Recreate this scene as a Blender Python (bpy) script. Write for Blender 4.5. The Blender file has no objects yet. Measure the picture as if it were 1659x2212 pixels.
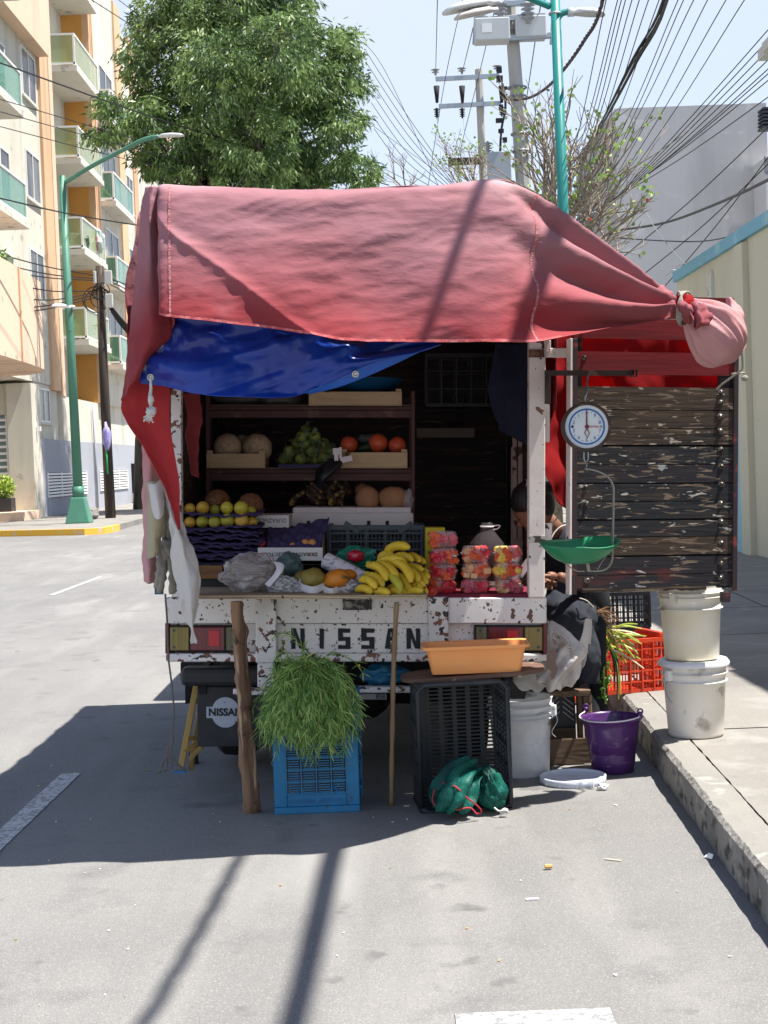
import bpy, math, random
from mathutils import Vector as V, Matrix, noise as NZ
import colorsys
C=bpy.context.scene.collection
rnd=random.Random(7)
F=3300.;H0=1.5;TH=math.atan(106/F);RO=math.atan(.038)
Fw=V((0,math.cos(TH),-math.sin(TH)));U0=V((0,math.sin(TH),math.cos(TH)));R0=V((1,0,0))
MR=Matrix.Rotation(RO,4,Fw)
if (MR@R0).dot(U0)>0: MR=Matrix.Rotation(-RO,4,Fw)
CP=V((0,0,H0))
MT=Matrix.Translation(CP)@MR@Matrix.Translation(-CP)
RT=(MR@R0);UP=(MR@U0)
def W(u,v,y):
    r=Fw+RT*((u-829.5)/F)+UP*((1106-v)/F); return CP+r*(y/r.y)
def G(u,v,z=0.):
    r=Fw+RT*((u-829.5)/F)+UP*((1106-v)/F); return CP+r*((z-H0)/r.z)
def T(u,v,y):
    r=Fw+R0*((u-829.5)/F)+U0*((1106-v)/F); return CP+r*(y/r.y)
def px(n,y): return n*y/F
# ---------- materials
def lin(c):
    if isinstance(c,str):
        c=[int(c[i:i+2],16)/255 for i in (0,2,4)]
        c=[x/12.92 if x<=.04045 else ((x+.055)/1.055)**2.4 for x in c]
    return (c[0],c[1],c[2],1)
MATS={}
def M(name,col,rough=.6,metal=0,layers=(),bump=None,spec=.4,trl=0,alpha=1,trans=0,coord='Object',emit=None,coat=0,bump2=None,sheen=0):
    if name in MATS: return MATS[name]
    m=bpy.data.materials.new(name); m.use_nodes=True; MATS[name]=m
    nt=m.node_tree; N=nt.nodes; L=nt.links; P=N['Principled BSDF']; OUT=N['Material Output']
    P.inputs['Roughness'].default_value=rough; P.inputs['Metallic'].default_value=metal
    P.inputs['Specular IOR Level'].default_value=spec
    P.inputs['Alpha'].default_value=alpha; P.inputs['Transmission Weight'].default_value=trans
    P.inputs['Coat Weight'].default_value=coat
    tc=N.new('ShaderNodeTexCoord')
    cur=None
    rg=N.new('ShaderNodeRGB'); rg.outputs[0].default_value=lin(col); cur=rg.outputs[0]
    def nz(scale,det,dist,off,kind='N'):
        mp=N.new('ShaderNodeMapping'); L.new(tc.outputs[coord],mp.inputs[0])
        sc=scale if isinstance(scale,tuple) else (scale,)*3
        mp.inputs['Scale'].default_value=sc; mp.inputs['Location'].default_value=(off,off*1.7,off*.6)
        if kind=='V':
            n=N.new('ShaderNodeTexVoronoi'); n.inputs['Scale'].default_value=1; n.feature='DISTANCE_TO_EDGE'; L.new(mp.outputs[0],n.inputs[0]); return n.outputs['Distance']
        if kind=='W':
            n=N.new('ShaderNodeTexWave'); n.inputs['Scale'].default_value=1; n.inputs['Distortion'].default_value=dist; n.inputs['Detail'].default_value=det; n.bands_direction='Z'; L.new(mp.outputs[0],n.inputs[0]); return n.outputs['Fac']
        if kind=='D':
            n=N.new('ShaderNodeTexVoronoi'); n.inputs['Scale'].default_value=1; L.new(mp.outputs[0],n.inputs[0]); return n.outputs['Distance']
        n=N.new('ShaderNodeTexNoise'); n.inputs['Scale'].default_value=1; n.inputs['Detail'].default_value=det; n.inputs['Distortion'].default_value=dist
        L.new(mp.outputs[0],n.inputs['Vector']); return n.outputs['Fac']
    for i,l in enumerate(layers):
        sc,lo,hi,c=l[:4]; det=l[4] if len(l)>4 else 5; dist=l[5] if len(l)>5 else 0; kind=l[6] if len(l)>6 else 'N'; amt=l[7] if len(l)>7 else 1
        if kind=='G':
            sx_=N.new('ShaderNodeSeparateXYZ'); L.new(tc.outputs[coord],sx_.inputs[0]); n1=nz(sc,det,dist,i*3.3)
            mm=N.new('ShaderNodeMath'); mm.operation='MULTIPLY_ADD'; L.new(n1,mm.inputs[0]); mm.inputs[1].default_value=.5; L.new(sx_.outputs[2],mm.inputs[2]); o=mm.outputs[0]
        else: o=nz(sc,det,dist,i*3.3+len(name)*.37,kind)
        mr=N.new('ShaderNodeMapRange'); L.new(o,mr.inputs[0]); mr.inputs[1].default_value=lo; mr.inputs[2].default_value=hi; mr.inputs[4].default_value=amt
        mx=N.new('ShaderNodeMix'); mx.data_type='RGBA'; L.new(mr.outputs[0],mx.inputs[0]); L.new(cur,mx.inputs[6]); mx.inputs[7].default_value=lin(c); cur=mx.outputs[2]
    L.new(cur,P.inputs['Base Color'])
    nrm=None
    for bb in (bump,bump2):
        if bb:
            o=nz(bb[0],bb[2] if len(bb)>2 else 6,0,1.1)
            b=N.new('ShaderNodeBump'); b.inputs['Strength'].default_value=bb[1]; b.inputs['Distance'].default_value=bb[3] if len(bb)>3 else .01
            L.new(o,b.inputs['Height'])
            if nrm: L.new(nrm,b.inputs['Normal'])
            nrm=b.outputs[0]
    if nrm: L.new(nrm,P.inputs['Normal'])
    if emit: P.inputs['Emission Color'].default_value=lin(emit[0]); P.inputs['Emission Strength'].default_value=emit[1]
    if trl:
        t=N.new('ShaderNodeBsdfTranslucent'); L.new(cur,t.inputs[0])
        mx=N.new('ShaderNodeMixShader'); mx.inputs[0].default_value=trl; L.new(P.outputs[0],mx.inputs[1]); L.new(t.outputs[0],mx.inputs[2]); L.new(mx.outputs[0],OUT.inputs[0])
    return m
# ---------- mesh builder
class B:
    def __init__(s): s.v=[];s.f=[];s.m=[];s.xf=None;s.mi=0
    def av(s,p):
        p=V(p)
        if s.xf is not None: p=s.xf@p
        s.v.append(p); return len(s.v)-1
    def af(s,ids): s.f.append(tuple(ids)); s.m.append(s.mi)
    def quad(s,*ps): s.af([s.av(p) for p in ps]); return s
    def bx(s,x0,x1,y0,y1,z0,z1):
        a=[s.av((x,y,z)) for z in (z0,z1) for y in (y0,y1) for x in (x0,x1)]
        for q in ((0,2,3,1),(4,5,7,6),(0,1,5,4),(2,6,7,3),(0,4,6,2),(1,3,7,5)): s.af([a[i] for i in q])
        return s
    def cb(s,c,d,R=None):
        c=V(c); a=[]
        for z in (-.5,.5):
            for y in (-.5,.5):
                for x in (-.5,.5):
                    p=V((x*d[0],y*d[1],z*d[2])); p=R@p if R is not None else p; a.append(s.av(c+p))
        for q in ((0,2,3,1),(4,5,7,6),(0,1,5,4),(2,6,7,3),(0,4,6,2),(1,3,7,5)): s.af([a[i] for i in q])
        return s
    def beam(s,p,q,w,h,up=(0,0,1)):
        p=V(p);q=V(q);d=(q-p);L=d.length;d.normalize();x=d.cross(V(up))
        if x.length<1e-4: x=d.cross(V((1,0,0)))
        x.normalize(); z=x.cross(d)
        R=Matrix((x,d,z)).transposed(); return s.cb((p+q)/2,(w,L,h),R)
    def tube(s,pts,r,n=8,cap=True,flat=1):
        pts=[V(p) for p in pts]; k=len(pts); rs=r if isinstance(r,(list,tuple)) else [r]*k
        t=(pts[1]-pts[0]).normalized(); a=t.orthogonal().normalized(); rings=[]
        for i,p in enumerate(pts):
            t=(pts[min(i+1,k-1)]-pts[max(i-1,0)]); t.normalize() if t.length>1e-9 else None
            a=(a-t*a.dot(t)); a=a.normalized() if a.length>1e-6 else t.orthogonal().normalized(); b=t.cross(a)
            rings.append([s.av(p+(a*math.cos(6.28318*j/n)+b*math.sin(6.28318*j/n)*flat)*rs[i]) for j in range(n)])
        for i in range(k-1):
            for j in range(n): s.af((rings[i][j],rings[i][(j+1)%n],rings[i+1][(j+1)%n],rings[i+1][j]))
        if cap: s.af(rings[0][::-1]); s.af(rings[-1])
        return s
    def lathe(s,prof,c=(0,0,0),n=24,R=None,nf=None,cap=True):
        c=V(c); rings=[]
        for (r,z) in prof:
            rr=[]
            for j in range(n):
                a=6.28318*j/n; q=r*(nf(a,z) if nf else 1); p=V((q*math.cos(a),q*math.sin(a),z)); p=R@p if R is not None else p; rr.append(s.av(c+p))
            rings.append(rr)
        for i in range(len(prof)-1):
            for j in range(n): s.af((rings[i][j],rings[i][(j+1)%n],rings[i+1][(j+1)%n],rings[i+1][j]))
        if cap: s.af(rings[0][::-1]); s.af(rings[-1])
        return s
    def ball(s,c,r,n=14,amp=0,sc=3,seed=0,R=None,fn=None):
        c=V(c); r=V(r) if not isinstance(r,(int,float)) else V((r,r,r)); m=n//2+1; rings=[]
        for i in range(m+1):
            th=math.pi*i/m; rr=[]
            for j in (range(n) if 0<i<m else range(1)):
                a=6.28318*j/n; d=V((math.sin(th)*math.cos(a),math.sin(th)*math.sin(a),math.cos(th)))
                k=1+(amp*NZ.noise(d*sc+V((seed*7.1,seed*3.3,seed)))*2 if amp else 0)
                if fn: k*=fn(d)
                p=V((d.x*r.x,d.y*r.y,d.z*r.z))*k; p=R@p if R is not None else p; rr.append(s.av(c+p))
            rings.append(rr)
        for i in range(m):
            A,Bq=rings[i],rings[i+1]
            for j in range(n):
                k=(j+1)%n
                if len(A)==1: s.af((A[0],Bq[j],Bq[k]))
                elif len(Bq)==1: s.af((A[j],Bq[0],A[k]))
                else: s.af((A[j],Bq[j],Bq[k],A[k]))
        return s
    def grid(s,rows,flip=False):
        ids=[[s.av(p) for p in r] for r in rows]
        for i in range(len(ids)-1):
            for j in range(len(ids[0])-1):
                q=(ids[i][j],ids[i+1][j],ids[i+1][j+1],ids[i][j+1]); s.af(q[::-1] if flip else q)
        return s
    def prism(s,poly,f0,f1):
        a=[s.av(f0(p)) for p in poly]; b=[s.av(f1(p)) for p in poly]; n=len(poly)
        s.af(a[::-1]); s.af(b)
        for i in range(n): s.af((a[i],a[(i+1)%n],b[(i+1)%n],b[i]))
        return s
    def torus(s,c,R1,r,n=32,k=8,R=None,arc=6.28318,a0=0):
        pts=[]
        for i in range(n+1):
            a=a0+arc*i/n; p=V((R1*math.cos(a),R1*math.sin(a),0)); pts.append(V(c)+(R@p if R is not None else p))
        return s.tube(pts,r,k,cap=arc<6.2)
    def text(s,txt,size,xf,ext=.001,sx=1,align='CENTER',off=0):
        cu=bpy.data.curves.new('t','FONT'); cu.body=txt; cu.size=size; cu.extrude=ext; cu.offset=off; cu.align_x=align; cu.align_y='CENTER'; cu.resolution_u=3
        o=bpy.data.objects.new('t',cu); C.objects.link(o); bpy.context.view_layer.update()
        me=o.to_mesh(); base=len(s.v)
        for vv in me.vertices: s.v.append(xf@V((vv.co.x*sx,vv.co.y,vv.co.z)))
        for p in me.polygons: s.f.append(tuple(base+i for i in p.vertices)); s.m.append(s.mi)
        o.to_mesh_clear(); bpy.data.objects.remove(o); bpy.data.curves.remove(cu); return s
TS=[]
def mk(name,b,mats,origin,smooth,bev=0,sol=0,sub=0):
    me=bpy.data.meshes.new(name); me.from_pydata([tuple(p-origin) for p in b.v],[],b.f)
    for m in (mats if isinstance(mats,(list,tuple)) else [mats]): me.materials.append(m)
    if any(b.m): me.polygons.foreach_set('material_index',b.m)
    if smooth: me.polygons.foreach_set('use_smooth',[True]*len(me.polygons))
    me.update(); o=bpy.data.objects.new(name,me); C.objects.link(o)
    if sub:
        q=o.modifiers.new('s','SUBSURF'); q.levels=q.render_levels=sub
    if sol:
        q=o.modifiers.new('k','SOLIDIFY'); q.thickness=sol; q.offset=0
    if bev:
        q=o.modifiers.new('b','BEVEL'); q.width=bev; q.segments=2; q.limit_method='ANGLE'; q.angle_limit=.6
        if smooth is None: pass
    return o
def tag(o,label,cat,group=None,fr='W',kind=None):
    if label:o['label']=label
    if cat:o['category']=cat
    if group:o['group']=group
    if kind:o['kind']=kind
    if fr=='T':TS.append(o)
    return o
def thing(name,label,cat,loc,group=None,fr='W'):
    o=bpy.data.objects.new(name,None); C.objects.link(o); o.location=loc; o.empty_display_size=.1
    return tag(o,label,cat,group,fr)
def rootloc(o):
    while o.parent:o=o.parent
    return V(o.location)
SPLIT=set('band stake_pocket hinge light_recess corner_plate step_bar side_slat corner_block stool_leg crossarm bushing junction_box transformer_tank bail_lug print_stripe roof_shed nail screw notch fence_post element rear_batten tailgate_rail lettering corner_rim strips rim_tab reflector'.split())
def islands(b):
    par=list(range(len(b.v)))
    def fd(x):
        while par[x]!=x: par[x]=par[par[x]]; x=par[x]
        return x
    for f in b.f:
        r=fd(f[0])
        for i in f[1:]: par[fd(i)]=r
    g={}
    for f,m in zip(b.f,b.m): g.setdefault(fd(f[0]),[]).append((f,m))
    out=[]
    for fs in g.values():
        n=B(); mp={}
        for f,m in fs:
            for i in f:
                if i not in mp: mp[i]=len(n.v); n.v.append(b.v[i])
            n.f.append(tuple(mp[i] for i in f)); n.m.append(m)
        out.append(n)
    return out
def part(name,b,mat,parent,smooth=False,bev=0,sol=0,label=None,sub=0,kind=None):
    if name in SPLIT:
        il=islands(b)
        if 1<len(il)<60:
            nm_={'strips':'rag_strip'}.get(name,name); o=None
            for n in il: o=part1(nm_,n,mat,parent,smooth,bev,sol,label,sub,kind)
            return o
    return part1(name,b,mat,parent,smooth,bev,sol,label,sub,kind)
def part1(name,b,mat,parent,smooth=False,bev=0,sol=0,label=None,sub=0,kind=None):
    o=mk(name,b,mat,rootloc(parent),smooth,bev,sol,sub)
    o.parent=parent
    if label:o['label']=label
    if kind:o['kind']=kind
    return o
def solo(name,b,mat,label,cat,group=None,fr='W',smooth=False,bev=0,sol=0,kind=None,sub=0):
    xs=[p.x for p in b.v];ys=[p.y for p in b.v];zs=[p.z for p in b.v]
    org=V(((min(xs)+max(xs))/2,(min(ys)+max(ys))/2,min(zs))) if kind is None else V((0,0,0))
    o=mk(name,b,mat,org,smooth,bev,sol,sub); o.location=org
    return tag(o,label,cat,group,fr,kind)
def struct(name,b,mat,smooth=False,label=None,kind='structure'):
    return solo(name,b,mat,label,None,kind=kind,smooth=smooth)
def dup(root,loc,rot=None,label=None,sc=None,fr='W'):
    def cp(o,par):
        c=o.copy(); C.objects.link(c); c.parent=par
        for ch in list(o.children): cp(ch,c)
        return c
    r=cp(root,None); r.location=loc
    if rot is not None: r.rotation_euler=rot
    if sc: r.scale=(sc,)*3 if not isinstance(sc,(tuple,list)) else sc
    if label: r['label']=label
    if fr=='T': TS.append(r)
    return r
def cr(ps,t):
    n=len(ps)-1; x=min(max(t*n,0),n-1e-6); i=int(x); f=x-i
    a,b,c,d=ps[max(i-1,0)],ps[i],ps[i+1],ps[min(i+2,n)]
    return .5*((2*b)+(c-a)*f+(2*a-5*b+4*c-d)*f*f+(3*b-a-3*c+d)*f**3)
def sheet(rows,nu,nv,amp=.0,sc=6,seed=0,fn=T,b=None,ani=(1,1,1),fn2=None):
    R=[[fn(*p) if not isinstance(p,V) else p for p in r] for r in rows]
    fine=[[cr(r,j/nu) for j in range(nu+1)] for r in R]
    g=[[cr([fine[k][j] for k in range(len(R))],i/nv) for j in range(nu+1)] for i in range(nv+1)]
    out=[]
    for i in range(nv+1):
        rr=[]
        for j in range(nu+1):
            p=g[i][j]; a=g[min(i+1,nv)][j]-g[max(i-1,0)][j]; c=g[i][min(j+1,nu)]-g[i][max(j-1,0)]
            n=a.cross(c); n=n.normalized() if n.length>1e-9 else V((0,-1,0))
            if amp:
                q=V((p.x*ani[0],p.y*ani[1],p.z*ani[2]))*sc+V((seed*5.1,seed,seed*2.2))
                h=NZ.noise(q)+.5*NZ.noise(q*2.3)+.25*NZ.noise(q*5.1)
                p=p+n*amp*h
            if fn2: p=p+n*fn2(i/nv,j/nu,p)
            rr.append(p)
        out.append(rr)
    b=b or B(); return b.grid(out)
def path(pts,n=24,fn=None):
    P=[fn(*p) if fn else V(p) for p in pts]
    return [cr(P,i/n) for i in range(n+1)]
SKY_AIR=1.0;SKY_DUST=2.0;SKY_STR=.115;SUN_STR=5.0;EXPO=1.06
# ================= SETTING =================
m_road=M('asphalt',(.195,.19,.182),.9,layers=[(.45,.42,.66,(.155,.152,.147),6),((5,.35,5),.5,.72,(.17,.167,.16),5),((3,.5,3),.5,.75,(.225,.218,.207),4),(3.2,.56,.74,(.145,.143,.14),8),(1.6,.66,.82,(.15,.147,.143),4),(230,.55,.75,(.34,.33,.31),2),(260,.40,.26,(.07,.07,.07),2),((1.1,.25,1),.6,.72,(.27,.265,.255),5),(2.4,.68,.76,(.135,.132,.128),4),(5.5,.66,.74,(.13,.127,.122),3)],bump=(230,.3,3,.003),bump2=(9,.2,5,.01))
m_conc=M('pavement_concrete',(.235,.222,.20),.9,layers=[(1.1,.45,.65,(.19,.18,.165),7),(5,.55,.7,(.28,.268,.245),6),(9,.64,.72,(.2,.19,.18),6),(160,.6,.7,(.33,.32,.29),2)],bump=(70,.3,5,.005))
m_kerb=M('kerb_concrete',(.26,.248,.225),.9,layers=[(2.5,.45,.65,(.17,.162,.15),7),((9,9,16),.53,.66,(.06,.056,.05),8),(14,.60,.68,(.36,.35,.32),6)],bump=(45,.7,7,.02))
m_kerbtop=M('kerb_top_concrete',(.25,.238,.215),.9,layers=[(1.3,.45,.65,(.21,.2,.185),7),(11,.6,.7,(.33,.32,.29),6),(9,.66,.72,(.2,.19,.17),6)],bump=(60,.4,5,.006))
m_gap=M('joint_dirt',(.06,.055,.045),1,bump=(60,.5))
m_yel=M('yellow_paint',(.75,.42,.05),.8,layers=[(3,.58,.66,(.5,.46,.4),6)])
m_lane=M('lane_paint',(.55,.55,.54),.8,layers=[(40,.5,.58,(.22,.22,.22),6),(160,.5,.65,(.3,.3,.3),3)],bump=(140,.3))
b=B(); b.grid([[V((-90,y,0)),V((90,y,0))] for y in (-12,160)],flip=True); struct('road',b,m_road)
# right pavement
kx=lambda y:1.245+.036*(y-7.2)
b=B();ys=[-4+.5*i for i in range(14)]+[3+.035*i for i in range(330)]+[14.6+i for i in range(60)]
rows=[]
for y in ys:
    r=[]
    for k,(dx,z) in enumerate([(0,-.02),(.0,.06),(.004,.135),(.022,.152),(.07,.155),(.145,.155),(.145,.1)]):
        n=NZ.noise(V((y*9,k*.8,3)))+.6*NZ.noise(V((y*27,k*1.7,9))); seg=.5*NZ.noise(V((y*.7,0,1)))
        a=(.006,.005,.005,.0045,.0015,.003,0)[k]
        r.append(V((kx(y)+dx+n*a+seg*.016,y,z+(n*.006 if k in(3,4) else 0))))
    rows.append(r)
b.grid([q[:4] for q in rows],flip=True); o=b; 
b2=B(); b2.grid([q[3:] for q in rows],flip=True)
b.mi=1; n0=len(b.v); b.v+=b2.v; b.f+=[tuple(i+n0 for i in f) for f in b2.f]; b.m+=[1]*len(b2.f)
struct('kerb',b,[m_kerb,m_kerbtop],smooth=False)
b=B(); b.grid([[V((kx(y)+.12,y,.13)),V((40,y,.13))] for y in (-4,20,60)],flip=True); struct('pavement_base',b,m_gap)
b=B(); rr=random.Random(3)
y=-4.
while y<60:
    for (a,c) in ((.154,1.75),(1.758,3.55),(3.558,5.2)):
        dz=rr.uniform(-.004,.004); x0=kx(y)+a; x1=kx(y)+c
        y1=y+1.884
        pts=[]; nseg=26
        z=.156+dz
        # left edge irregular
        if a<.2:
            rows=[[V((kx(y+(y1-y)*i/nseg)+a+.006*NZ.noise(V((y*3+i*.9,2,0))),y+(y1-y)*i/nseg,z)),V((kx(y+(y1-y)*i/nseg)+c,y+(y1-y)*i/nseg,z))] for i in range(nseg+1)]
            b.grid(rows,flip=True)
        else: b.grid([[V((x0,y,z)),V((x1,y,z))],[V((kx(y1)+a,y1,z)),V((kx(y1)+c,y1,z))]],flip=True)
    y+=1.89
struct('pavement',b,m_conc)
# left pavement with painted kerb
P=[(-40,38.7),(-9.7,38.7),(-8.3,38.1),(-7.4,37.7),(-7.0,38.0),(-6.95,39.2),(-7.05,44),(-7.3,60),(-8,120),(-40,120)]
b=B(); b.prism(P,lambda p:V((p[0],p[1],-.02)),lambda p:V((p[0],p[1],.15))); struct('far_pavement',b,m_conc)
b=B(); Q=[(-25,38.67)]+[(-9.72,38.67),(-8.32,38.06),(-7.4,37.66),(-6.96,37.98),(-6.92,39.2),(-6.93,40.0)]
b.grid([[V((x,y,.0)) for x,y in Q],[V((x,y,.156)) for x,y in Q],[V((x+(-.12 if i>3 else 0),y+.16,.156)) for i,(x,y) in enumerate(Q)]]); struct('kerb_paint',b,m_yel)
b=B(); b.prism([(-40,30.8),(-8.4,30.8),(-7.75,30.3),(-7.7,29.2),(-9,27),(-40,27)],lambda p:V((p[0],p[1],-.02)),lambda p:V((p[0],p[1],.14))); struct('corner_pavement',b,m_conc)
b=B(); b.grid([[V((-30,30.83,.145)),V((-8.4,30.83,.145)),V((-7.74,30.3,.145))],[V((-30,30.6,.146)),V((-8.5,30.6,.146)),V((-7.9,30.2,.146))]]); struct('corner_kerb_paint',b,m_yel)
# lane marks
b=B()
for (c,d) in (((-1.66,4.9),(-1.62,7.62)),):
    for i in range(40):
        t0=i/40;t1=(i+1)/40; f=lambda t,s:V((c[0]+(d[0]-c[0])*t+s*(.05+.004*NZ.noise(V((t*30,s,0)))),c[1]+(d[1]-c[1])*t,.004)); b.quad(f(t0,-1),f(t0,1),f(t1,1),f(t1,-1))
b.quad((-4.24,19.1,.004),(-4.17,19.1,.004),(-4.12,22.2,.004),(-4.19,22.2,.004))
f=lambda t,s:V((.14+.42*t,3.9+.19*s+.006*NZ.noise(V((t*40,s*3,0))),.004))
for i in range(40): b.quad(f(i/40,0),f((i+1)/40,0),f((i+1)/40,1),f(i/40,1))
struct('road_marking',b,m_lane)
# litter
b=B(); lr=random.Random(11); mats=[M('litter_pale',(.7,.65,.5),.8),M('litter_tan',(.55,.33,.12),.8),M('litter_green',(.25,.4,.1),.8),M('litter_white',(.8,.8,.78),.8)]
for i in range(70):
    x=lr.uniform(-1.9,1.1); y=lr.uniform(4.0,8.2); s=lr.uniform(.002,.006)*(2 if lr.random()<.1 else 1); a=lr.uniform(0,6.3); b.mi=lr.choice([0,0,3,3,1,2])
    R=Matrix.Rotation(a,3,'Z'); b.cb((x,y,.003),(s*lr.uniform(1,3),s,.003),R)
solo('litter',b,mats,'tiny scraps of leaf and paper scattered over the grey asphalt','litter',kind='stuff')
b=B(); b.tube([G(1177,1872,.012),G(1192,1871,.012)],.008,8); solo('cork_stub',b,mats[1],'small tan stub lying alone on the sunny asphalt','stub')
b=B(); b.cb(G(1150,1942,.004),(.045,.012,.005),Matrix.Rotation(.1,3,'Z')); solo('paper_scrap',b,mats[3],'small white flattened scrap on the asphalt in front of the lid','scrap')
b=B(); b.quad(G(1520,1851,.005),G(1532,1842,.02),G(1541,1846,.02),G(1538,1856,.004)); solo('leaf_scrap',b,mats[3],'pale dry leaf lying in the gutter shade by the kerb','leaf',sol=.002)
b=B(); b.tube([G(1306,1855,.004),G(1342,1859,.004)],.0035,5); solo('straw',b,mats[0],'pale thin straw lying on the asphalt','straw')
# ================= apartment building =================
m_cream=M('cream_render',(.62,.585,.49),.9,layers=[(.5,.5,.7,(.55,.51,.43),4),((.9,.9,.1),.52,.72,(.43,.40,.34),6),(2.5,.64,.7,(.38,.35,.3),7)],bump=(12,.15))
m_peach=M('peach_render',(.66,.43,.26),.9,layers=[(.7,.5,.75,(.60,.37,.21),4),((1.2,1.2,.12),.54,.72,(.46,.29,.18),6)],bump=(12,.15))
m_peachl=M('pale_peach_render',(.72,.52,.38),.9,layers=[((.9,.9,.15),.5,.72,(.56,.38,.27),6),(3,.66,.72,(.4,.3,.24),7)],bump=(12,.15))
m_och=M('ochre_render',(.68,.34,.09),.9,layers=[(.7,.5,.75,(.56,.28,.08),4)],bump=(12,.15))
m_gray=M('grey_render',(.36,.37,.41),.9,layers=[(.4,.5,.7,(.30,.31,.35),4)],bump=(12,.15))
m_white=M('white_metal',(.78,.78,.76),.5)
m_slab=M('balcony_concrete',(.6,.57,.5),.9,layers=[(2,.6,.7,(.35,.33,.3),6)])
m_dark=M('dark_void',(.015,.015,.018),.8)
m_pane=M('window_glass',(.05,.05,.045),.25,spec=.35,layers=[((.7,.7,.3),.5,.6,(.16,.15,.13),3)])
m_door=M('balcony_door_glass',(.16,.22,.2),.15,spec=.8)
m_gg=M('green_balcony_glass',(.07,.28,.15),.08,spec=.8,alpha=.62)
m_gy=M('yellow_green_balcony_glass',(.42,.5,.25),.08,spec=.7,alpha=.55)
bt=thing('apartment_building','tall cream and ochre apartment building with glass balconies across the street','building',(-14,55,0))
def P1(name,x0,x1,y0,y1,z0,z1,m,par=None): 
    b=B(); b.bx(x0,x1,y0,y1,z0,z1); return part(name,b,m,par or bt)
P1('wall',-26,-11.3,40,54,4.6,26,m_cream)
P1('wall',-26,-11.35,50.2,54,0,4.59,m_cream)
P1('wall',-26,-12.0,54.001,60.9,4.3,26,m_cream)
P1('wall',-26,-11.0,60.902,67.6,4.3,26,m_cream)
P1('wall',-26,-11.0,67.602,112,4.3,21.2,m_cream)
P1('wall',-26,-11.2,54.003,112.1,0,4.296,m_cream)
P1('base_band',-26,-11.17,50.23,112.2,0,2.72,m_gray)
P1('pilaster',-12,-11.2,52.75,54.03,4.45,26,m_peach)
P1('pilaster',-12.01,-11.17,54.031,54.6,4.3,26,m_peachl)
P1('return_wall',-12.2,-10.99,60.85,60.9,4.3,26,m_och)
P1('pilaster',-11.2,-10.94,60.84,62.0,4.3,26,m_peach)
P1('pilaster',-11.2,-10.92,67.0,68.6,4.3,22.0,m_peach)
P1('pilaster',-11.2,-10.93,71.0,72.2,4.3,21.5,m_peach)
P1('upper_panel',-12,-10.85,43,52.7,15.8,26,m_peachl)
P1('upper_panel',-11.5,-10.6,74,84,17.6,19.4,m_peachl)
b=B(); b.tube([(-10.85,61.2,4.4),(-10.85,61.2,26)],.05,8); part('downpipe',b,m_peachl,bt,True)
b=B(); b.tube([(-11.1,59.3,.15),(-11.1,59.3,4.2)],.05,8); part('downpipe',b,m_gray,bt,True)
def window(y0,y1,z0,z1,x=-11.3,mul=2,par=None):
    b=B(); t=.06
    b.bx(x-.02,x+.05,y0,y1,z0,z0+t).bx(x-.02,x+.05,y0,y1,z1-t,z1).bx(x-.02,x+.049,y0,y0+t,z0+t,z1-t).bx(x-.02,x+.049,y1-t,y1,z0+t,z1-t)
    for k in range(1,mul): yy=y0+(y1-y0)*k/mul; b.bx(x-.02,x+.048,yy-.03,yy+.03,z0+t,z1-t)
    w=part('window',b,m_white,bt)
    b=B(); b.bx(x-.02,x+.02,y0+t,y1-t,z0+t,z1-t); part('pane',b,m_pane,w)
    b=B(); b.bx(x-.01,x+.09,y0-.08,y1+.08,z0-.08,z0-.001); part('sill',b,m_slab,w)
for zc in (18,14.8,11.45,8.2): window(50.3,52.3,zc-.8,zc+.8)
for zc in (14.1,10.8,7.6): window(46.8,48.0,zc-.8,zc+.8,mul=1)
window(50.9,52.5,3.3,4.45,x=-11.35)
for zc in (5.0,): window(55.0,56.8,zc-.8,zc+.8,x=-12.0)
for zc in (17.3,14.1,10.8,7.6): window(68.8,70.6,zc-.8,zc+.8,x=-11.0); window(77,80,zc-.8,zc+.8,x=-11.0)
for zc in (17.3,14.0,10.6,7.2): window(63,66,zc-.9,zc+1,x=-11.0)
for z0 in (16.4,13.05,9.75,6.45,19.8):
    b=B(); b.bx(-12.0,-11.96,55.0,56.3,z0+.0,z0+2.3); d=part('balcony_door',b,m_door,bt); b=B(); b.bx(-12,-11.94,54.95,55.0,z0,z0+2.35).bx(-12,-11.94,55.6,55.66,z0,z0+2.3).bx(-12,-11.94,56.3,56.36,z0,z0+2.35); part('frame',b,m_white,d)
def balcony(x0,x1,y0,y1,z,g,h=1.15):
    b=B(); b.bx(x0,x1+.06,y0-.06,y1,z-.2,z); s=part('balcony',b,m_slab,bt)
    b=B(); t=.07
    for zz in (z+.09,z+h):
        b.bx(x1-t,x1,y0,y1-.01,zz-t/2,zz+t/2); b.bx(x0,x1-t,y0,y0+t,zz-t/2,zz+t/2)
    for yy in (y0,y1-t-.01): b.bx(x1-t,x1-.001,yy,yy+t,z,z+h-t/2)
    for yy in (y0+(y1-y0)*.33,y0+(y1-y0)*.66): b.bx(x1-t,x1-.001,yy,yy+t*.6,z,z+.09)
    part('railing',b,m_white,s)
    b=B(); b.bx(x1-.045,x1-.03,y0+t,y1-t,z+.14,z+h-.04).bx(x0,x1-t,y0+.03,y0+.045,z+.14,z+h-.04); part('glass_panel',b,g,s)
for z0 in (16.4,13.05,9.75,6.45,19.8): balcony(-12,-10.63,56.2,60.84,z0,m_gy)
for z0 in (15.9,12.4,9.1,18.9): balcony(-11.3,-10.35,41,46.1,z0,m_gg)
for z0 in (15.8,12.5,9.1,5.9): balcony(-11,-10.4,62.1,66.9,z0,m_gg)
for z0 in (13.0,9.5,6.2): balcony(-11,-10.3,73,80,z0,m_gg)
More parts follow.
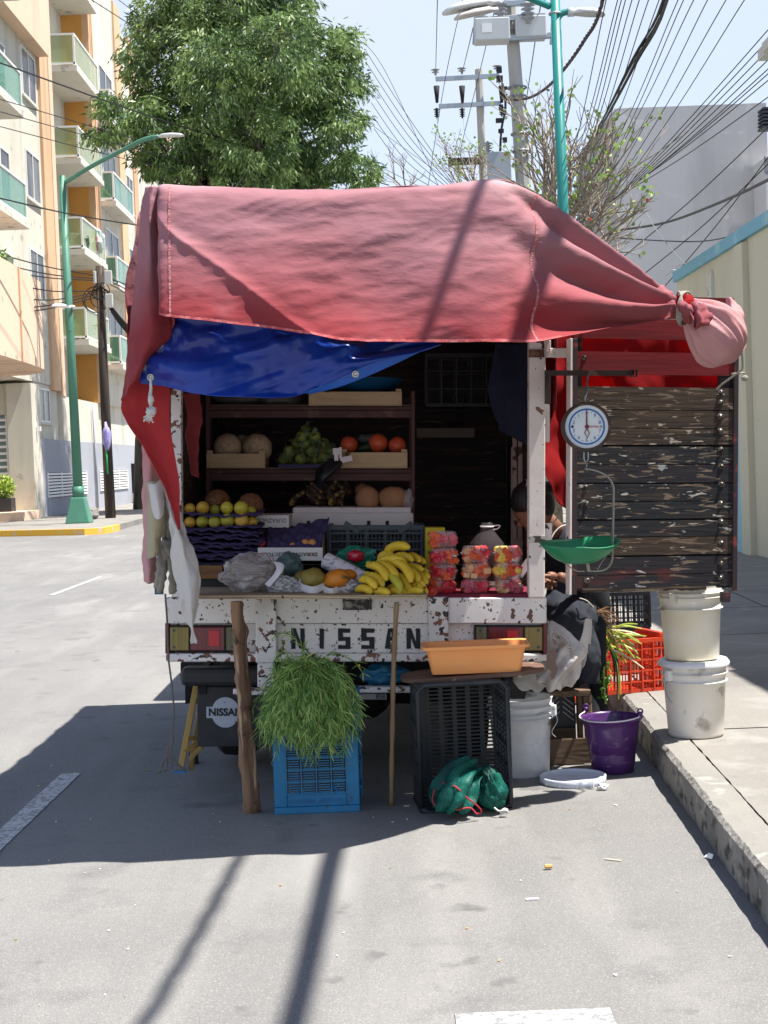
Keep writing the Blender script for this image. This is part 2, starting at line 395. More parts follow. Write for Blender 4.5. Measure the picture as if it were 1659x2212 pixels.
# curved overhang
b=B(); pl=[(-11.32,33),(-9.25,33),(-9.25,38),(-9.3,41),(-9.42,43.2),(-9.75,44.6),(-10.4,45.4),(-11.32,45.7)]
b.prism(pl,lambda p:V((p[0],p[1],4.5)),lambda p:V((p[0],p[1],6.95))); part('curved_overhang',b,m_peachl,bt)
P1('overhang_joint',-9.3,-9.235,39.9,39.96,4.5,6.95,m_peach)
P1('entrance_wall',-11.95,-11.15,49.0,50.2,0,4.49,m_cream)
P1('entrance_wall',-20,-13.3,49.0,50.2,0,4.5,m_cream)
P1('entrance_lintel',-13.3,-11.95,49.2,50.2,3.5,4.49,m_cream)
b=B()
for i in range(14): b.bx(-13.3,-11.96,49.1,49.14,.5+i*.215,.58+i*.215)
for x in (-13.2,-12.6,-12.02): b.bx(x-.03,x+.03,49.14,49.18,.3,3.5)
part('gate',b,m_white,bt); P1('entrance_glass',-13.3,-11.95,49.6,49.65,.3,3.5,m_door)
P1('step',-20,-11.0,46.4,48.99,.15,.42,m_peachl)
def grille(y0,y1,z0,z1):
    b=B(); b.bx(-11.171,-11.165,y0,y1,z0,z1); g=part('vent_opening',b,m_dark,bt)
    b=B(); n=8
    for i in range(n): zz=z0+(z1-z0)*(i+.5)/n; b.bx(-11.165,-11.12,y0,y1,zz-.035,zz+.035)
    k=int((y1-y0)/1.9)
    for i in range(k+1): yy=y0+(y1-y0)*i/k; b.bx(-11.165,-11.125,yy-.03,yy+.03,z0,z1)
    part('louvre',b,m_white,g)
grille(50.9,57.6,.75,1.6); grille(60.3,66.9,.8,1.65); grille(68.5,75,.8,1.65)
b=B(); b.bx(-11.14,-11.0,49.5,49.6,2.95,3.1); part('security_camera',b,m_white,bt)
# planter
def leaves(b,c,r,n,L,w,rs,droop=.3,ms=(0,1,2)):
    for i in range(n):
        d=V((rs.gauss(0,1),rs.gauss(0,1),rs.gauss(0,1))); d.normalize(); p=V(c)+V((d.x*r[0],d.y*r[1],d.z*r[2]))*(rs.random()**.4)
        t=V((rs.gauss(0,1),rs.gauss(0,1),rs.gauss(0,.6)-droop*2)).normalized(); s=t.cross(V((rs.gauss(0,1),rs.gauss(0,1),rs.gauss(0,1)))).normalized()*w*.5
        b.mi=rs.choice(ms); l=L*rs.uniform(.7,1.3)
        b.quad(p,p+t*l*.45+s,p+t*l,p+t*l*.45-s)
m_lf=[M('leaf_dark',(.05,.10,.03),.5,trl=.3),M('leaf_mid',(.15,.24,.075),.42,trl=.4),M('leaf_light',(.32,.43,.15),.4,trl=.42)]
m_lime=[M('lime_leaf',(.3,.42,.04),.5,trl=.3),M('lime_leaf_deep',(.2,.33,.04),.5,trl=.3),M('lime_leaf_pale',(.42,.5,.1),.5,trl=.3)]
pt=thing('planter','black planter with lime green shrub beside the barred gate','planter',(-11.95,47.9,.42))
b=B(); b.bx(-12.3,-11.6,47.6,48.2,.42,.85); part('pot',b,M('black_plastic',(.02,.02,.022),.5),pt,bev=.02)
b=B(); leaves(b,(-11.95,47.9,1.2),(.45,.4,.42),700,.13,.07,random.Random(2)); part('foliage',b,m_lime,pt)
pt=thing('balcony_plant','leafy plant sitting on the low overhang at the left edge','plant',(-9.8,40.2,6.95))
b=B(); leaves(b,(-9.75,39.5,7.15),(.35,.6,.28),300,.2,.07,random.Random(4)); part('foliage',b,m_lf,pt)
b=B(); b.lathe([(.12,6.95),(.16,7.05)],(-9.75,39.5,0),10); part('pot',b,m_dark,pt)
b=B(); b.ball((-11.0,57.3,10.15),(.42,.55,.32),12,.2,3,1); solo('foliage_pot',b,M('grey_green_leaf',(.14,.19,.13),.8,layers=[(9,.5,.6,(.06,.09,.05),5)],bump=(14,1)),'rounded grey green shrub behind the third balcony glass','plant')
b=B(); b.ball((-10.62,59.4,10.5),(.2,.4,.45),12,.25,3,2); solo('hanging_laundry',b,M('pale_cloth',(.45,.55,.52),.8,layers=[(4,.55,.6,(.5,.2,.22),2)]),'pale laundry hung over the lower balcony rail','laundry')
b=B(); leaves(b,(-11.2,58.2,7.0),(.5,.9,.5),260,.25,.1,random.Random(6)); solo('balcony_fern',b,m_lf,'dark leafy plant behind the glass of the lowest balcony','plant')
# ================= left street furniture =================
m_green=M('green_pole_paint',(.06,.19,.13),.5,layers=[(1.2,.62,.75,(.18,.3,.22),5),(7,.64,.7,(.1,.05,.03),5),((2,2,.6),.5,.8,(.09,.26,.18),3)])
def lamp_head(b,p,d,L,w):
    d=V(d).normalized(); p=V(p); s=d.cross(V((0,0,1))).normalized(); u=s.cross(d)
    prof=[(0,.18,.25),(.12,.25,.3),(.25,.8,.55),(.6,1,.6),(.9,.85,.4),(1,.4,.12)]
    rings=[]
    for t,ww,hh in prof:
        c=p+d*L*t; rings.append([b.av(c+s*w*ww*.5*math.cos(a)+u*(w*hh*.5*math.sin(a) if math.sin(a)>0 else w*.12*math.sin(a))) for a in [6.283*k/12 for k in range(12)]])
    for i in range(len(rings)-1):
        for j in range(12): b.af((rings[i][j],rings[i][(j+1)%12],rings[i+1][(j+1)%12],rings[i+1][j]))
    b.af(rings[0][::-1]); b.af(rings[-1]); return b
m_lh=M('lamp_casting',(.55,.56,.55),.4,metal=.3)
q=G(172,1130,.15); lt=thing('street_lamp','green street lamp with arm reaching right in front of the apartments','street lamp',q)
b=B(); b.tube([q+V((0,0,.70)),W(134,380,q.y)],[.14,.09],16); b.tube([q+V((0,0,.721)),q+V((0,0,1.02))],.165,16); part('pole',b,m_green,lt,True)
b=B(); 
b.prism([(-1,-1),(1,-1),(1,1),(-1,1)],lambda p:q+V((p[0]*.34,p[1]*.34,0)),lambda p:q+V((p[0]*.19,p[1]*.19,.72))); part('base',b,m_green,lt,bev=.03)
a=path([(138,396,q.y),(200,358,q.y-.4),(270,322,q.y-.8),(310,302,q.y-1),(342,295,q.y-1.1)],20,W); b=B(); b.tube(a,.06,10); part('arm',b,m_green,lt,True)
b=B(); lamp_head(b,a[-1]-V((.05,0,0)),W(402,292,q.y-1.3)-a[-1],.78,.28); part('lamp_head',b,m_lh,lt,True)
b=B(); p=W(152,664,q.y-.3); lamp_head(b,p,W(112,660,q.y-.8)-p,.62,.26); b.tube([p+V((0,0,.03)),W(160,662,q.y)],.035,8); part('lamp_head',b,m_white,lt,True,label='small white lamp head low on the pole')
b=B(); q2=G(196,1122,.15); b.ball(q2+V((0,0,.17)),(.26,.22,.2),12,.2,2,5); solo('rock',b,m_conc,'pale rock resting against the lamp base','rock')
q=G(239,1119,.15); m_tar=M('tarred_wood',(.035,.028,.024),.9,layers=[((6,6,.6),.55,.65,(.12,.08,.05),6)],bump=((20,20,2),.5))
ut=thing('utility_pole','dark leaning wooden utility pole on the far corner','utility pole',q)
b=B(); b.tube([q,W(226,850,q.y),W(215,575,q.y)],[.16,.14,.12],12); part('pole',b,m_tar,ut,True)
b=B(); b.bx(*sum([[W(204,592,q.y)[k],W(211,622,q.y)[k]] for k in (0,)],[]),q.y-.25,q.y-.1,W(0,622,q.y).z,W(0,595,q.y).z); 
for (u,v) in ((234,600),(236,650)): b.cb(W(u,v,q.y-.2),(.22,.15,.42))
part('junction_box',b,M('box_grey',(.5,.5,.48),.5),ut,bev=.02)
b=B()
for i in range(5): c=W(213+rnd.uniform(-6,12),650+rnd.uniform(-25,25),q.y-.2); b.torus(c,.2+.05*i,.015,20,5,Matrix.Rotation(1.4,3,'X'))
part('cable_coil',b,m_dark,ut,True)
mt=thing('mop','purple mop head on a green stick tied to the wooden pole','mop',W(232,1010,q.y-.2))
b=B(); b.ball(W(231,945,q.y-.22),(.12,.10,.38),14,.25,5,3); part('mop_head',b,M('purple_yarn',(.3,.27,.6),.9,layers=[((10,10,3),.5,.6,(.5,.48,.75),4)],bump=((30,30,6),1)),mt,True)
b=B(); b.tube([W(229,965,q.y-.22),W(233,1024,q.y-.22)],.025,8); part('stick',b,M('green_stick',(.02,.35,.12),.5),mt,True)
q=G(285,1086,.15); bl=thing('bollard','dark metal bollard box on a concrete foot beside the vents','bollard',q)
b=B(); b.bx(q.x-.42,q.x+.42,q.y-.4,q.y+.4,.15,.18); b.prism([(-1,-1),(1,-1),(1,1),(-1,1)],lambda p:q+V((p[0]*.5,p[1]*.45,.03)),lambda p:q+V((p[0]*.32,p[1]*.3,.42))); part('foot',b,m_conc,bl)
b=B(); b.bx(q.x-.27,q.x+.27,q.y-.2,q.y+.2,.57,1.9); part('post',b,m_dark,bl,bev=.02)
# ================= big tree =================
tr=random.Random(5); base=G(304,1100,.15)
bk=M('bark',(.10,.085,.07),.95,layers=[((5,5,1.2),.5,.65,(.04,.035,.03),6)],bump=((12,12,3),.8))
def tree(name,label,base,clumps,Y,trunk,nleaf,L,w,ms,seed,group=None,tr_r=.28):
    rs=random.Random(seed); t=thing(name,label,'tree',base,group)
    b=B(); b.tube([base]+trunk,[tr_r*(1-.5*i/len(trunk)) for i in range(len(trunk)+1)],10)
    tot=sum(c[2]**2 for c in clumps); lb=B(); top=trunk[-1]
    for (u,v,r,dy) in clumps:
        c=W(u,v,Y+dy); R=r*Y/F
        mid=(top+c)/2+V((0,0,-R*.4)); b.tube([trunk[-1] if rs.random()<.6 else trunk[-2],mid,c],[tr_r*.4,tr_r*.22,.03],6)
        n=int(nleaf*r*r/tot/55)+1
        for k in range(n):
            d=V((rs.gauss(0,1),rs.gauss(0,1),rs.gauss(0,1))).normalized(); q=c+d*R*.93*(rs.random()**.36)*rs.uniform(.88,1.1); q.z-=.1
            if k%9==0: b.tube([c,(c+q)/2+V((0,0,.15)),q],[.04,.02,.008],4,cap=False)
            out=(d+V((0,0,-.35))).normalized(); sh=rs.random(); mm=(2,1,1) if (sh<.30) else ((1,1,0) if sh<.7 else (0,0,1))
            sr=rs.uniform(.22,.42)*Y/55
            for j in range(55):
                e=V((rs.gauss(0,1),rs.gauss(0,1),rs.gauss(0,.75)))*sr*.55; p=q+e
                tt=(out*.5+V((rs.gauss(0,.5),rs.gauss(0,.5),-.55+rs.gauss(0,.35)))).normalized(); s=tt.cross(V((rs.gauss(0,.4),-1,rs.gauss(0,.4)))).normalized()*w*.5*rs.uniform(.7,1.3)
                lb.mi=mm[j%3]; l=L*rs.uniform(.6,1.35); lb.quad(p,p+tt*l*.4+s,p+tt*l,p+tt*l*.4-s)
    part('trunk',b,bk,t,True); part('crown',lb,ms,t); return t
clumps=[(430,110,130,0),(560,50,130,1),(655,140,115,-1),(520,225,150,1),(650,290,110,0),(405,280,100,-1),(255,245,52,-2),(225,285,38,-2),(305,250,50,-2),(315,75,62,0),(350,20,70,0),(735,110,52,0),(735,345,62,0),(798,370,26,0),(790,385,22,0),(450,370,115,1),(620,380,110,1),(335,170,60,0),(700,205,85,0),(745,260,45,-1),(290,130,35,-1),(560,320,110,-2),(480,160,90,-3),(600,110,80,-3),(340,330,60,-1),(470,-20,120,0),(600,-30,100,1),(765,85,22,0),(775,170,22,0)]
tree('broadleaf_tree','huge dense green tree towering over the street behind the red tarp',base,clumps,52,[W(306,950,55.6),W(330,800,55),W(400,600,54),W(450,420,53)],72000,.24,.06,m_lf,5)
# ================= right side =================
m_whg=M('pale_grey_render',(.47,.465,.465),.9,layers=[(.25,.45,.7,(.40,.397,.398),6),(1.3,.6,.7,(.53,.525,.52),6),((.8,.8,.12),.55,.75,(.34,.335,.335),5),((.55,.55,.9),.62,.66,(.56,.56,.55),3)],bump=(5,.2))
def px_box(u0,u1,v0,v1,y,d,z0=None):
    a=W(u0,v1,y);c=W(u1,v0,y); return (min(a.x,c.x),c.x,y,y+d,(a.z if z0 is None else z0),c.z)
t=thing('grey_building','tall blank light grey building wall beyond the pavement','building',W(1480,700,45)*1); t.location.z=0
b=B(); b.bx(*px_box(1340,1655,222,600,45,9,0)); part('wall',b,m_whg,t)
b=B(); b.bx(*px_box(1655,1668,600,900,45,9,0)); part('wall',b,m_whg,t)
t=thing('window_building','white building edge with dark windows at the right border','building',W(1700,700,43)); t.location.z=0
b=B(); b.bx(*px_box(1660,1900,330,600,43.5,1.4,0)); part('wall',b,M('white_render',(.6,.6,.6),.9),t)
for (v0,v1) in ((400,500),(545,625)):
    b=B(); x=px_box(1664,1720,v0,v1,43.45,.1); b.bx(*x); w=part('window',b,m_pane,t); b=B(); b.bx(x[0]-.08,x[0],43.4,43.5,x[4]-.1,x[5]+.1).bx(x[0],x[1],43.4,43.5,x[5],x[5]+.12); part('frame',b,m_white,w)
b=B()
for i in range(6): x=px_box(1648,1900,226+i*8,231+i*8,43.2,.6); b.bx(*x)
part('awning',b,M('dark_awning',(.03,.035,.05),.6),t)
b=B(); x=px_box(1652,1900,340,344,43.4,.04); b.bx(*x); x=px_box(1652,1900,365,369,43.4,.04); b.bx(*x)
for i in range(14): b.bx(x[0]+i*.15,x[0]+i*.15+.03,43.4,43.44,x[4],x[4]+.42)
part('railing',b,M('grey_metal',(.25,.26,.27),.5,metal=.4),t)
t=thing('low_building','low white building with fenced roof terrace behind the bare tree','building',W(1220,700,52)); t.location.z=0
x=px_box(1095,1345,590,900,50,10,0); b=B(); b.bx(*x); part('wall',b,M('white_render',(.6,.6,.6),.9),t)
m_blue=M('blue_post_paint',(.05,.14,.42),.6); b=B()
for u in (1128,1150,1205,1255,1312): b.tube([W(u,592,50.2),W(u-2,478,50.2)],.05,6)
part('fence_post',b,m_blue,t)
b=B(); m_gm=M('grey_metal',(.25,.26,.27),.5,metal=.4)
b.tube([W(1120,440,50.2),W(1345,415,50.2)],.03,5)
for i in range(34): b.tube([W(1120+i*6.6,440-i*.73,50.2),W(1120+i*6.6+90,590,50.2)] if i<20 else [W(1120+i*6.6,440-i*.73,50.2),W(1345,min(590,440+(34-i)*11),50.2)],.008,3); b.tube([W(1120+i*6.6,440-i*.73,50.2),W(max(1120,1120+i*6.6-90),590 if i>13 else 440+i*11,50.2)],.008,3)
part('wire_mesh',b,m_gm,t)
b=B(); b.bx(*px_box(1135,1200,520,590,52,2)); b.bx(*px_box(1262,1318,500,590,52,2)); part('roof_shed',b,M('shed_dark',(.12,.13,.15),.6,layers=[((2,2,.5),.5,.55,(.35,.36,.38),2)]),t)
b=B(); 
b.quad(W(1130,510,51.8),W(1165,478,51.8),W(1255,484,51.8),W(1270,520,51.8)); part('roof_canopy',b,M('canopy_grey',(.4,.41,.42),.6),t,sol=.05)
# street parallel cream wall
m_cw=M('cream_wall_paint',(.60,.545,.40),.9,layers=[(1.2,.5,.72,(.54,.49,.36),5),((3,3,.5),.62,.8,(.47,.43,.33),5),(7,.7,.74,(.36,.33,.26),4)],bump=(18,.2))
t=thing('cream_wall','long cream boundary wall with pale blue coping along the pavement','wall',(4.8,18,0))
b=B(); b.bx(4.7,5.0,17.6,23.9,0,4.14); part('wall',b,m_cw,t)
b=B(); b.bx(4.64,5.06,17.6,23.95,4.14,4.30); part('coping',b,M('coping_blue',(.20,.42,.50),.8,layers=[(3,.55,.65,(.3,.5,.55),5)]),t)
b=B(); b.bx(4.62,4.699,19.3,19.75,0,4.1); part('pilaster',b,m_cw,t)
b=B(); b.bx(4.64,4.699,19.78,20.1,0.156,2.6); part('painted_strip',b,M('strip_blue',(.3,.52,.6),.8),t)
b=B(); p=W(1549,608,21.5); b.bx(4.66,4.699,21.3,21.6,3.6,4.0); part('patch',b,M('patch_pale',(.6,.56,.48),.8,layers=[(9,.55,.6,(.15,.12,.1),4)]),t)
t=thing('side_shade_block','unseen cream block added beyond the right border to shade the pavement','building',(6,4,0))
b=B(); b.bx(4.72,9,-3,17.5,0,5.9); part('wall',b,m_cw,t)  # unseen block, its height set to cast the shadow on the right pavement
b=B()
for i in range(60): yy=-3+i*.342; b.bx(4.42+.06*NZ.noise(V((i*.7,0,0))),9,yy,yy+.34,5.9,6.02+.05*NZ.noise(V((i*.9,3,0))))
part('roof',b,m_slab,t)  # ragged eave shaped to make that shadow's edge jagged
# ================= poles, lamps, wires =================
m_cp=M('pole_concrete',(.42,.41,.38),.9,layers=[((3,3,.5),.5,.7,(.33,.32,.3),5),(9,.65,.72,(.55,.53,.5),4)],bump=(30,.3))
m_gal=M('galvanised_steel',(.36,.40,.44),.45,metal=.6)
m_blk=M('black_cable',(.012,.012,.014),.5)
m_ins=M('porcelain',(.33,.34,.36),.25)
def pole_base(p,q,z=.15):
    d=(q-p); return q+d*((z-q.z)/d.z)
def insul(b,p,s=1.0,n=4,up=1):
    pr=[(.02,0)]
    for i in range(n): z=.05+i*.05; pr+=[(.03,z),(.085 if i<n-1 else .1,z+.015),(.035,z+.035)]
    pr+=[(.02,.06+n*.05)]
    b.lathe([(r*s,zz*s*up) for r,zz in pr],p,10)
P0=W(1097,-60,25);P1_=W(1131,400,25); bs=pole_base(P0,P1_)
t=thing('concrete_pole','thick concrete pole carrying a transformer just behind the tarp','utility pole',bs)
b=B(); b.tube([bs,P0],[.17,.095],8); part('pole',b,m_cp,t)
b=B()
for (u,v,w) in ((1102,40,150),(1116,82,175),(1103,8,150)):
    c=W(u,v,24.8); b.cb(c,(w*25/F,.09,.09),Matrix.Rotation(-.04,3,'Y'))
for u in (1023,1190): b.beam(W(u,96,24.8),W(u+6,0,24.8),.06,.04)
part('crossarm',b,m_gal,t,bev=.008)
b=B(); c=W(1062,68,24.7); b.cb(c,(.56,.35,.36)); c=W(1145,62,24.9); b.cb(c,(.5,.35,.34)); tk=part('transformer_tank',b,M('tank_grey',(.5,.52,.52),.4),t,bev=.02)
b=B()
for u in (1041,1082,1141): insul(b,W(u,50,24.7),1.35,4)
part('bushing',b,m_ins,tk,True)
b=B(); b.cb(W(1052,60,24.5),(.16,.01,.14)); part('rating_plate',b,m_white,tk)
b=B()
for v in (70,190,210,290,327): b.torus(W(1117+(v-190)*.075,v,25),.15,.018,16,5)
part('band',b,m_gm,t)
b=B(); c=W(1078,362,24.9); b.cb(c,(.37,.3,.46)); bx_=part('electric_box',b,M('cabinet_grey',(.36,.39,.43),.4),t,bev=.01)
b=B(); insul(b,W(1054,333,24.9),.8,4); part('bushing',b,m_ins,bx_,True)
b=B()
for i in range(9): p=W(1080+rnd.uniform(-3,14),150+i*18+rnd.uniform(0,12),24.8); b.cb(p,(rnd.uniform(.05,.13),.08,rnd.uniform(.04,.1)))
b.tube(path([(1085,180,24.8),(1092,230,24.7),(1083,280,24.7),(1080,335,24.8)],14,W),.02,5); part('cable_clamp',b,m_blk,t)
P0=W(1196,-80,19);P1_=W(1217,462,19); bs=pole_base(P0,P1_)
m_teal=M('teal_pole_paint',(.02,.21,.19),.4,layers=[((2,2,.8),.6,.7,(.05,.28,.24),4)])
t=thing('teal_lamp_post','teal lamp post with two lamp heads above the red tarp','street lamp',bs)
b=B(); b.tube([bs,P0],[.075,.06],16); part('pole',b,m_teal,t,True)
a=path([(1187,14,19),(1165,5,18.9),(1130,-8,18.7),(1090,-12,18.5),(1072,-10,18.4)],12,W); b=B(); b.tube(a,.04,10); part('arm',b,m_teal,t,True)
b=B(); lamp_head(b,W(1078,2,18.4),W(945,30,18.1)-W(1078,2,18.4),.75,.3); part('lamp_head',b,m_lh,t,True,label='large old grey lamp head on the left arm')
b=B(); lamp_head(b,W(1075,14,18.35)-V((0,0,.03)),W(950,40,18.05)-W(1078,12,18.4),.6,.22); part('lamp_lens',b,M('lens',(.5,.45,.42),.2),t,True)
b=B(); b.tube(path([(1203,44,19),(1212,30,19),(1228,25,19)],8,W),.04,10); part('arm',b,m_teal,t,True)
b=B(); lamp_head(b,W(1228,27,19),W(1320,32,19.1)-W(1228,27,19),.46,.24); b.tube([W(1226,27,19),W(1240,26,19)],.055,10); part('lamp_head',b,m_lh,t,True,label='newer white lamp head on the right stub arm')
b=B(); b.torus(W(1199,30,19),.07,.015,16,5); part('band',b,m_gm,t)
P0=W(1034,150,45);P1_=W(1045,400,45); bs=pole_base(P0,P1_)
t=thing('insulator_pole','slim distant pole with two crossarms of insulators against the sky','utility pole',bs)
b=B(); b.tube([bs,P0],[.15,.11],8); part('pole',b,m_cp,t)
for (u0,u1,v) in ((941,1078,168),(948,1082,227)):
    b=B(); b.beam(W(u0,v+3,44.8),W(u1,v-4,44.8),.1,.12); part('crossarm',b,m_gal,t)
b=B(); b.beam(W(971,350,44.8),W(1040,347,44.8),.12,.2); b.beam(W(972,340,44.8),W(972,360,44.8),.1,.1); part('crossarm',b,m_dark,t)
for (u,v) in ((941,163),(998,160),(1074,155)):
    b=B(); insul(b,W(u,v,44.8),1.4,2); part('insulator',b,m_ins,t,True)
for (u,v) in ((944,222),(999,222),(1084,218)):
    b=B(); insul(b,W(u,v+34,44.7),1.0,5); b.tube([W(u-1,186,44.7),W(u,222,44.7)],[.09,.04],8); part('insulator',b,m_dark,t,True)
def wire(pts,r,label,name='overhead_wire',group=None,fn=W,n=28,mat=None,cat='wire'):
    b=B(); b.tube(path(pts,n,fn),r,5,cap=False); return solo(name,b,mat or m_blk,label,cat,group)
wr=random.Random(9)
fanl='thin dark overhead wire fanning up to the top right from the teal post'
for i,(u0,v0,u1) in enumerate([(1190,520,1310),(1196,500,1335),(1200,510,1343),(1206,520,1352),(1212,500,1366),(1225,480,1382),(1232,470,1402),(1240,470,1425),(1246,480,1466),(1236,520,1478),(1250,480,1500),(1262,500,1530),(1240,540,1570),(1265,510,1610)]):
    wire([(u0,v0,30),((u0+u1)/2+4,v0/2+8,23),(u1,-3,17),(u1*2-(u0+u1)/2+4,-v0*.5-6,13)],.0065,fanl,group='thin wires fanning to the top edge')
for i,v1 in enumerate((28,52,76,100,122,134,150,190)):
    u0=1205+i*6; v0=560-i*12
    wire([(u0,v0,32),((u0+1680)/2,(v0+v1)/2+14,24),(1700,v1-10,19)],.0075,'thin dark overhead wire running out through the right edge of the view',group='thin wires leaving by the right edge')
for i,(v0,v1,u0) in enumerate(((600,250,1290),(640,330,1330),(660,300,1400))):
    wire([(u0,v0,40),((u0+1690)/2,(v0+v1)/2+10,36),(1700,v1-15,32)],.012,('thin wire crossing the middle of the grey wall','lowest straight wire crossing the grey wall','steep wire rising over the lower grey wall')[i])
wire([(1340,497,40),(1440,480,36),(1560,435,30),(1680,378,24)],.03,'thick black cable sagging across the grey wall')
wire([(1340,515,40),(1500,522,36),(1600,505,30),(1690,480,26)],.016,'slack black cable low on the grey wall near the coping')
wire([(1385,440,38),(1420,500,36),(1470,560,34),(1500,590,32)],.012,'pale drop cable slanting down to the aerial',mat=m_gm)
# bundle
b=B(); br=random.Random(4)
base_=[(1175,500,33),(1225,395,28.3),(1300,265,23),(1370,130,19.5),(1440,-4,16.9)]
Pb=[W(*p) for p in base_]+[V((2.53,11,6.35)),V((2.28,6,6.28)),V((2.13,2,6.3)),V((1.6,-8,6.9))]
for k in range(9):
    off=V((br.uniform(-.028,.028),0,br.uniform(-.04,.04))); pts=[p+off*(1+.5*br.random())+V((br.uniform(-.015,.015),0,br.uniform(-.02,.02))) for p in Pb]; b.tube(path(pts,40),br.uniform(.008,.014),5,cap=False)
solo('cable_bundle',b,m_blk,'thick bundle of black cables climbing to the top right','cable bundle')
b=B(); Pt=[W(1090,214,24.8),W(1130,214,24.4),W(1165,200,23),W(1205,165,21),W(1260,90,18.5),W(1303,-4,16.9),V((2.10,11,6.45)),V((1.95,6,6.35)),V((1.69,2,6.3)),V((1.1,-8,6.8))]
pp=path(Pt,260)
for k in range(3):
    q=[]
    for i,p in enumerate(pp):
        a=i*.75+k*2.09; q.append(p+V((math.cos(a),0,math.sin(a)))*.014)
    b.tube(q,.0115,5,cap=False)
solo('twisted_cable',b,M('brown_cable',(.05,.03,.03),.6),'twisted brown cable looping from the concrete pole to the top','cable')
for i,(a,m_,c) in enumerate([((1000,-5,40),(960,180,44),(925,400,50)),((1075,-5,30),(1030,180,40),(975,400,50)),((1170,-5,24),(1125,300,40),(1115,395,45)),((945,-5,30),(943,80,38),(941,160,44.8)),((1022,60,25),(1010,110,35),(998,158,44.8))]):
    wire([a,m_,c],.010,('thin wire dropping straight down left of the insulator pole','thin wire slanting down between the poles','thin wire hanging beside the concrete pole','wire dropping from the top to the leftmost insulator','wire from the transformer to the middle insulator')[i])
for i,(u0,u1) in enumerate(((944,1016),(1001,1040))): wire([(u0,258,44.7),(u0+6,295,44),(u0+30,320,43),(u1+8,330,42)],.008,('slack grey jumper wire hanging from the left insulator','slack grey jumper wire hanging from the middle insulator')[i],mat=m_gm)
lw=['thick dark wire crossing from the left edge over the balconies to the tree','wire entering at the top left and crossing the tree crown','second wire crossing the upper balconies','third wire crossing the upper balconies','wire passing just below the lamp arm','dark wire crossing the white wall above the tarp corner','thin wire crossing the tree top','steep thin wire across the tree middle']
for i,(a,c,s,r) in enumerate([((-5,134,38),(840,400,60),14,.022),((190,-5,36),(960,430,70),20,.012),((-5,213,38),(820,425,60),12,.012),((-5,240,38),(790,428,60),12,.012),((-5,272,38),(700,425,60),12,.012),((-5,427,36),(320,490,46),5,.02),((470,-5,40),(985,400,70),16,.010),((250,-5,40),(900,418,70),30,.010)]):
    wire([a,((a[0]+c[0])/2,(a[1]+c[1])/2+s,(a[2]+c[2])/2),c],r,lw[i])
for i in range(7): wire([(790+i*3,110+i*28,60),(880,250+i*20,56),(985,400+i*5,50)],.012,'thin wire in the pale sky between tree and insulator pole',group='thin wires beside the tree against the sky')
wire([(770,80,60),(830,150,56),(960,430,50)],.01,'uppermost thin wire leaving the tree towards the pole')
for i,(v0,v1,s,g) in enumerate([(548,596,6,0),(568,602,8,0),(583,606,6,0),(605,628,12,0),(638,630,14,1),(668,634,8,1),(680,640,6,1)]):
    wire([(-5,v0,40),(110,(v0+v1)/2+s,43),(214,v1,46.4)],.018,('topmost cable running left from the wooden pole','second cable running left from the wooden pole','third cable running left from the wooden pole','sagging middle cable left of the wooden pole','black cable sagging over the curved overhang','pair of cable lines lowest on the overhang, upper one','lowest cable crossing the curved overhang')[i])
for i in range(3): wire([(216,596+i*6,46.4),(260,610+i*8,48),(330,640+i*20,50)],.018,'dark cable running right from the wooden pole behind the tarp',group='cables right of the wooden pole')
b=B()
for k in range(4): b.tube(path([(236,655+k*3,46),(255,680+k*5,46),(300,730+k*6,46)],8,W),.03,5)
solo('cable_bundle',b,m_blk,'thick drooping cable bundle right of the wooden pole','cable bundle')
# aerial
t=thing('tv_aerial','small rooftop television aerial behind the cream wall','aerial',W(1510,640,27))
b=B(); b.tube([W(1453,583,27),W(1512,590,27)],.012,5); b.tube([W(1500,590,27),W(1505,640,27)],.014,5); part('boom',b,m_gm,t)
b=B()
for (u,v) in ((1455,583),(1480,586),(1503,588)): b.tube([W(u-16,v+13,27),W(u+16,v-13,27)],.006,4)
part('element',b,m_gm,t)
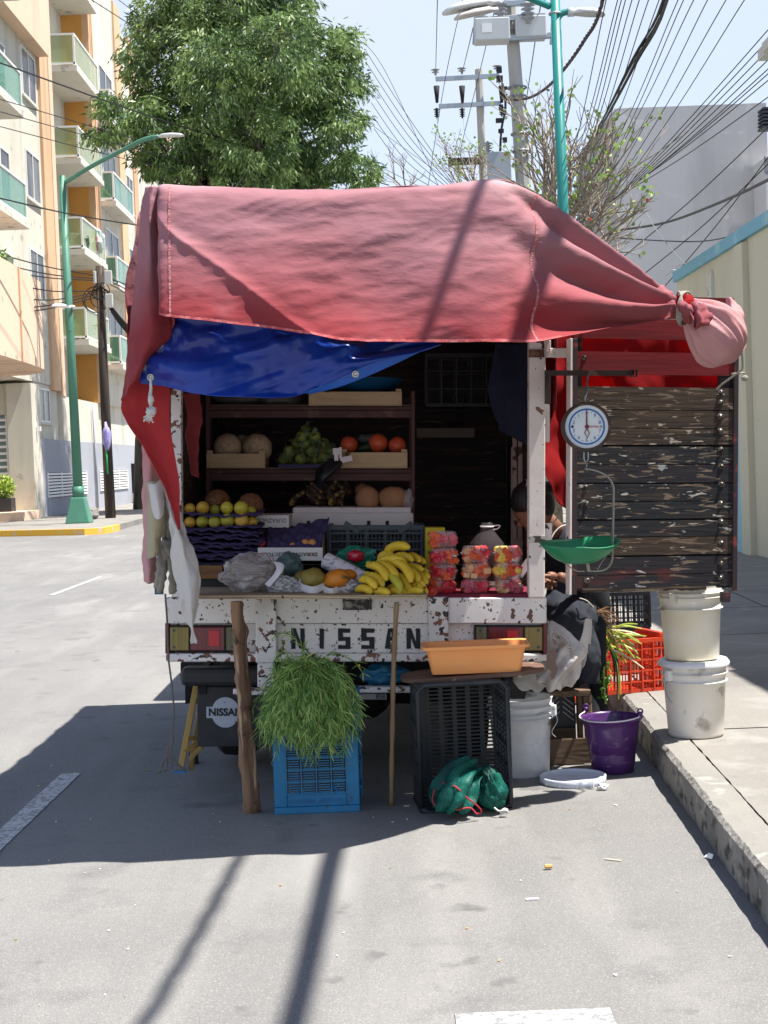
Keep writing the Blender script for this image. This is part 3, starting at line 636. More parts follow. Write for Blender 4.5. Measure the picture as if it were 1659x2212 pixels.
# bare tree
def bare(name,label,bp,tops,seed,leafn,Y):
    rs=random.Random(seed); t=thing(name,label,'tree',bp); b=B(); lb=B()
    m_br=M('pale_bark',(.3,.25,.19),.9,layers=[(9,.5,.65,(.17,.14,.11),4)])
    tips=[]
    def br_(p,d,L,r,dep):
        k=3; pts=[p]; dd=d.copy()
        for i in range(k):
            dd=(dd+V((rs.gauss(0,.09),rs.gauss(0,.09),rs.gauss(0,.05)+.03))).normalized(); pts.append(pts[-1]+dd*L/k)
        b.tube(pts,[r,r*.88,r*.76,r*.65],5 if dep<3 else 4,cap=False)
        if dep>=5 or r<.003: tips.append((pts[-1],dd)); return
        n=rs.choice((2,3)) if dep>0 else 4
        for i in range(n):
            nd=(dd+V((rs.gauss(0,.42),rs.gauss(0,.42),rs.gauss(0,.25)+.02))).normalized()
            br_(pts[-1] if i<2 else pts[rs.choice((1,2))],nd,L*rs.uniform(.6,.85),r*.62,dep+1)
    fork=tops[0]; b.tube([bp,bp*.4+fork*.6+V((.05,0,0)),fork],[.13,.1,.085],8)
    for (u,v,dy,L) in tops[1:]:
        q=W(u,v,Y+dy); d=(q-fork); br_(fork,d.normalized(),d.length*.42,.045,1)
    rs.shuffle(tips)
    for p,d in tips[:leafn]:
        for j in range(3 if (p-fork).z>.9 else 1):
            q=p+V((rs.gauss(0,.06),rs.gauss(0,.06),rs.gauss(0,.06))); lb.mi=rs.choice((0,0,0,1,1,2)) if rs.random()<.98 else 3; s=rs.uniform(.018,.036)
            a=V((rs.gauss(0,1),rs.gauss(0,.4),rs.gauss(0,1))).normalized(); c=a.cross(V((rs.gauss(0,.4),1,rs.gauss(0,.4)))).normalized()
            lb.af([lb.av(q+a*s*math.cos(k*1.047)+c*s*math.sin(k*1.047)) for k in range(6)])
    part('trunk',b,m_br,t,True); part('leaves',lb,[M('fresh_leaf',(.22,.38,.05),.5,trl=.35),M('fresh_leaf_pale',(.35,.48,.12),.5,trl=.35),M('fresh_leaf_dull',(.14,.22,.06),.5,trl=.3),M('red_blossom',(.6,.05,.03),.5,trl=.3)],t)
fk=W(1165,600,22); bp=V((fk.x+.1,fk.y,.15))
bare('bare_tree','bare branching tree with few new leaves behind the tarp and teal post',bp,[fk]+[(1140,250,0,1),(1180,230,.5,1),(1230,260,-.5,1),(1290,290,0,1),(1340,320,.5,1),(1380,380,0,1),(1390,450,-.5,1),(1370,520,0,1),(1250,330,.3,1),(1320,400,-.4,1),(1210,300,1,1),(1340,470,.6,1),(1300,350,.2,1),(1270,420,-.6,1)],3,130,22)
fk=W(1040,470,40); bp=V((fk.x,fk.y,.15))
bare('small_bare_tree','smaller sparse tree with green tufts left of the electric box',bp,[fk]+[(985,330,0,1),(1010,320,.5,1),(1030,330,0,1),(970,365,0,1),(1045,350,.3,1)],8,60,40)
fk=W(880,420,60); bp=V((fk.x,fk.y,.15))
bare('distant_bare_tree','faint leafless tree far down the street beside the big crown',bp,[fk]+[(815,345,0,1),(850,340,0,1),(900,370,0,1)],6,0,60)
# off-frame roadside wire is part of the real street; sun and sky
w=bpy.data.worlds.new('World'); bpy.context.scene.world=w; w.use_nodes=True; nt=w.node_tree
sky=nt.nodes.new('ShaderNodeTexSky'); sky.sky_type='NISHITA'; sky.sun_disc=False
SD=V((.40,-.06,1)).normalized(); el=math.asin(SD.z); az=math.atan2(SD.x,SD.y)
sky.sun_elevation=el; sky.sun_rotation=az; sky.altitude=2240; sky.air_density=SKY_AIR; sky.dust_density=SKY_DUST; sky.ozone_density=1.0
clt=nt.nodes.new('ShaderNodeTexCoord'); cln=nt.nodes.new('ShaderNodeTexNoise'); cln.inputs['Scale'].default_value=2.2; cln.inputs['Detail'].default_value=7; cln.inputs['Distortion'].default_value=.6; nt.links.new(clt.outputs['Generated'],cln.inputs['Vector'])
clm=nt.nodes.new('ShaderNodeMapRange'); nt.links.new(cln.outputs['Fac'],clm.inputs[0]); clm.inputs[1].default_value=.3; clm.inputs[2].default_value=.75; clm.inputs[3].default_value=.55; clm.inputs[4].default_value=.95
clx=nt.nodes.new('ShaderNodeMix'); clx.data_type='RGBA'; csx=nt.nodes.new('ShaderNodeSeparateXYZ'); nt.links.new(clt.outputs['Generated'],csx.inputs[0])
cmr=nt.nodes.new('ShaderNodeMapRange'); nt.links.new(csx.outputs[2],cmr.inputs[0]); cmr.inputs[1].default_value=.30; cmr.inputs[2].default_value=.62; cmr.inputs[3].default_value=1; cmr.inputs[4].default_value=.05
cmu=nt.nodes.new('ShaderNodeMath'); cmu.operation='MULTIPLY'; nt.links.new(clm.outputs[0],cmu.inputs[0]); nt.links.new(cmr.outputs[0],cmu.inputs[1]); nt.links.new(cmu.outputs[0],clx.inputs[0]); nt.links.new(sky.outputs[0],clx.inputs[6]); clx.inputs[7].default_value=(3.9,4.15,4.6,1)
bg=nt.nodes['Background']; nt.links.new(clx.outputs[2],bg.inputs[0]); bg.inputs[1].default_value=SKY_STR
sl=bpy.data.lights.new('sun','SUN'); sl.energy=SUN_STR; sl.angle=math.radians(.5); sl.color=(1,.955,.89); so=bpy.data.objects.new('sun',sl); C.objects.link(so); so.location=(5,0,12)
so.rotation_euler=SD.to_track_quat('Z','Y').to_euler()
# ================= TRUCK (T frame) =================
YT=6.85
def TB(b,u0,u1,v0,v1,y,d):
    a=T(u0,v1,y);c=T(u1,v0,y); return b.bx(a.x,c.x,y,y+d,a.z,c.z)
m_wp=M('chipped_white_paint',(.80,.76,.74),.42,layers=[(3,.5,.78,(.68,.65,.61),5),((30,30,7),.68,.74,(.38,.24,.16),7),(26,.640,.65,(.13,.06,.045),9),(26,.655,.665,(.03,.026,.028),9),(75,.65,.66,(.05,.04,.04),5),((7,7,7),.70,.71,(.30,.03,.025),9)],bump=(14,.25,9,.004))
m_wpe=M('worn_white_edge',(.78,.75,.73),.45,layers=[(3,.5,.75,(.5,.47,.44),5),(30,.57,.585,(.2,.08,.055),9),(30,.60,.61,(.03,.026,.028),9)],bump=(18,.3,9,.004))
m_rst=M('rusty_white_post',(.74,.66,.63),.5,layers=[(4,.45,.7,(.64,.54,.50),5),(16,.645,.66,(.2,.08,.06),9),(16,.67,.68,(.035,.02,.022),9),((70,70,40),.68,.7,(.06,.04,.04),5)],bump=(14,.3,9,.004))
m_blkp=M('black_rubber',(.02,.021,.025),.55,layers=[(8,.5,.75,(.035,.036,.04),4)],bump=(20,.15))
m_chas=M('chassis_black',(.012,.012,.013),.8)
m_wd=M('dark_plank',(.035,.027,.022),.85,layers=[((2,6,22),.5,.68,(.10,.06,.035),8),((5,5,60),.6,.72,(.17,.12,.08),6)],bump=((8,8,70),.6,6,.004))
tk=thing('pickup_truck','worn white stake bed pickup truck seen from behind, opened up as a stall','truck',T(770,1700,8.0),fr='T')
def tp(name,b,m,par=None,**k): return part(name,b,m,par or tk,**k)
# tailgate
b=B(); TB(b,596,926,1291,1347,YT,.05); TB(b,358,555,1291,1347,YT,.05); TB(b,968,1181,1291,1347,YT,.05)
tg=tp('tailgate_rail',b,m_wp,bev=.006)
b=B(); TB(b,552,597,1290,1432,YT-.025,.09); TB(b,925,969,1290,1432,YT-.025,.09); tp('stake_pocket',b,m_wpe,bev=.006)
b=B(); TB(b,556,593,1432,1490,YT-.02,.05); tp('bracket',b,m_wpe,bev=.005)
b=B(); TB(b,597,925,1347.5,1412,YT+.035,.03); rp=tp('tailgate_panel',b,m_wp)
b=B(); TB(b,358,552,1347.5,1412,YT+.06,.03); TB(b,969,1181,1347.5,1412,YT+.06,.03); tp('light_recess',b,m_wp)
b=B(); TB(b,358,1181,1412,1430,YT-.01,.1); tp('lower_rail',b,m_wpe,bev=.008)
b=B(); TB(b,357,364,1347,1412,YT,.06); TB(b,1174,1182,1347,1412,YT,.06); tp('corner_plate',b,M('oxide_red',(.16,.03,.03),.6,layers=[(20,.5,.6,(.04,.03,.03),6)]))
# stencil letters
def stencil(b,u0,u1,ch):
    v0,v1=1357,1402; w=u1-u0; h=v1-v0; y=YT+.031
    def P(*pts): b.prism(pts,lambda p:T(u0+p[0]*w,v0+p[1]*h,y),lambda p:T(u0+p[0]*w,v0+p[1]*h,y+.006))
    if ch=='N': P((0,0),(.33,0),(.33,.98),(0,1)); P((.68,0),(1,.02),(1,1),(.68,.98)); P((.3,0.03),(.335,.0),(.72,.72),(.72,1),(.6,.97),(.32,.45))
    if ch=='I': P((0,0),(1,.03),(.95,1),(.04,.97))
    if ch=='S': P((0,0),(1,.02),(.98,.22),(.42,.22),(.42,.2),(0,.2)); P((0,.2),(.4,.2),(.42,.42),(.0,.45)); P((0,.45),(.42,.42),(1,.42),(1,.6),(.02,.62)); P((.6,.6),(1,.6),(1,.82),(.62,.82)); P((.02,.8),(.62,.82),(1,.82),(1,1),(.0,1))
    if ch=='A': P((.25,.02),(.48,0),(.42,1),(0,.98),(.12,.5)); P((.52,0),(.78,.02),(1,1),(.62,.98),(.6,.72),(.54,.6)); P((.46,.42),(.58,.42),(.58,.6),(.44,.6)); P((.44,0),(.56,0),(.56,.2),(.46,.2))
m_sb=M('stencil_black',(.018,.02,.026),.7,layers=[(45,.70,.72,(.5,.48,.46),7)])
for u0,u1,ch in ((629,658,'N'),(690,700,'I'),(730,757,'S'),(780,809,'S'),(831,859,'A'),(878,908,'N')):
    b=B(); stencil(b,u0,u1,ch); part('letter',b,m_sb,rp)
b=B(); TB(b,745,798,1296,1318,YT-.012,.02); TB(b,740,744,1292,1318,YT-.014,.02); TB(b,799,803,1292,1318,YT-.014,.02); tp('latch',b,M('latch_black',(.03,.03,.03),.6,layers=[(30,.5,.6,(.3,.28,.25),6)]),bev=.003)
# tail lights
m_red=M('red_lens',(.13,.012,.022),.2,spec=.6,layers=[((90,2,2),.4,.6,(.17,.02,.03),1)]);m_red2=M('red_reflector',(.55,.03,.04),.25);m_amb=M('amber_lens',(.22,.17,.05),.25,layers=[((80,2,2),.4,.6,(.28,.22,.07),1)]);m_olv=M('clear_lens_dirty',(.13,.13,.07),.3,layers=[((80,2,2),.4,.6,(.17,.17,.10),1)])
def tail(us,order):
    b=B(); TB(b,us[0]-4,us[3]+3,1352,1408,YT+.02,.04); t=tp('tail_light',b,M('lamp_housing',(.05,.015,.02),.5),bev=.003)
    for i,m in enumerate(order):
        b=B(); TB(b,us[i]+1,us[i+1]-1,1355,1405,YT+.005,.02); l=part('lens',b,m,t,bev=.003)
    for u in (us[1],us[2]): b=B(); TB(b,u-1.5,u+1.5,1353,1407,YT+.002,.02); part('divider',b,m_chas,t)
    u=(us[1]+us[2])/2; b=B(); TB(b,u+3,u+27,1362,1396,YT+.001,.01); part('reflector',b,m_red2,t,bev=.002)
    b=B()
    for u in (us[0]+10,us[3]-10):
        for v in (1362,1398): c=T(u,v,YT+.004); b.tube([c,c+V((0,.01,0))],.007,8)
    part('screw',b,M('screw',(.08,.08,.08),.5,metal=.6),t)
tail((366,409,486,512),(m_amb,m_red,m_olv)); tail((1028,1053,1132,1173),(m_olv,m_red,m_amb))
# underside
b=B(); TB(b,390,600,1444,1483,YT+.05,.12); tp('bumper',b,m_blkp,bev=.02)
b=B(); TB(b,426,592,1483,1613,YT+.12,.012); mf=tp('mud_flap',b,m_blkp,bev=.004)
m_dec=M('decal_silver',(.42,.46,.53),.5,layers=[(25,.66,.69,(.1,.1,.12),5)])
b=B(); c=T(487,1539,YT+.112)
for s in (1,-1):
    pts=[(math.cos(a)*.062,s*math.sin(a)*.062) for a in [math.radians(15+150*i/20) for i in range(21)]]
    b.prism(pts,lambda p:c+V((p[0],0,p[1]+s*.008)),lambda p:c+V((p[0],.008,p[1]+s*.008)))
a_=T(446,1551,YT+.112); d_=T(529,1527,YT+.112); b.bx(a_.x,d_.x,a_.y-.001,a_.y+.008,a_.z,d_.z); em=part('emblem',b,m_dec,mf)
b=B(); xf=Matrix.Translation(T(487,1539,YT+.109))@Matrix.Rotation(math.pi/2,4,'X'); b.text('NISSAN',.047,xf,.001,sx=.98,off=.0016); part('emblem_text',b,M('emblem_black',(.012,.014,.02),.6),mf)
b=B(); TB(b,430,445,1444,1500,YT+.1,.3); TB(b,390,1160,1432,1470,YT+.6,.1); TB(b,470,510,1440,1500,YT+.3,2.4); TB(b,1010,1050,1440,1500,YT+.3,2.4); TB(b,400,1160,1470,1520,YT+1.3,.06); tp('chassis',b,m_chas)
b=B(); TB(b,503,596,1488,1502,YT+.03,.05); TB(b,700,905,1484,1497,YT+.05,.06); tp('step_bar',b,m_wpe,bev=.006)
b=B(); TB(b,757,835,1499,1511,YT+.06,.01); pl=tp('number_plate',b,M('plate_grey',(.28,.28,.28),.5)); b=B(); b.text('858',.03,Matrix.Translation(T(822,1505,YT+.055))@Matrix.Rotation(math.pi/2,4,'X'),.0005,align='CENTER'); part('plate_text',b,m_chas,pl)
b=B(); TB(b,1092,1160,1440,1510,YT+.5,.012); tp('mud_flap',b,m_blkp,label='plain rear right mud flap')
def wheel(x,y,n='wheel'):
    R=Matrix.Rotation(math.pi/2,3,'Y'); b=B(); b.lathe([(.19,-.09),(.30,-.1),(.325,-.07),(.33,0),(.325,.07),(.30,.1),(.19,.09)],(x,y,.335),28,R,nf=lambda a,z:1+(.012 if int(a*14)%2 and abs(z)<.08 else 0)); w_=tp(n,b,M('tyre',(.02,.02,.02),.85),smooth=False)
    b=B(); b.lathe([(.02,-.05),(.19,-.06),(.19,.06),(.02,.05)],(x,y,.335),20,R); part('rim',b,M('rim_grey',(.3,.3,.3),.5,metal=.5),w_)
for x in (-.74,.42): wheel(x,7.8); wheel(x,11.1)
b=B(); b.tube([(-.7,7.8,.335),(.5,7.8,.335)],.05,8); b.ball((-.1,7.8,.335),.15,12); tp('axle',b,m_chas,smooth=True)
b=B(); b.bx(-.88,-.45,8.5,9.7,.27,.66); tp('tank_light_blocker',b,m_chas,bev=.03)  # unseen tank, box, wheel and valance added to block light under the truck
b=B(); b.bx(.25,.66,8.5,9.7,.27,.66); tp('box_light_blocker',b,m_chas,bev=.02)
b=B(); b.lathe([(.19,-.09),(.30,-.1),(.325,-.07),(.33,0),(.325,.07),(.30,.1),(.19,.09)],(-.1,9.0,.5),28); tp('wheel_light_blocker',b,m_chas,smooth=True)
b=B(); b.bx(-.88,.66,9.86,9.9,.22,.62); tp('valance_light_blocker',b,m_chas)
# bed
fl=T(0,1290,YT).z
b=B(); b.bx(-.94,.70,YT+.06,9.75,fl-.06,fl-.005); tp('bed_floor',b,m_wd)
def plankwall(x0,x1,y0,y1,zs,along='x'):
    b=B()
    for i,(z0,z1) in enumerate(zs): b.bx(x0,x1,y0+wr.uniform(-.003,.003),y1+wr.uniform(-.003,.003),z0,z1)
    return b
zs=[(fl+.01+i*.165,fl+.174+i*.165) for i in range(10)]
b=B(); b.bx(-.95,.725,9.1,9.106,fl,2.36); tp('front_blackout',b,m_chas)  # unseen dark sheets added behind the boards to stop light through their gaps
b=B(); b.bx(-.994,-.988,YT+.25,9.7,fl,2.4); tp('side_blackout',b,m_chas)
b=B(); b.bx(.763,.768,YT+1.0,9.7,fl,2.4); tp('side_blackout',b,m_chas)
tp('side_boards',plankwall(-.985,-.955,YT+.2,9.7,zs),m_wd,bev=.003); tp('side_boards',plankwall(.73,.76,YT+.95,9.7,zs),m_wd,bev=.003)
tp('front_boards',plankwall(-.95,.725,9.05,9.08,zs),M('interior_plank',(.035,.028,.03),.8,layers=[((2,6,22),.5,.68,(.09,.055,.04),8),((9,9,50),.63,.7,(.18,.12,.08),6)],bump=((8,8,70),.6,6,.004)),bev=.003)
b=B(); TB(b,371,391,840,1290,YT,.06); tp('left_post',b,m_wpe,bev=.004)
b=B(); p0=T(1141,1290,YT);p1=T(1178,640,YT); b.bx(p0.x,p1.x,YT-.02,YT+.07,p0.z,p1.z); rp2=tp('right_post',b,m_rst,bev=.005)
b=B(); TB(b,1176,1190,735,760,YT+.0,.05); TB(b,1176,1188,873,955,YT,.05); TB(b,1176,1193,1130,1190,YT,.05); TB(b,1178,1236,752,772,YT+.01,.03); tp('hinge',b,m_rst,bev=.003)
b=B(); TB(b,1142,1176,755,772,YT-.027,.006); tp('rust_strap',b,M('rust',(.10,.04,.03),.8,layers=[(20,.5,.65,(.25,.13,.08),6)]))
b=B(); TB(b,1141,1178,1158,1172,YT-.026,.006); tp('dark_band',b,M('band_dark',(.05,.045,.045),.7,layers=[(30,.55,.6,(.4,.36,.33),6)]))
b=B()
for x in (-.93,.69):
    b.bx(x-.03,x+.03,9.6,9.66,fl,2.5)
for y in (YT+.05,8.3,9.6): b.bx(-.95,.70,y,y+.04,2.36,2.40)
b.bx(-.95,-.91,6.0,9.66,2.40,2.44); b.bx(.43,.47,6.03,9.66,2.40,2.44)
tp('roof_frame',b,m_chas)
# slatted inner wall at right behind the vendor
b=B(); 
for i in range(3): u0=1107+i*12; a=T(u0,1165,8.0);c=T(u0+10,945,8.0); b.bx(a.x,c.x,8.0+i*.0,8.03,a.z,c.z)
b.bx(T(1105,1165,8).x,T(1141,1165,8).x,8.03,8.06,T(1105,1165,8).z-.2,T(1105,965,8).z)
tp('inner_slats',b,M('pinkish_slat',(.42,.3,.27),.7,layers=[(20,.6,.64,(.08,.04,.03),7)]),bev=.003)
# cab
b=B(); b.prism([(9.85,.45),(9.85,1.72),(11.2,1.72),(11.75,1.15),(12.5,1.05),(12.6,.45)],lambda p:V((-.9,p[0],p[1])),lambda p:V((.66,p[0],p[1]))); cb=tp('cab',b,m_wp,bev=.04)
b=B(); b.bx(-.6,.36,9.835,9.849,1.25,1.62); part('rear_window',b,m_pane,cb)
# ---- open rear door (plank gate)
DA=Matrix.Translation(T(1234,1000,6.83))@Matrix.Rotation(math.radians(13),4,'Z')
dX=lambda u:(u-1234)*6.83/F/math.cos(math.radians(13))*(1+.000028*(u-1234))*1.008
dZ=lambda v:-(v-1000)*6.90/F
m_blw=M('worn_black_plank',(.010,.011,.015),.6,layers=[((3,3,8),.54,.64,(.045,.028,.02),9,0,'N',.8),((4,4,110),.52,.68,(.028,.02,.015),4,0,'N',.6),((9,9,62),.60,.63,(.17,.125,.09),14,.7),((13,13,50),.64,.655,(.40,.37,.33),14,.4)],bump=((5,5,70),.6,6,.004))
m_brw=M('weathered_brown_plank',(.040,.025,.017),.75,layers=[((3,3,9),.48,.60,(.012,.010,.011),9,0,'N',.85),((4,4,110),.5,.66,(.075,.048,.03),4,0,'N',.7),((9,9,62),.585,.615,(.15,.105,.07),14,.7),((13,13,50),.65,.665,(.36,.30,.24),14,.4)],bump=((5,5,70),.5,6,.004))
m_rdw=M('red_painted_plank',(.15,.006,.010),.5,layers=[((5,5,30),.64,.67,(.09,.05,.045),9),((2,2,10),.5,.75,(.09,.005,.008),5)],bump=((5,5,60),.3,6,.004))
m_mix=M('mixed_paint_plank',(.014,.012,.017),.6,layers=[((3,3,9),.56,.66,(.085,.016,.014),9,0,'N',.9),((4,4,110),.52,.68,(.03,.02,.018),4,0,'N',.5),((9,9,62),.605,.63,(.17,.125,.09),14,.7),((10,10,24),.645,.66,(.30,.30,.30),12,.4)],bump=((5,5,70),.5,6,.004))
m_dst=M('door_steel',(.035,.022,.026),.5,layers=[(14,.6,.66,(.2,.04,.035),6)])
dr=thing('stall_gate','open plank gate of black and red boards at the right of the truck','gate',DA.to_translation(),fr='T')
def DB(b,u0,u1,v0,v1,y0,y1,wv=0,seed=0):
    b.xf=DA; x0,x1,z0,z1=dX(u0),dX(u1),dZ(v1),dZ(v0)
    if not wv: b.bx(x0,x1,y0,y1,z0,z1)
    else:
        n=60; top=[];bot=[]
        for i in range(n+1):
            x=x0+(x1-x0)*i/n; q=max(0,NZ.noise(V((x*9,seed*3.1,0)))-.1)*wv+NZ.noise(V((x*40,seed*3.1,0)))*wv*.15; r=max(0,NZ.noise(V((x*9,seed*3.1+9,0)))-.1)*wv+NZ.noise(V((x*40,seed+5.,0)))*wv*.15
            top.append((x,z1-q));bot.append((x,z0+r))
        for yy,fl_ in ((y0,False),(y1,True)): b.grid([[V((x,yy,z)) for x,z in top],[V((x,yy,z)) for x,z in bot]],flip=fl_)
        b.grid([[V((x,y1,z)) for x,z in top],[V((x,y0,z)) for x,z in top]]); b.grid([[V((x,y0,z)) for x,z in bot],[V((x,y1,z)) for x,z in bot]])
    b.xf=None; return b
for i,(v0,v1,m,wv) in enumerate([(640,688,m_rdw,0),(689,734,m_rdw,0),(761,810,m_rdw,.003),(836,885,m_brw,.006),(886,925,m_brw,.006),(925.5,961,m_brw,.004),(964.5,1003.5,m_blw,.004),(1004,1043,m_mix,.006),(1045,1083,m_blw,.006),(1083.5,1121.5,m_blw,.008),(1124,1160,m_blw,.006),(1160.5,1200,m_brw,.01),(1203,1241,m_mix,.004),(1241.5,1270,m_mix,.012)]):
    b=DB(B(),1238,1596,v0+.3,v1-.5,0,.022,wv*.35,i); part('plank',b,m,dr,bev=0)
b=DB(B(),1262,1540,1263,1279,.012,.03,.02,31); part('splintered_board',b,M('splinter',(.3,.22,.15),.9,layers=[((5,5,60),.45,.55,(.06,.045,.035),8)]),dr)
b=DB(B(),1229,1234,735,1282,-.012,.04); part('gate_post',b,m_rst,dr,bev=.002)
b=DB(B(),1234.2,1246,735,1282,-.008,.04); part('gate_post',b,m_dst,dr,bev=.002)
b=DB(B(),1595,1606,660,1281,-.01,.04); part('gate_post',b,m_dst,dr,bev=.003)
b=DB(B(),1570,1594,640,1275,.027,.05); DB(b,1246,1262,640,1275,.027,.05); part('rear_batten',b,m_dst,dr)
b=DB(B(),1247,1594,842,1258,.0235,.027); part('gap_blackout',b,m_chas,dr)  # dark sheet added behind the planks to block the bright gaps
b=DB(B(),1574,1592,1283,1306,-.005,.03); part('lower_hinge',b,m_dst,dr,bev=.003)
for (u,v,s) in [(1567,845,1),(1567,867,1),(1566,898,1.2),(1566,930,1.2),(1568,970,1),(1569,1007,1),(1570,1046,1.1),(1569,1088,1),(1570,1128,1),(1571,1175,1.1),(1570,1219,1.1),(1569,1251,1),(1268,1086,.9),(1266,1051,.9),(1270,1211+40,1.1),(1262,690+15,.8),(1262,775,.8)]:
    b=B(); b.xf=DA; R=Matrix.Rotation(math.pi/2,3,'X'); b.lathe([(.014*s,0),(.014*s,.003),(.008*s,.004),(.008*s,.009),(.004*s,.013)],(dX(u),0,dZ(v)),12,R); b.xf=None; part('bolt',b,M('bolt_steel',(.2,.19,.17),.35,metal=.8,layers=[(60,.5,.6,(.05,.03,.02),4)]),dr,smooth=False)
# scale bar
b=B(); TB(b,1178,1370,800,811,6.56,.02); e=B(); 
bt_=[(1361,799),(1376,799),(1376,814),(1361,814)]
for i in range(4):
    pass
q0=T(1361,814,6.545);q1=T(1376,799,6.545)
for (x0_,x1_,z0_,z1_) in ((q0.x,q0.x+.003,q0.z,q1.z),(q1.x-.003,q1.x,q0.z,q1.z),(q0.x+.003,q1.x-.003,q0.z,q0.z+.003),(q0.x+.003,q1.x-.003,q1.z-.003,q1.z)): b.bx(x0_,x1_,6.53,6.56,z0_,z1_)
b.beam(T(1182,806,6.57),T(1182,806,6.86),.022,.022); TB(b,1178,1190,812,872,6.8,.03)
tp('scale_bar',b,M('bar_rust',(.04,.022,.02),.7,layers=[(15,.6,.68,(.14,.07,.05),5)]))
# ---- hanging scale
sy=6.5; sc_=thing('hanging_scale','round dial hanging scale with green pan below it in front of the gate','scale',T(1266,1240,sy),fr='T')
c=T(1266,922,sy); Rx=Matrix.Rotation(math.pi/2,3,'X')
b=B(); r=.104; b.lathe([(r*.96,-.035),(r,-.03),(r*1.0,.02),(r*.985,.03),(r*.9,.034),(r*.875,.02)],c,48,Rx,cap=False); b.lathe([(.001,-.034),(r*.95,-.035)],c,48,Rx,cap=False); cs=part('case',b,M('scale_case',(.055,.035,.03),.5,layers=[(12,.55,.65,(.12,.07,.05),5)]),sc_,True)
yf=c.y-.020
b=B(); b.lathe([(.0005,.020),(r*.875,.020)],c,48,Rx,cap=False); fc=part('dial_face',b,M('dial_white',(.72,.76,.8),.3,layers=[(6,.6,.75,(.6,.66,.72),4)]),sc_)
b=B(); b.lathe([(.070,.0205),(.070,.022),(.077,.022),(.077,.0205)],c,56,Rx,cap=False); part('dial_ring',b,M('dial_blue',(.03,.17,.5),.4),fc,True)
b=B(); mb=M('dial_print',(.05,.13,.36),.5)
cx=c+V((0,0,0))
for i,n in enumerate(('0','1','2','3','4','5','6','7','8','9')):
    a=math.radians(90+36*i); a+=0
    p=V((c.x+math.cos(a)*.058,yf-.003,c.z+math.sin(a)*.058)); b.text(n,.021,Matrix.Translation(p)@Matrix.Rotation(math.pi/2,4,'X'),.0004)
    a=math.radians(90+36*i+18); p=V((c.x+math.cos(a)*.062,yf-.003,c.z+math.sin(a)*.062)); b.cb(p,(.006,.001,.0022))
part('dial_numbers',b,mb,fc)
b=B(); b.text('torino',.017,Matrix.Translation((c.x+.031,yf-.003,c.z+.001))@Matrix.Rotation(math.pi/2,4,'X'),.0006); part('dial_text',b,M('dial_red',(.5,.06,.07),.5),fc)
b=B(); y=yf-.006
b.prism([(-.0015,.075),(.0015,.075),(.003,.03),(.003,0),(-.003,0),(-.003,.03)],lambda p:V((c.x+p[0]-p[1]*.03,y,c.z+p[1])),lambda p:V((c.x+p[0]-p[1]*.03,y+.001,c.z+p[1])))
b.ball((c.x,y,c.z),(.009,.003,.009),12); b.tube([(c.x,y,c.z-.008),(c.x-.009,y,c.z-.026),(c.x+.003,y,c.z-.048),(c.x+.011,y,c.z-.026),(c.x,y,c.z-.008)],.002,6)
part('pointer',b,M('pointer_red',(.16,.03,.035),.4),fc)
for dx,m_ in ((-.061,'hole'),(.061,'hole2')): b=B(); b.ball((c.x+dx,yf-.003,c.z),(.0055,.002,.0055),10); part('dial_rivet',b,M(m_,(.03,.03,.03) if dx<0 else (.3,.28,.2),.5),fc,True)
b=B(); b.tube([T(1268,808,sy+.05),T(1267,850,sy),T(1266,868,sy)],.003,6); b.tube(path([(1272,808,sy+.05),(1268,825,sy+.02),(1270,845,sy),(1264,858,sy),(1266,870,sy)],14,T),.0035,5)
b.tube(path([(1262,973,sy),(1262,992,sy),(1266,998,sy),(1271,990,sy),(1270,973,sy)],12,T),.004,6); b.tube([T(1267,996,sy),T(1268,1018,sy)],.003,6)
part('hook',b,M('hook_steel',(.3,.33,.36),.35,metal=.8),sc_,True)
pts=path([(1263,1012,sy),(1290,1018,sy),(1312,1030,sy),(1324,1050,sy),(1325,1085,sy),(1324,1140,sy),(1323,1190,sy),(1321,1212,sy),(1311,1227,sy),(1295,1233,sy),(1268,1233,sy)],60,T)
b=B(); rows=[]
for i,p in enumerate(pts):
    t=(pts[min(i+1,60)]-pts[max(i-1,0)]).normalized(); n=V((t.z,0,-t.x)); rows.append([p+n*.003+V((0,-.016,0)),p-n*.003+V((0,-.016,0)),p-n*.003+V((0,.016,0)),p+n*.003+V((0,.016,0)),p+n*.003+V((0,-.016,0))])
b.grid(rows); 
TRz=Matrix.Rotation(0,3,'Z')
part('hanger_arm',b,M('arm_steel',(.24,.25,.21),.45,metal=.3,layers=[(9,.55,.7,(.12,.09,.05),5)]),sc_)
b=B(); b.beam(T(1263,1182,sy-.03),T(1272,1234,sy-.03),.014,.012); b.tube(path([(1185,1183,sy),(1215,1212,sy),(1243,1232,sy),(1263,1234,sy)],12,T),.003,5); b.tube(path([(1318,1190,sy-.03),(1300,1215,sy-.03),(1290,1232,sy-.02)],8,T),.002,5)
part('pan_bracket',b,M('bracket_worn',(.3,.27,.2),.6),sc_)
b=B(); c0=T(1252,1184,sy-.02); a1,a2=.170,.105
rows=[]
for i in range(15):
    rr_=i/14; row=[]
    for j in range(49):
        an=6.28318*j/48; x=math.cos(an)*rr_; y=math.sin(an)*rr_
        z=.088*(rr_**2.6)-.066+.008*(x*x)*rr_+y*(.012+.022*max(0,x))*rr_
        row.append(c0+V((x*a1,y*a2,z+.006*x)))
    rows.append(row)
b.grid(rows); part('scale_pan',b,M('green_plastic',(.015,.20,.085),.35,layers=[(5,.55,.75,(.03,.26,.12),4)]),sc_,True,sol=.004)
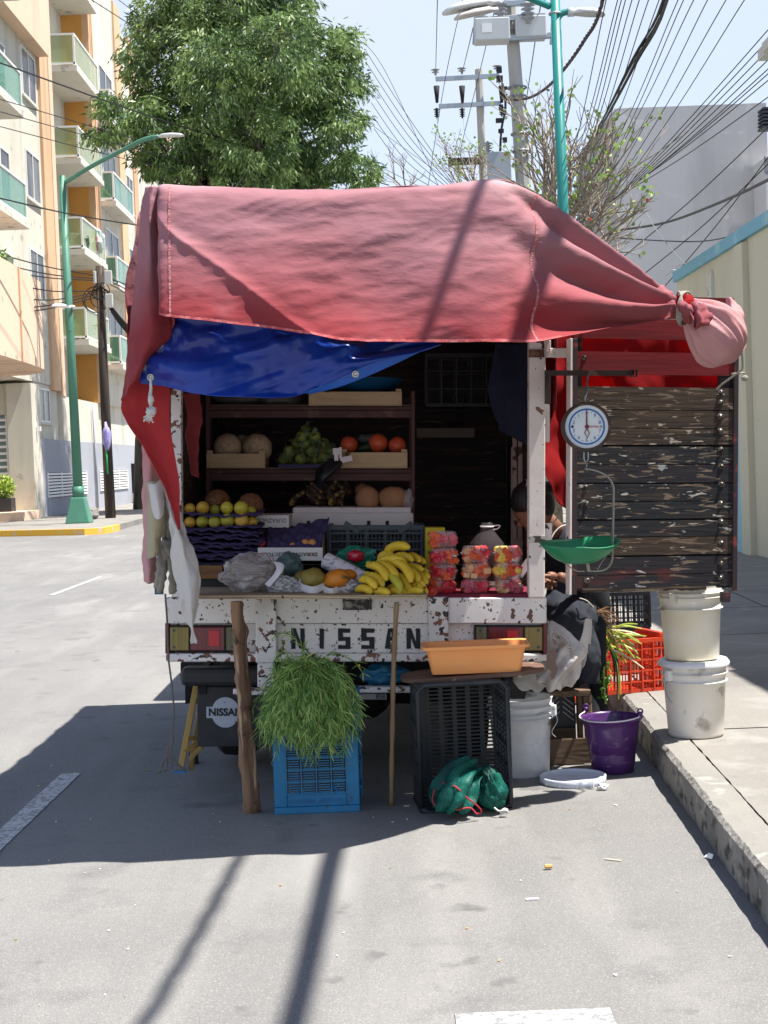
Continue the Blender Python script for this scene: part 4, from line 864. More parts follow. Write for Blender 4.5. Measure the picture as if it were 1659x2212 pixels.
# ================= TARPS =================
m_tarp=M('faded_red_tarp',(.30,.036,.045),.85,trl=.2,layers=[((1.1,1.1,1.6),1.40,1.74,(.37,.165,.19),4,.5,'G'),((1.1,1.1,2),2.0,2.10,(.56,.34,.36),3,0,'G'),(2.2,.6,.75,(.38,.14,.155),6,0,'N',.6),(7,.72,.76,(.2,.08,.08),5)],bump=((5,5,13),.7,8,.016),bump2=(60,.2,5,.003))  # fade by height; the palest top band also paints in the sunlit edge
m_tarp2=M('red_tarp_hanging',(.50,.04,.045),.85,trl=.25,layers=[((1.2,1.2,.8),.5,.75,(.52,.12,.12),4)],bump=((6,6,3),.35,5,.02))
m_tarpp=M('pink_faded_tarp',(.58,.31,.32),.85,trl=.15,layers=[(1.5,.5,.7,(.55,.2,.2),5)],bump=((7,7,11),.45,6,.02))
m_bred=M('backlit_red_cloth',(.50,.015,.02),.85,trl=.6,bump=((3,3,2),.3,4,.02))
tarp=thing('red_tarpaulin','faded red tarpaulin draped over the truck roof with its edge tied to the gate','tarpaulin',T(760,1290,7.5),fr='T')
cols=[(345,5.93),(365,5.9),(480,5.9),(600,5.9),(720,5.9),(840,5.91),(960,5.92),(1080,5.94),(1150,6.02),(1230,6.14),(1310,6.28),(1390,6.42),(1447,6.52)]
top=[403,402,409,413,413,409,400,386,421,478,540,600,643]
bot=[680,684,695,711,730,737,739,739,741,726,709,692,672]
ctr=[[],[],[],[],[]]
for k,(u,y) in enumerate(cols):
    for r,t in enumerate((0,.06,.36,.7,1)):
        yy=y+(.05 if r==0 else 0)-t*.17+(0.018*math.sin(k*1.7) if r in(3,) and 1<k<8 else 0)+(.02*math.sin(k*2.3+1) if r==4 and 1<k<9 else 0)
        ctr[r].append((u+(10*math.sin(t*3.1) if k>8 else 0),top[k]+(bot[k]-top[k])*t+(9 if r in (1,) and k>8 else 0),yy))
def folds(i,j,p):
    # diagonal folds radiating from the tie knot on the right side
    s=max(0,(j-.60)/.4); a=(i*8.5-s*1.2); h=math.sin(a*2.4)*(.05*s*(1-s)*4*.55+.022*s)
    d1=max(0,1-abs(i-(.30+j*2.3))/.09)**2*.016*min(1,max(0,(j-.02)*14))*(j<.34)
    sw=.008*math.sin(6*j+3*i)*(1-s)
    q=V((p.x*2.2,p.y,p.z*5.5-p.x*1.2)); sw+=.008*(.25-abs(NZ.noise(q*1.6)))+.006*(.25-abs(NZ.noise(q*3.7+V((4,1,0)))))
    l=.0055*math.sin((i*.9+j*.22)*30+4*NZ.noise(V((j*5,i*2,0))))*max(0,1-abs(j-.42)/.35)*max(0,1-abs(i-.4)/.5)
    return h+sw+d1+l
b=sheet(ctr,360,120,amp=.004,sc=3.2,seed=1,ani=(.8,1,2.2),fn2=folds)
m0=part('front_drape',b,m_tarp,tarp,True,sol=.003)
m_seam=M('tarp_seam',(.36,.10,.11),.9,layers=[((60,60,160),.5,.55,(.42,.2,.2),2)],bump=(120,.6))
fv=b.v; off_=V((0,-.0045,0))
for j in (30,241):
    s_=B(); s_.grid([[fv[i*361+j+k]+off_ for k in (0,1,2)] for i in range(4,121)]); part('seam',s_,m_seam,tarp,True)
s_=B(); s_.grid([[fv[i*361+j]+off_ for j in range(0,361)] for i in (117,119,120)]); part('hem',s_,M('tarp_hem',(.42,.075,.08),.9,layers=[((30,30,30),.5,.6,(.5,.15,.15),3)],bump=(60,.6)),tarp,True)
# roof cover behind the edge
L_=[T(u,v,y) for (u,v,y) in ctr[0]]
rows=[L_]
for yy in (6.4,7.2,8.4,9.7):
    r=[]
    for k,p in enumerate(L_):
        x=min(p.x,.77+max(0,(p.x-.77))*(0 if yy>6.6 else .3)); z=2.53 if x<.6 else 2.53-(max(0,p.x-.6))*(.05 if yy>7 else .25)
        r.append(V((max(-.99,x) if yy>6 else x,max(yy,p.y+.2),z+ .02*math.sin(k+yy))))
    rows.append(r)
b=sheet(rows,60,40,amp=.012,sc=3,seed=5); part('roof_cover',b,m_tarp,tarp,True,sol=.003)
# tarp sides of box (left and right)
rows=[[V((-1.0,y,2.53)) for y in (6.3,7.0,7.8,8.7,9.7)],[V((-1.06,y,2.1+.02*math.sin(y*5))) for y in (6.3,7.0,7.8,8.7,9.7)],[V((-1.05,y,1.72+.05*math.sin(y*3))) for y in (6.5,7.0,7.8,8.7,9.7)]]
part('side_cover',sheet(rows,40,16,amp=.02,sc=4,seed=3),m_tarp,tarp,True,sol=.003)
rows=[[V((.77,y,2.53)) for y in (7.1,7.8,8.7,9.7)],[V((.8,y,2.1)) for y in (7.1,7.8,8.7,9.7)],[V((.8,y,1.72+.05*math.sin(y*3))) for y in (7.1,7.8,8.7,9.7)]]
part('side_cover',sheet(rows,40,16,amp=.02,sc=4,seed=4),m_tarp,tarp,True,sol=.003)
# seam lines
b=B(); 
for u_t,u_b,off in ((352,372,.0),(1155,1143,.0)):
    k=[(u_t+(u_b-u_t)*t,(404 if u_t<900 else 424)+((683 if u_t<900 else 740)-(404 if u_t<900 else 424))*t,(5.89 if u_t<900 else 5.985)-.03*math.sin(t*3.1)) for t in (0,.2,.4,.6,.8,1)]
seam=None
# left flap
b=sheet([[(313,404,5.98),(328,401,5.93),(347,403,5.93)],[(303,470,5.98),(322,470,5.9),(337,468,5.95)],[(296,560,6.0),(322,560,5.9),(347,558,5.96)],[(288,640,6.02),(322,642,5.9),(358,640,5.97)],[(281,712,6.03),(325,718,5.9),(369,721,5.98)],[(273,785,6.04),(305,776,5.92),(342,753,5.99)],[(263,866,6.05),(286,828,5.96),(312,790,6.0)]],30,70,amp=.01,sc=8,seed=2)
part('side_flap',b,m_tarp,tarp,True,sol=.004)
b=sheet([[(330,408,6.02),(362,404,5.96)],[(338,520,6.03),(368,520,5.97)],[(350,640,6.03),(372,640,5.96)],[(362,725,6.03),(375,700,5.95)]],10,30,amp=.006,sc=8,seed=12); part('corner_fold',b,M('shaded_fold_red',(.40,.06,.055),.85,trl=.15,bump=(12,.3)),tarp,True,sol=.003)
b=sheet([[(300,780,6.12),(335,770,6.14),(368,760,6.15)],[(264,866,6.08),(312,850,6.12),(367,840,6.15)],[(277,915,6.08),(320,910,6.13),(367,906,6.15)],[(309,965,6.1),(338,960,6.15),(372,950,6.16)],[(351,1049,6.13),(366,1045,6.17),(387,1040,6.18)],[(374,1100,6.15),(381,1098,6.17),(389,1095,6.18)],[(388,1147,6.18),(390,1148,6.19),(392,1146,6.2)]],26,60,amp=.012,sc=7,seed=6); part('hanging_corner',b,m_tarp2,tarp,True,sol=.003)
b=sheet([[(310,940,6.5),(328,940,6.45),(350,945,6.5)],[(311,1000,6.5),(325,1000,6.44),(348,1005,6.5)],[(309,1100,6.5),(322,1100,6.45),(338,1100,6.5)],[(308,1190,6.5),(320,1195,6.46),(336,1195,6.5)],[(310,1225,6.5),(322,1230,6.44),(340,1230,6.5)],[(311,1256,6.5),(321,1262,6.46),(334,1259,6.5)]],20,60,amp=.014,sc=7,seed=8); part('side_tail',b,m_tarpp,tarp,True,sol=.003)
# knot and bundle at the gate corner
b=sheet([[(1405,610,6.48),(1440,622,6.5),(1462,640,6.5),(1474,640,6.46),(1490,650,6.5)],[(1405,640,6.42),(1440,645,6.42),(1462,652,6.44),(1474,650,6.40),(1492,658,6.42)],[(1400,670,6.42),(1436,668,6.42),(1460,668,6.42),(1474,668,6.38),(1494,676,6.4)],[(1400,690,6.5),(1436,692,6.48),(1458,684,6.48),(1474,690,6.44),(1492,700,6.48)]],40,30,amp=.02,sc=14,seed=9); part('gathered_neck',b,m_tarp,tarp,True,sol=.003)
def ridg(d): return 1+.16*math.sin(d.x*5+d.z*4)*abs(d.y)+.09*abs(NZ.noise(d*3.1))*2-.05
ax=path([(1474,660,6.48),(1490,672,6.5),(1512,690,6.52),(1536,712,6.54),(1560,738,6.57),(1578,762,6.6),(1588,780,6.63)],46,T)
rd=[cr([.034,.052,.085,.112,.118,.090,.012],k/46) for k in range(47)]
b=B(); rows=[]
for k,p in enumerate(ax):
    t=k/46; d_=(ax[min(k+1,46)]-ax[max(k-1,0)]).normalized(); s1=V((0,1,0)); s2=d_.cross(s1).normalized(); r_=[]
    for q in range(97):
        a=6.28318*q/96; pl=.20*(1-t)**1.2*math.cos(8*a+1.5*t+.8*math.sin(2*a))+.10*(.3-abs(NZ.noise(V((math.cos(a)*1.6,math.sin(a)*1.6,t*2.2)))*2))+.09*(.3-abs(NZ.noise(V((math.cos(a)*3.1,math.sin(a)*3.1,t*2+7)))*2))
        r_.append(p+(s2*math.cos(a)*1.06+s1*math.sin(a)*.8)*rd[k]*(1+pl))
    rows.append(r_)
b.grid(rows); b.af([b.av(q) for q in rows[-1][:-1]]); part('tied_bundle',b,m_tarpp,tarp,True)
b=sheet([[(1484,668,6.40),(1496,655,6.42),(1512,662,6.46)],[(1496,690,6.38),(1512,682,6.38),(1530,684,6.44)],[(1500,712,6.42),(1514,706,6.39),(1534,702,6.43)]],24,24,amp=.02,sc=16,seed=7,fn2=lambda i,j,p:.012*math.sin(j*14+i*4)); part('bundle_fold',b,m_tarp,tarp,True,sol=.004)
b=B(); b.ball(T(1478,662,6.46),(.05,.06,.05),30,.14,3,9); part('knot',b,m_bred,tarp,True)
b=sheet([[(1567,645,6.7),(1577,643,6.68),(1588,652,6.7)],[(1565,680,6.7),(1585,675,6.64),(1603,676,6.7)],[(1562,720,6.66),(1586,722,6.6),(1607,722,6.68)],[(1560,755,6.64),(1590,775,6.6),(1612,748,6.64)]],16,24,amp=.012,sc=12,seed=3); part('loose_corner',b,m_tarpp,tarp,True,sol=.004)
b=sheet([[(1478,680,6.55),(1500,690,6.6)],[(1500,740,6.62),(1530,740,6.6)],[(1512,765,6.64),(1535,760,6.62)]],8,12,amp=.01,sc=9); part('red_lining',b,m_tarp2,tarp,True,sol=.003)
b=B(); m_rope=M('hemp_rope',(.36,.34,.29),.9,bump=(200,.8))
for k in range(4):
    c=T(1468+k*3.5,662+k*1.5,6.46); b.torus(c,.062+.003*k,.0045,30,6,Matrix.Rotation(1.5+.1*k,3,'Y')@Matrix.Rotation(.2*k,3,'X'))
part('binding_rope',b,m_rope,tarp,True)
b=B(); b.tube(path([(1574,694,6.6),(1590,716,6.56),(1601,750,6.58),(1604,790,6.66),(1598,802,6.7),(1560,830,6.78),(1548,842,6.8)],40,T),.0045,6); b.tube(path([(1580,808,6.72),(1600,806,6.72),(1608,806,6.74),(1610,815,6.74)],10,T),.004,6); b.ball(T(1609,817,6.72),.014,10,.2,4)
solo('gate_rope',b,m_rope,'thin frayed rope tied round the top right gate post','rope',fr='T',smooth=True)
# red cloth behind the gate
b=sheet([[(1160,690,7.2),(1240,690,7.35),(1360,690,7.3),(1480,690,7.35),(1575,690,7.3)],[(1165,860,7.15),(1230,860,7.4),(1360,860,7.3),(1480,860,7.4),(1575,850,7.3)],[(1168,960,7.15),(1230,980,7.38),(1360,960,7.3),(1480,950,7.4),(1575,940,7.3)],[(1172,1000,7.2),(1236,1105,7.35),(1330,1050,7.3),(1480,1000,7.4),(1575,960,7.3)]],60,40,amp=.05,sc=3,seed=13); solo('red_cloth',b,m_bred,'bright red cloth hanging behind the plank gate','cloth',fr='T',smooth=True,sol=.002)
# blue tarp
m_bt=M('blue_tarpaulin',(.006,.045,.36),.3,spec=.5,layers=[((1.6,1,2),.5,.7,(.02,.025,.22),4)],trl=.12,bump=((6,6,9),.35,6,.02),bump2=(30,.12,5,.004))
def bf(i,j,p): return .022*(.25-abs(NZ.noise(V((p.x*3+p.z*2,i,p.z*5-p.x*2)))))+.012*(.25-abs(NZ.noise(V((p.x*9,3,p.z*8+p.x*5)))))+.035*math.sin((i*.8-j*1.6)*7+2*NZ.noise(V((j*4,i*3,2))))*min(1,j*6)+.02*max(0,math.sin((i+j*1.8)*16))*max(0,1-abs(j-.45)*3)
b=sheet([[(312,762,6.06),(342,735,6.05),(372,675,6.0),(480,680,6.0),(600,695,6.02),(700,712,6.05),(800,722,6.08),(880,726,6.1),(955,728,6.12)],[(308,800,6.04),(345,780,5.98),(385,755,5.95),(480,760,5.93),(600,770,5.96),(690,775,6.0),(770,765,6.03),(860,748,6.06),(950,736,6.1)],[(304,828,6.04),(345,835,6.0),(400,845,5.97),(480,852,5.96),(594,859,5.98),(657,852,6.0),(716,826,6.02),(823,775,6.05),(948,740,6.1)]],150,50,amp=.012,sc=6,seed=21,fn2=bf)
bts=thing('blue_tarpaulin','shiny blue tarpaulin sagging below the red edge at the left','tarpaulin',T(600,860,6),fr='T'); part('sheet',b,m_bt,bts,True,sol=.002)
b=sheet([[(657,850,6.02),(740,812,6.04),(823,773,6.07),(940,737,6.12)],[(668,852,6.06),(745,832,6.08),(835,795,6.1),(945,742,6.14)]],40,6,amp=.004,sc=8); part('hem',b,M('blue_hem',(.01,.1,.5),.4),bts,True,sol=.002)
for (u,v,y) in ((325,815,5.99),(768,808,6.0)):
    b=B(); b.torus(T(u,v,y),.011,.004,18,6,Matrix.Rotation(math.pi/2,3,'X')); b.ball(T(u,v,y+.004),(.009,.002,.009),8); part('eyelet',b,M('brass_eyelet',(.5,.5,.48),.3,metal=.8),bts,True)
b=B(); rr2=random.Random(3); m_wr=M('white_rope',(.66,.63,.6),.9,bump=(150,.8))
for k in range(6): b.tube(path([(325+rr2.uniform(-1,1),815,5.96),(326+rr2.uniform(-2,2),840,5.96),(325+rr2.uniform(-4,4),866,5.96),(326+rr2.uniform(-5,5),885,5.96)],12,T),.0035,5)
b.ball(T(326,862,5.955),(.012,.012,.016),10,.2,3); b.ball(T(327,888,5.955),(.02,.015,.018),12,.3,4)
for k in range(26): b.tube(path([(328+rr2.uniform(-5,5),888,5.955),(322+rr2.uniform(-8,8),895+rr2.uniform(0,5),5.95),(314+rr2.uniform(-5,20),906+rr2.uniform(-8,8),5.95)],6,T),.002,4)
solo('frayed_rope',b,m_wr,'white frayed rope hanging from the blue tarp corner','rope',fr='T',smooth=True)
# rags on the left post
m_can=M('cream_canvas',(.42,.37,.25),.9,bump=(9,.4,5,.02),trl=.1,layers=[(5,.55,.7,(.32,.27,.18),4)]);m_wc=M('white_cloth',(.66,.64,.62),.9,bump=(14,.5,5,.01),trl=.2,layers=[(7,.6,.7,(.5,.46,.42),5)]);m_rag=M('grey_rag',(.27,.25,.22),.95,bump=(14,.6,5,.02),layers=[(6,.5,.65,(.17,.15,.13),5)])
b=sheet([[(314,1040,6.35),(330,1040,6.3),(350,1036,6.32)],[(316,1110,6.33),(335,1110,6.28),(356,1120,6.32)],[(315,1170,6.34),(334,1160,6.30),(352,1165,6.36)],[(321,1207,6.34),(332,1203,6.3),(343,1195,6.36)]],20,30,amp=.016,sc=9,seed=4); solo('canvas_trousers',b,m_can,'beige canvas cloth hanging at the left post','cloth',fr='T',smooth=True,sol=.006)
b=sheet([[(318,1043,6.27),(335,1045,6.24),(350,1032,6.26)],[(325,1075,6.26),(340,1080,6.22),(353,1080,6.25)],[(331,1105,6.26),(343,1108,6.22),(352,1105,6.25)],[(336,1118,6.26),(343,1121,6.23),(350,1112,6.25)]],16,24,amp=.006,sc=9,seed=5); solo('white_pocket_cloth',b,m_wc,'small white cloth hanging over the beige canvas','cloth',fr='T',smooth=True,sol=.004)
b=sheet([[(352,1050,6.3),(356,1050,6.28),(362,1060,6.3)],[(362,1110,6.28),(372,1110,6.2),(392,1122,6.3)],[(371,1170,6.28),(390,1170,6.18),(411,1175,6.28)],[(375,1228,6.28),(402,1225,6.2),(424,1230,6.28)],[(386,1285,6.28),(410,1285,6.2),(428,1268,6.28)],[(396,1330,6.3),(412,1325,6.22),(425,1335,6.3)],[(407,1358,6.3),(416,1360,6.25),(424,1350,6.3)],[(417,1388,6.3),(419,1392,6.28),(421,1386,6.3)]],30,70,amp=.02,sc=9,seed=7,ani=(2.2,1,.6)); solo('white_rag',b,m_wc,'long torn white cloth dangling beside the left tail light','cloth',fr='T',smooth=True,sol=.003)
rg=thing('knotted_rags','bundle of dirty grey rags knotted round the left post','rags',T(358,1285,6.4),fr='T')
b=B(); b.ball(T(361,1184,6.42),(.038,.04,.042),26,.2,3,2,fn=lambda d:1+.1*math.sin(d.x*8+d.z*5)); part('knot',b,m_rag,rg,True)
b=B()
for (u0,v0,u1,v1,r) in ((352,1040,356,1165,.018),(360,1070,366,1165,.016),(346,1190,340,1270,.022),(356,1200,344,1280,.018),(366,1195,372,1282,.02)): b.tube(path([(u0,v0,6.42),((u0+u1)/2+3,(v0+v1)/2,6.4),(u1,v1,6.42)],10,T),[r*(.7+.5*math.sin(i*1.3)**2) for i in range(11)],7,flat=.6)
part('strips',b,m_rag,rg,True)
b=B(); TB(b,334,352,1258,1284,6.5,.02); part('blue_end',b,M('blue_fibre',(.02,.11,.24),.8,bump=(60,.6)),rg)
m_grope=M('grey_rope',(.16,.155,.15),.9,bump=(200,.8))
b=B(); b.tube([T(*p)for p in((357,1284,6.6),(361,1340,6.7),(364,1425,6.7),(370,1470,6.7),(376,1530,6.7),(372,1580,6.65),(374,1600,6.62))],.0045,6)
for k in range(5):
    b.tube(path([(374,1600,6.62),(366+rr2.uniform(-8,4),1625,6.6),(352+k*9,1645+rr2.uniform(-5,12),6.6),(345+k*13,1662+rr2.uniform(-6,10),6.58)],12,T),.005,6)
b.tube(path([(338,1668,6.58),(360,1660,6.58),(385,1664,6.58),(412,1660,6.6)],10,T),.006,6)
solo('grey_rope',b,m_grope,'grey rope dangling from the left corner and tangled on the asphalt','rope',fr='T',smooth=True)
# ================= GOODS IN THE TRUCK (T frame) =================
m_shw=M('shelf_maroon',(.085,.035,.035),.7,layers=[(10,.6,.7,(.15,.09,.07),5)])
m_crw=M('crate_pine',(.52,.38,.23),.8,layers=[((3,3,30),.5,.7,(.42,.29,.16),6),(16,.7,.74,(.12,.08,.05),4)],bump=((6,6,60),.3))
m_foam=M('white_foam',(.72,.66,.66),.8,layers=[(5,.6,.7,(.6,.52,.52),5)],bump=(60,.2))
m_card=M('white_card',(.74,.71,.7),.7,bump=(20,.1));m_cardb=M('brown_card',(.3,.2,.12),.85)
m_ptray=M('purple_pulp',(.055,.042,.12),.95,bump=(60,.5),layers=[(4,.5,.7,(.04,.03,.09),4)])
def RB(u,y): return (u-829.5)*y/F
sh=thing('shelf_rack','dark maroon shelf rack standing inside the truck','shelf',T(668,1290,7.9),fr='T')
for v,n in ((1014,'shelf'),(878,'shelf'),(1150,'shelf')):
    b=B(); TB(b,446,896,v,v+8,7.7,.42); s=part('shelf',b,m_shw,sh,bev=.002); b=B(); TB(b,446,896,v+9,v+24,7.69,.02); part('edge_bar',b,m_shw,s)
    b=B(); TB(b,455,890,v-4,v-.5,7.71,.38); part('shelf_board',b,M('shelf_old_board',(.13,.09,.06),.85,layers=[((3,3,40),.5,.65,(.05,.035,.03),6)]),s)
for u,y in ((446,7.68),(889,7.68),(452,8.1),(884,8.1)): b=B(); TB(b,u,u+7,845,1290,y,.02); part('upright',b,m_shw,sh)
def bobj(name,cs,mat,label,cat,group=None,n=14,amp=.02,sc=2,fn=None,stem=None,R=None,fr='T'):
    t=None; b=B(); b.ball(cs[0],cs[1],n,amp,sc,rnd.random()*9,R,fn)
    if stem:
        b.mi=1; c=V(cs[0]); r=cs[1][2] if not isinstance(cs[1],(int,float)) else cs[1]; b.tube([c+V((0,0,r*.93)),c+V((stem,0,r*1.08+.004))],[r*.09,r*.06],6)
        mat=[mat,M('stem_brown',(.08,.05,.02),.9)]
    return solo(name,b,mat,label,cat,group,fr,smooth=True)
def wcrate(name,label,u0,u1,v0,v1,y,d):
    t=thing(name,label,'crate',T((u0+u1)/2,v1,y+d/2),fr='T'); a=T(u0,v1,y);c=T(u1,v0,y)
    b=B(); b.bx(a.x,c.x,y,y+.012,a.z+.004,c.z); part('front_slat',b,m_crw,t,bev=.002)
    b=B(); b.bx(a.x,c.x,y+d,y+d+.012,a.z+.004,c.z).bx(a.x,a.x+.01,y+.013,y+d-.001,a.z+.004,c.z-.004).bx(c.x-.01,c.x,y+.013,y+d-.001,a.z+.004,c.z-.004); part('side_slat',b,m_crw,t)
    b=B(); b.bx(a.x,c.x,y,y+d,a.z-.002,a.z+.003); part('bottom',b,m_crw,t)
    b=B(); b.bx(a.x+.002,a.x+.03,y+.013,y+.04,a.z+.004,c.z+.016).bx(c.x-.03,c.x-.002,y+.013,y+.04,a.z+.004,c.z+.014); part('corner_block',b,m_crw,t)
    b=B()
    for x in (a.x+.012,c.x-.012):
        for z in (a.z+.012,c.z-.012): b.tube([(x,y-.001,z),(x,y+.001,z)],.0022,6)
    part('nail',b,m_dark,t); return t
wcrate('wooden_crate','small pine crate of melons at the left of the middle shelf',446,572,980,1010,7.66,.28)
wcrate('wooden_crate','pine crate of orange fruits at the right of the middle shelf',736,880,977,1010,7.66,.3)
wcrate('wooden_crate','long pale pine crate on the top shelf',667,868,846,875,7.66,.3)
m_mel=M('melon_net',(.50,.38,.24),.8,layers=[(60,.5,.6,(.38,.27,.16),4)],bump=(90,.4))
for (u,v,r,dy,l) in ((492,967,31,7.78,'netted tan melon at the left of the small pine crate'),(556,968,32,7.78,'larger tan melon leaning out of the small pine crate'),(524,962,24,7.92,'netted melon half hidden behind the front two')): bobj('melon',(T(u,v,dy),px(r,7.8)),m_mel,l,'melon','melons in the small crate',20,.015,stem=.004)
# green husk fruit pile
m_guav=[M('green_guava',(.20,.23,.05),.5,layers=[(6,.5,.65,(.36,.28,.06),3)]),M('husk_leaf',(.13,.2,.10),.7,trl=.2)]
pr=random.Random(6); pts=[]
for row,(n,v,x0,x1) in enumerate(((7,992,612,720),(6,975,625,712),(4,958,640,700),(2,943,655,682),(1,930,660,661))):
    for i in range(n): pts.append((x0+(x1-x0)*(i/(max(1,n-1))) if n>1 else x0,v))
for i,(u,v) in enumerate(pts):
    b=B(); c=T(u+pr.uniform(-3,3),v,7.72+pr.uniform(0,.12)); b.ball(c,px(13,7.8),12,.04,2,i)
    for k in range(7):
        d=V((pr.gauss(0,1),-abs(pr.gauss(0,1)),pr.gauss(0,1))).normalized(); q=c+d*.028; s=d.orthogonal().normalized(); w_=d.cross(s); b.mi=1; a=pr.uniform(0,6.3); e=(s*math.cos(a)+w_*math.sin(a)); f_=e.cross(d); L=.032; b.quad(q-f_*.010,q+e*L*.6-f_*.016+d*.004,q+e*L+d*.012,q+e*L*.6+f_*.014+d*.006)
    solo('husked_fruit',b,m_guav,'small yellow green fruit with leafy husk in the pile on the middle shelf','fruit','husked fruits piled on the middle shelf',fr='T',smooth=True)
b=B(); TB(b,600,722,1003,1010,7.62,.3); solo('pulp_tray',b,m_ptray,'purple tray under the pile of husked fruit','tray',fr='T')
m_oran=M('orange_red_skin',(.62,.10,.04),.35,layers=[(5,.6,.7,(.6,.2,.06),3)],bump=(30,.1))
for (u,v,r,l) in ((754,961,19,'orange red fruit at the left of its pine crate'),(817,957,21,'orange red fruit in the middle of its pine crate'),(858,962,19,'orange red fruit at the right of its pine crate')): bobj('orange_fruit',(T(u,v,7.78),px(r,7.8)),m_oran,l,'fruit','orange fruits in the pine crate',18,.02)
bobj('avocado',(T(790,967,7.8),(px(26,7.8),.05,px(12,7.8))),M('dark_green_skin',(.02,.04,.015),.5),'dark green fruit between the orange fruits','fruit',R=Matrix.Rotation(-.3,3,'Y'))
bobj('plastic_bag',(T(800,948,7.88),(px(34,7.8),.06,px(12,7.8))),M('smoky_bag',(.16,.15,.15),.3,alpha=.7),'smoky plastic bag behind the orange fruits','bag',n=24,amp=.15)
b=B(); TB(b,719,733,968,982,7.6,.004); TB(b,722,731,982,1003,7.6,.004); TB(b,733,738,966,990,7.602,.004); b.xf=Matrix.Translation(T(748,992,7.6))@Matrix.Rotation(.22,4,'Y').inverted(); b.bx(-.03,.03,0,.004,-.014,.014); b.xf=None; solo('torn_card',b,M('torn_card_white',(.75,.68,.7),.7),'torn piece of white card at the corner of the right crate','card',fr='T')
# top shelf sacks
for (u,v,w_,l) in ((520,862,60,'grey sack at the left of the top shelf'),(605,865,48,'grey sack beside the crate on the top shelf')): bobj('sack',(T(u,v,7.85),(px(w_,7.85),.12,px(17,7.85))),M('grey_sack',(.11,.10,.10),.8,bump=(12,.6)),l,'sack',n=22,amp=.1)
b=B(); b.lathe([(.001,.0),(.14,.0),(.19,.06),(.2,.062),(.19,.066),(.001,.07)],T(790,846,7.85),30); solo('blue_basin',b,M('blue_plastic_dark',(.01,.09,.22),.4),'dark blue basin in the crate on the top shelf','basin',fr='T',smooth=True)
# plantains
m_pl=M('black_plantain',(.035,.022,.014),.6,layers=[(22,.52,.60,(.50,.27,.06),5)])
for i in range(26):
    u=712+pr.gauss(0,30); v=1082-abs(pr.gauss(0,20))-(60-abs(u-712))*.12; v=max(1045,min(1090,v)); c=T(u,v,7.68+pr.uniform(0,.15)); a=pr.uniform(-1.3,1.3)+1.57; L=.055
    d=V((math.cos(a),-.25,math.sin(a))); s=V((-d.z,0,d.x)); b=B(); b.tube(path([c-d*L,c-d*L*.3+s*.012,c+d*L*.3+s*.012,c+d*L],8),[.006,.014,.018,.019,.019,.018,.016,.012,.005],7)
    solo('black_plantain',b,m_pl,'blackened ripe plantain in the heap above the white foam box','plantain','black plantains heaped on the foam box',fr='T',smooth=True)
b=B(); b.tube(path([(738,990,7.62),(705,1015,7.6),(690,1040,7.6),(700,1062,7.62)],10,T),[.02,.035,.04,.045,.045,.04,.035,.03,.025,.015,.01],8,flat=.4); solo('black_bag',b,M('black_bag_plastic',(.01,.01,.012),.35,bump=(12,.6)),'black plastic bag draped from the shelf over the plantains','bag',fr='T',smooth=True)
m_sq=M('tan_squash',(.42,.22,.11),.7,layers=[(9,.5,.7,(.33,.16,.08),4)],bump=(30,.2))
for (u,v,r,l) in ((794,1077,27,'round tan squash with stem beside the plantains'),(782,1060,16,'small tan squash behind the stemmed one')):
    bobj('squash',(T(u,v,7.7+(.12 if r<20 else 0)),px(r,7.7)),m_sq,l,'squash','tan squashes on the foam box',18,.02,stem=.008)
bobj('squash',(T(849,1074,7.7),(px(32,7.7),px(30,7.7),px(31,7.7))),m_sq,'large pear shaped tan squash at the right of the foam box','squash','tan squashes on the foam box',22,.02,fn=lambda d:1-.25*max(0,d.z)**2)
bobj('plastic_bag',(T(880,1080,7.68),(px(14,7.7),.03,px(20,7.7))),M('clear_bag_soft',(.5,.45,.45),.25,alpha=.55,bump=(20,.8)),'clear bag corner at the right end of the foam box','bag',n=20,amp=.25)
fb=thing('foam_box','long white foam box lying above the dark crate','box',T(760,1138,7.7),fr='T')
b=B(); TB(b,629,893,1108,1138,7.55,.4); part('box_body',b,m_foam,fb,bev=.01)
b=B(); TB(b,632,888,1096,1108.5,7.56,.38); part('lid',b,m_foam,fb,bev=.008)
b=B()
for u in (667,797,837): TB(b,u-4,u+3,1125,1137,7.545,.02)
part('notch',b,m_dark,fb)
# apples
def apple(u,v,y,r,l,m,grp,face):
    b=B(); c=T(u,v,y); R=Matrix.Rotation(pr.uniform(-.5,.5),3,'Y')@Matrix.Rotation(-face,3,'X')
    b.ball(c,px(r,y),18,.015,2,pr.random()*9,R,fn=lambda d:1-.22*max(0,abs(d.z)-.75)*4*abs(d.z)-.05*(d.z<-.2)*abs(d.z)); b.mi=1
    q=c+R@V((0,0,px(r,y)*.72)); b.tube([q,q+R@V((.002,0,.014))],.0018,5)
    solo('apple',b,[m,M('stem_brown',(.08,.05,.02),.9)],l,'apple',grp,fr='T',smooth=True)
m_ya=M('yellow_apple',(.56,.46,.05),.35,layers=[(70,.62,.68,(.4,.3,.05),3),(4,.5,.7,(.42,.42,.05),3)]);m_yo=M('orange_yellow_apple',(.62,.36,.05),.35,layers=[(5,.5,.7,(.5,.38,.06),3)]);m_ga=M('green_apple',(.40,.38,.05),.35,layers=[(60,.62,.68,(.25,.25,.05),3)])
nm=['leftmost','second','third','fourth','fifth','last']
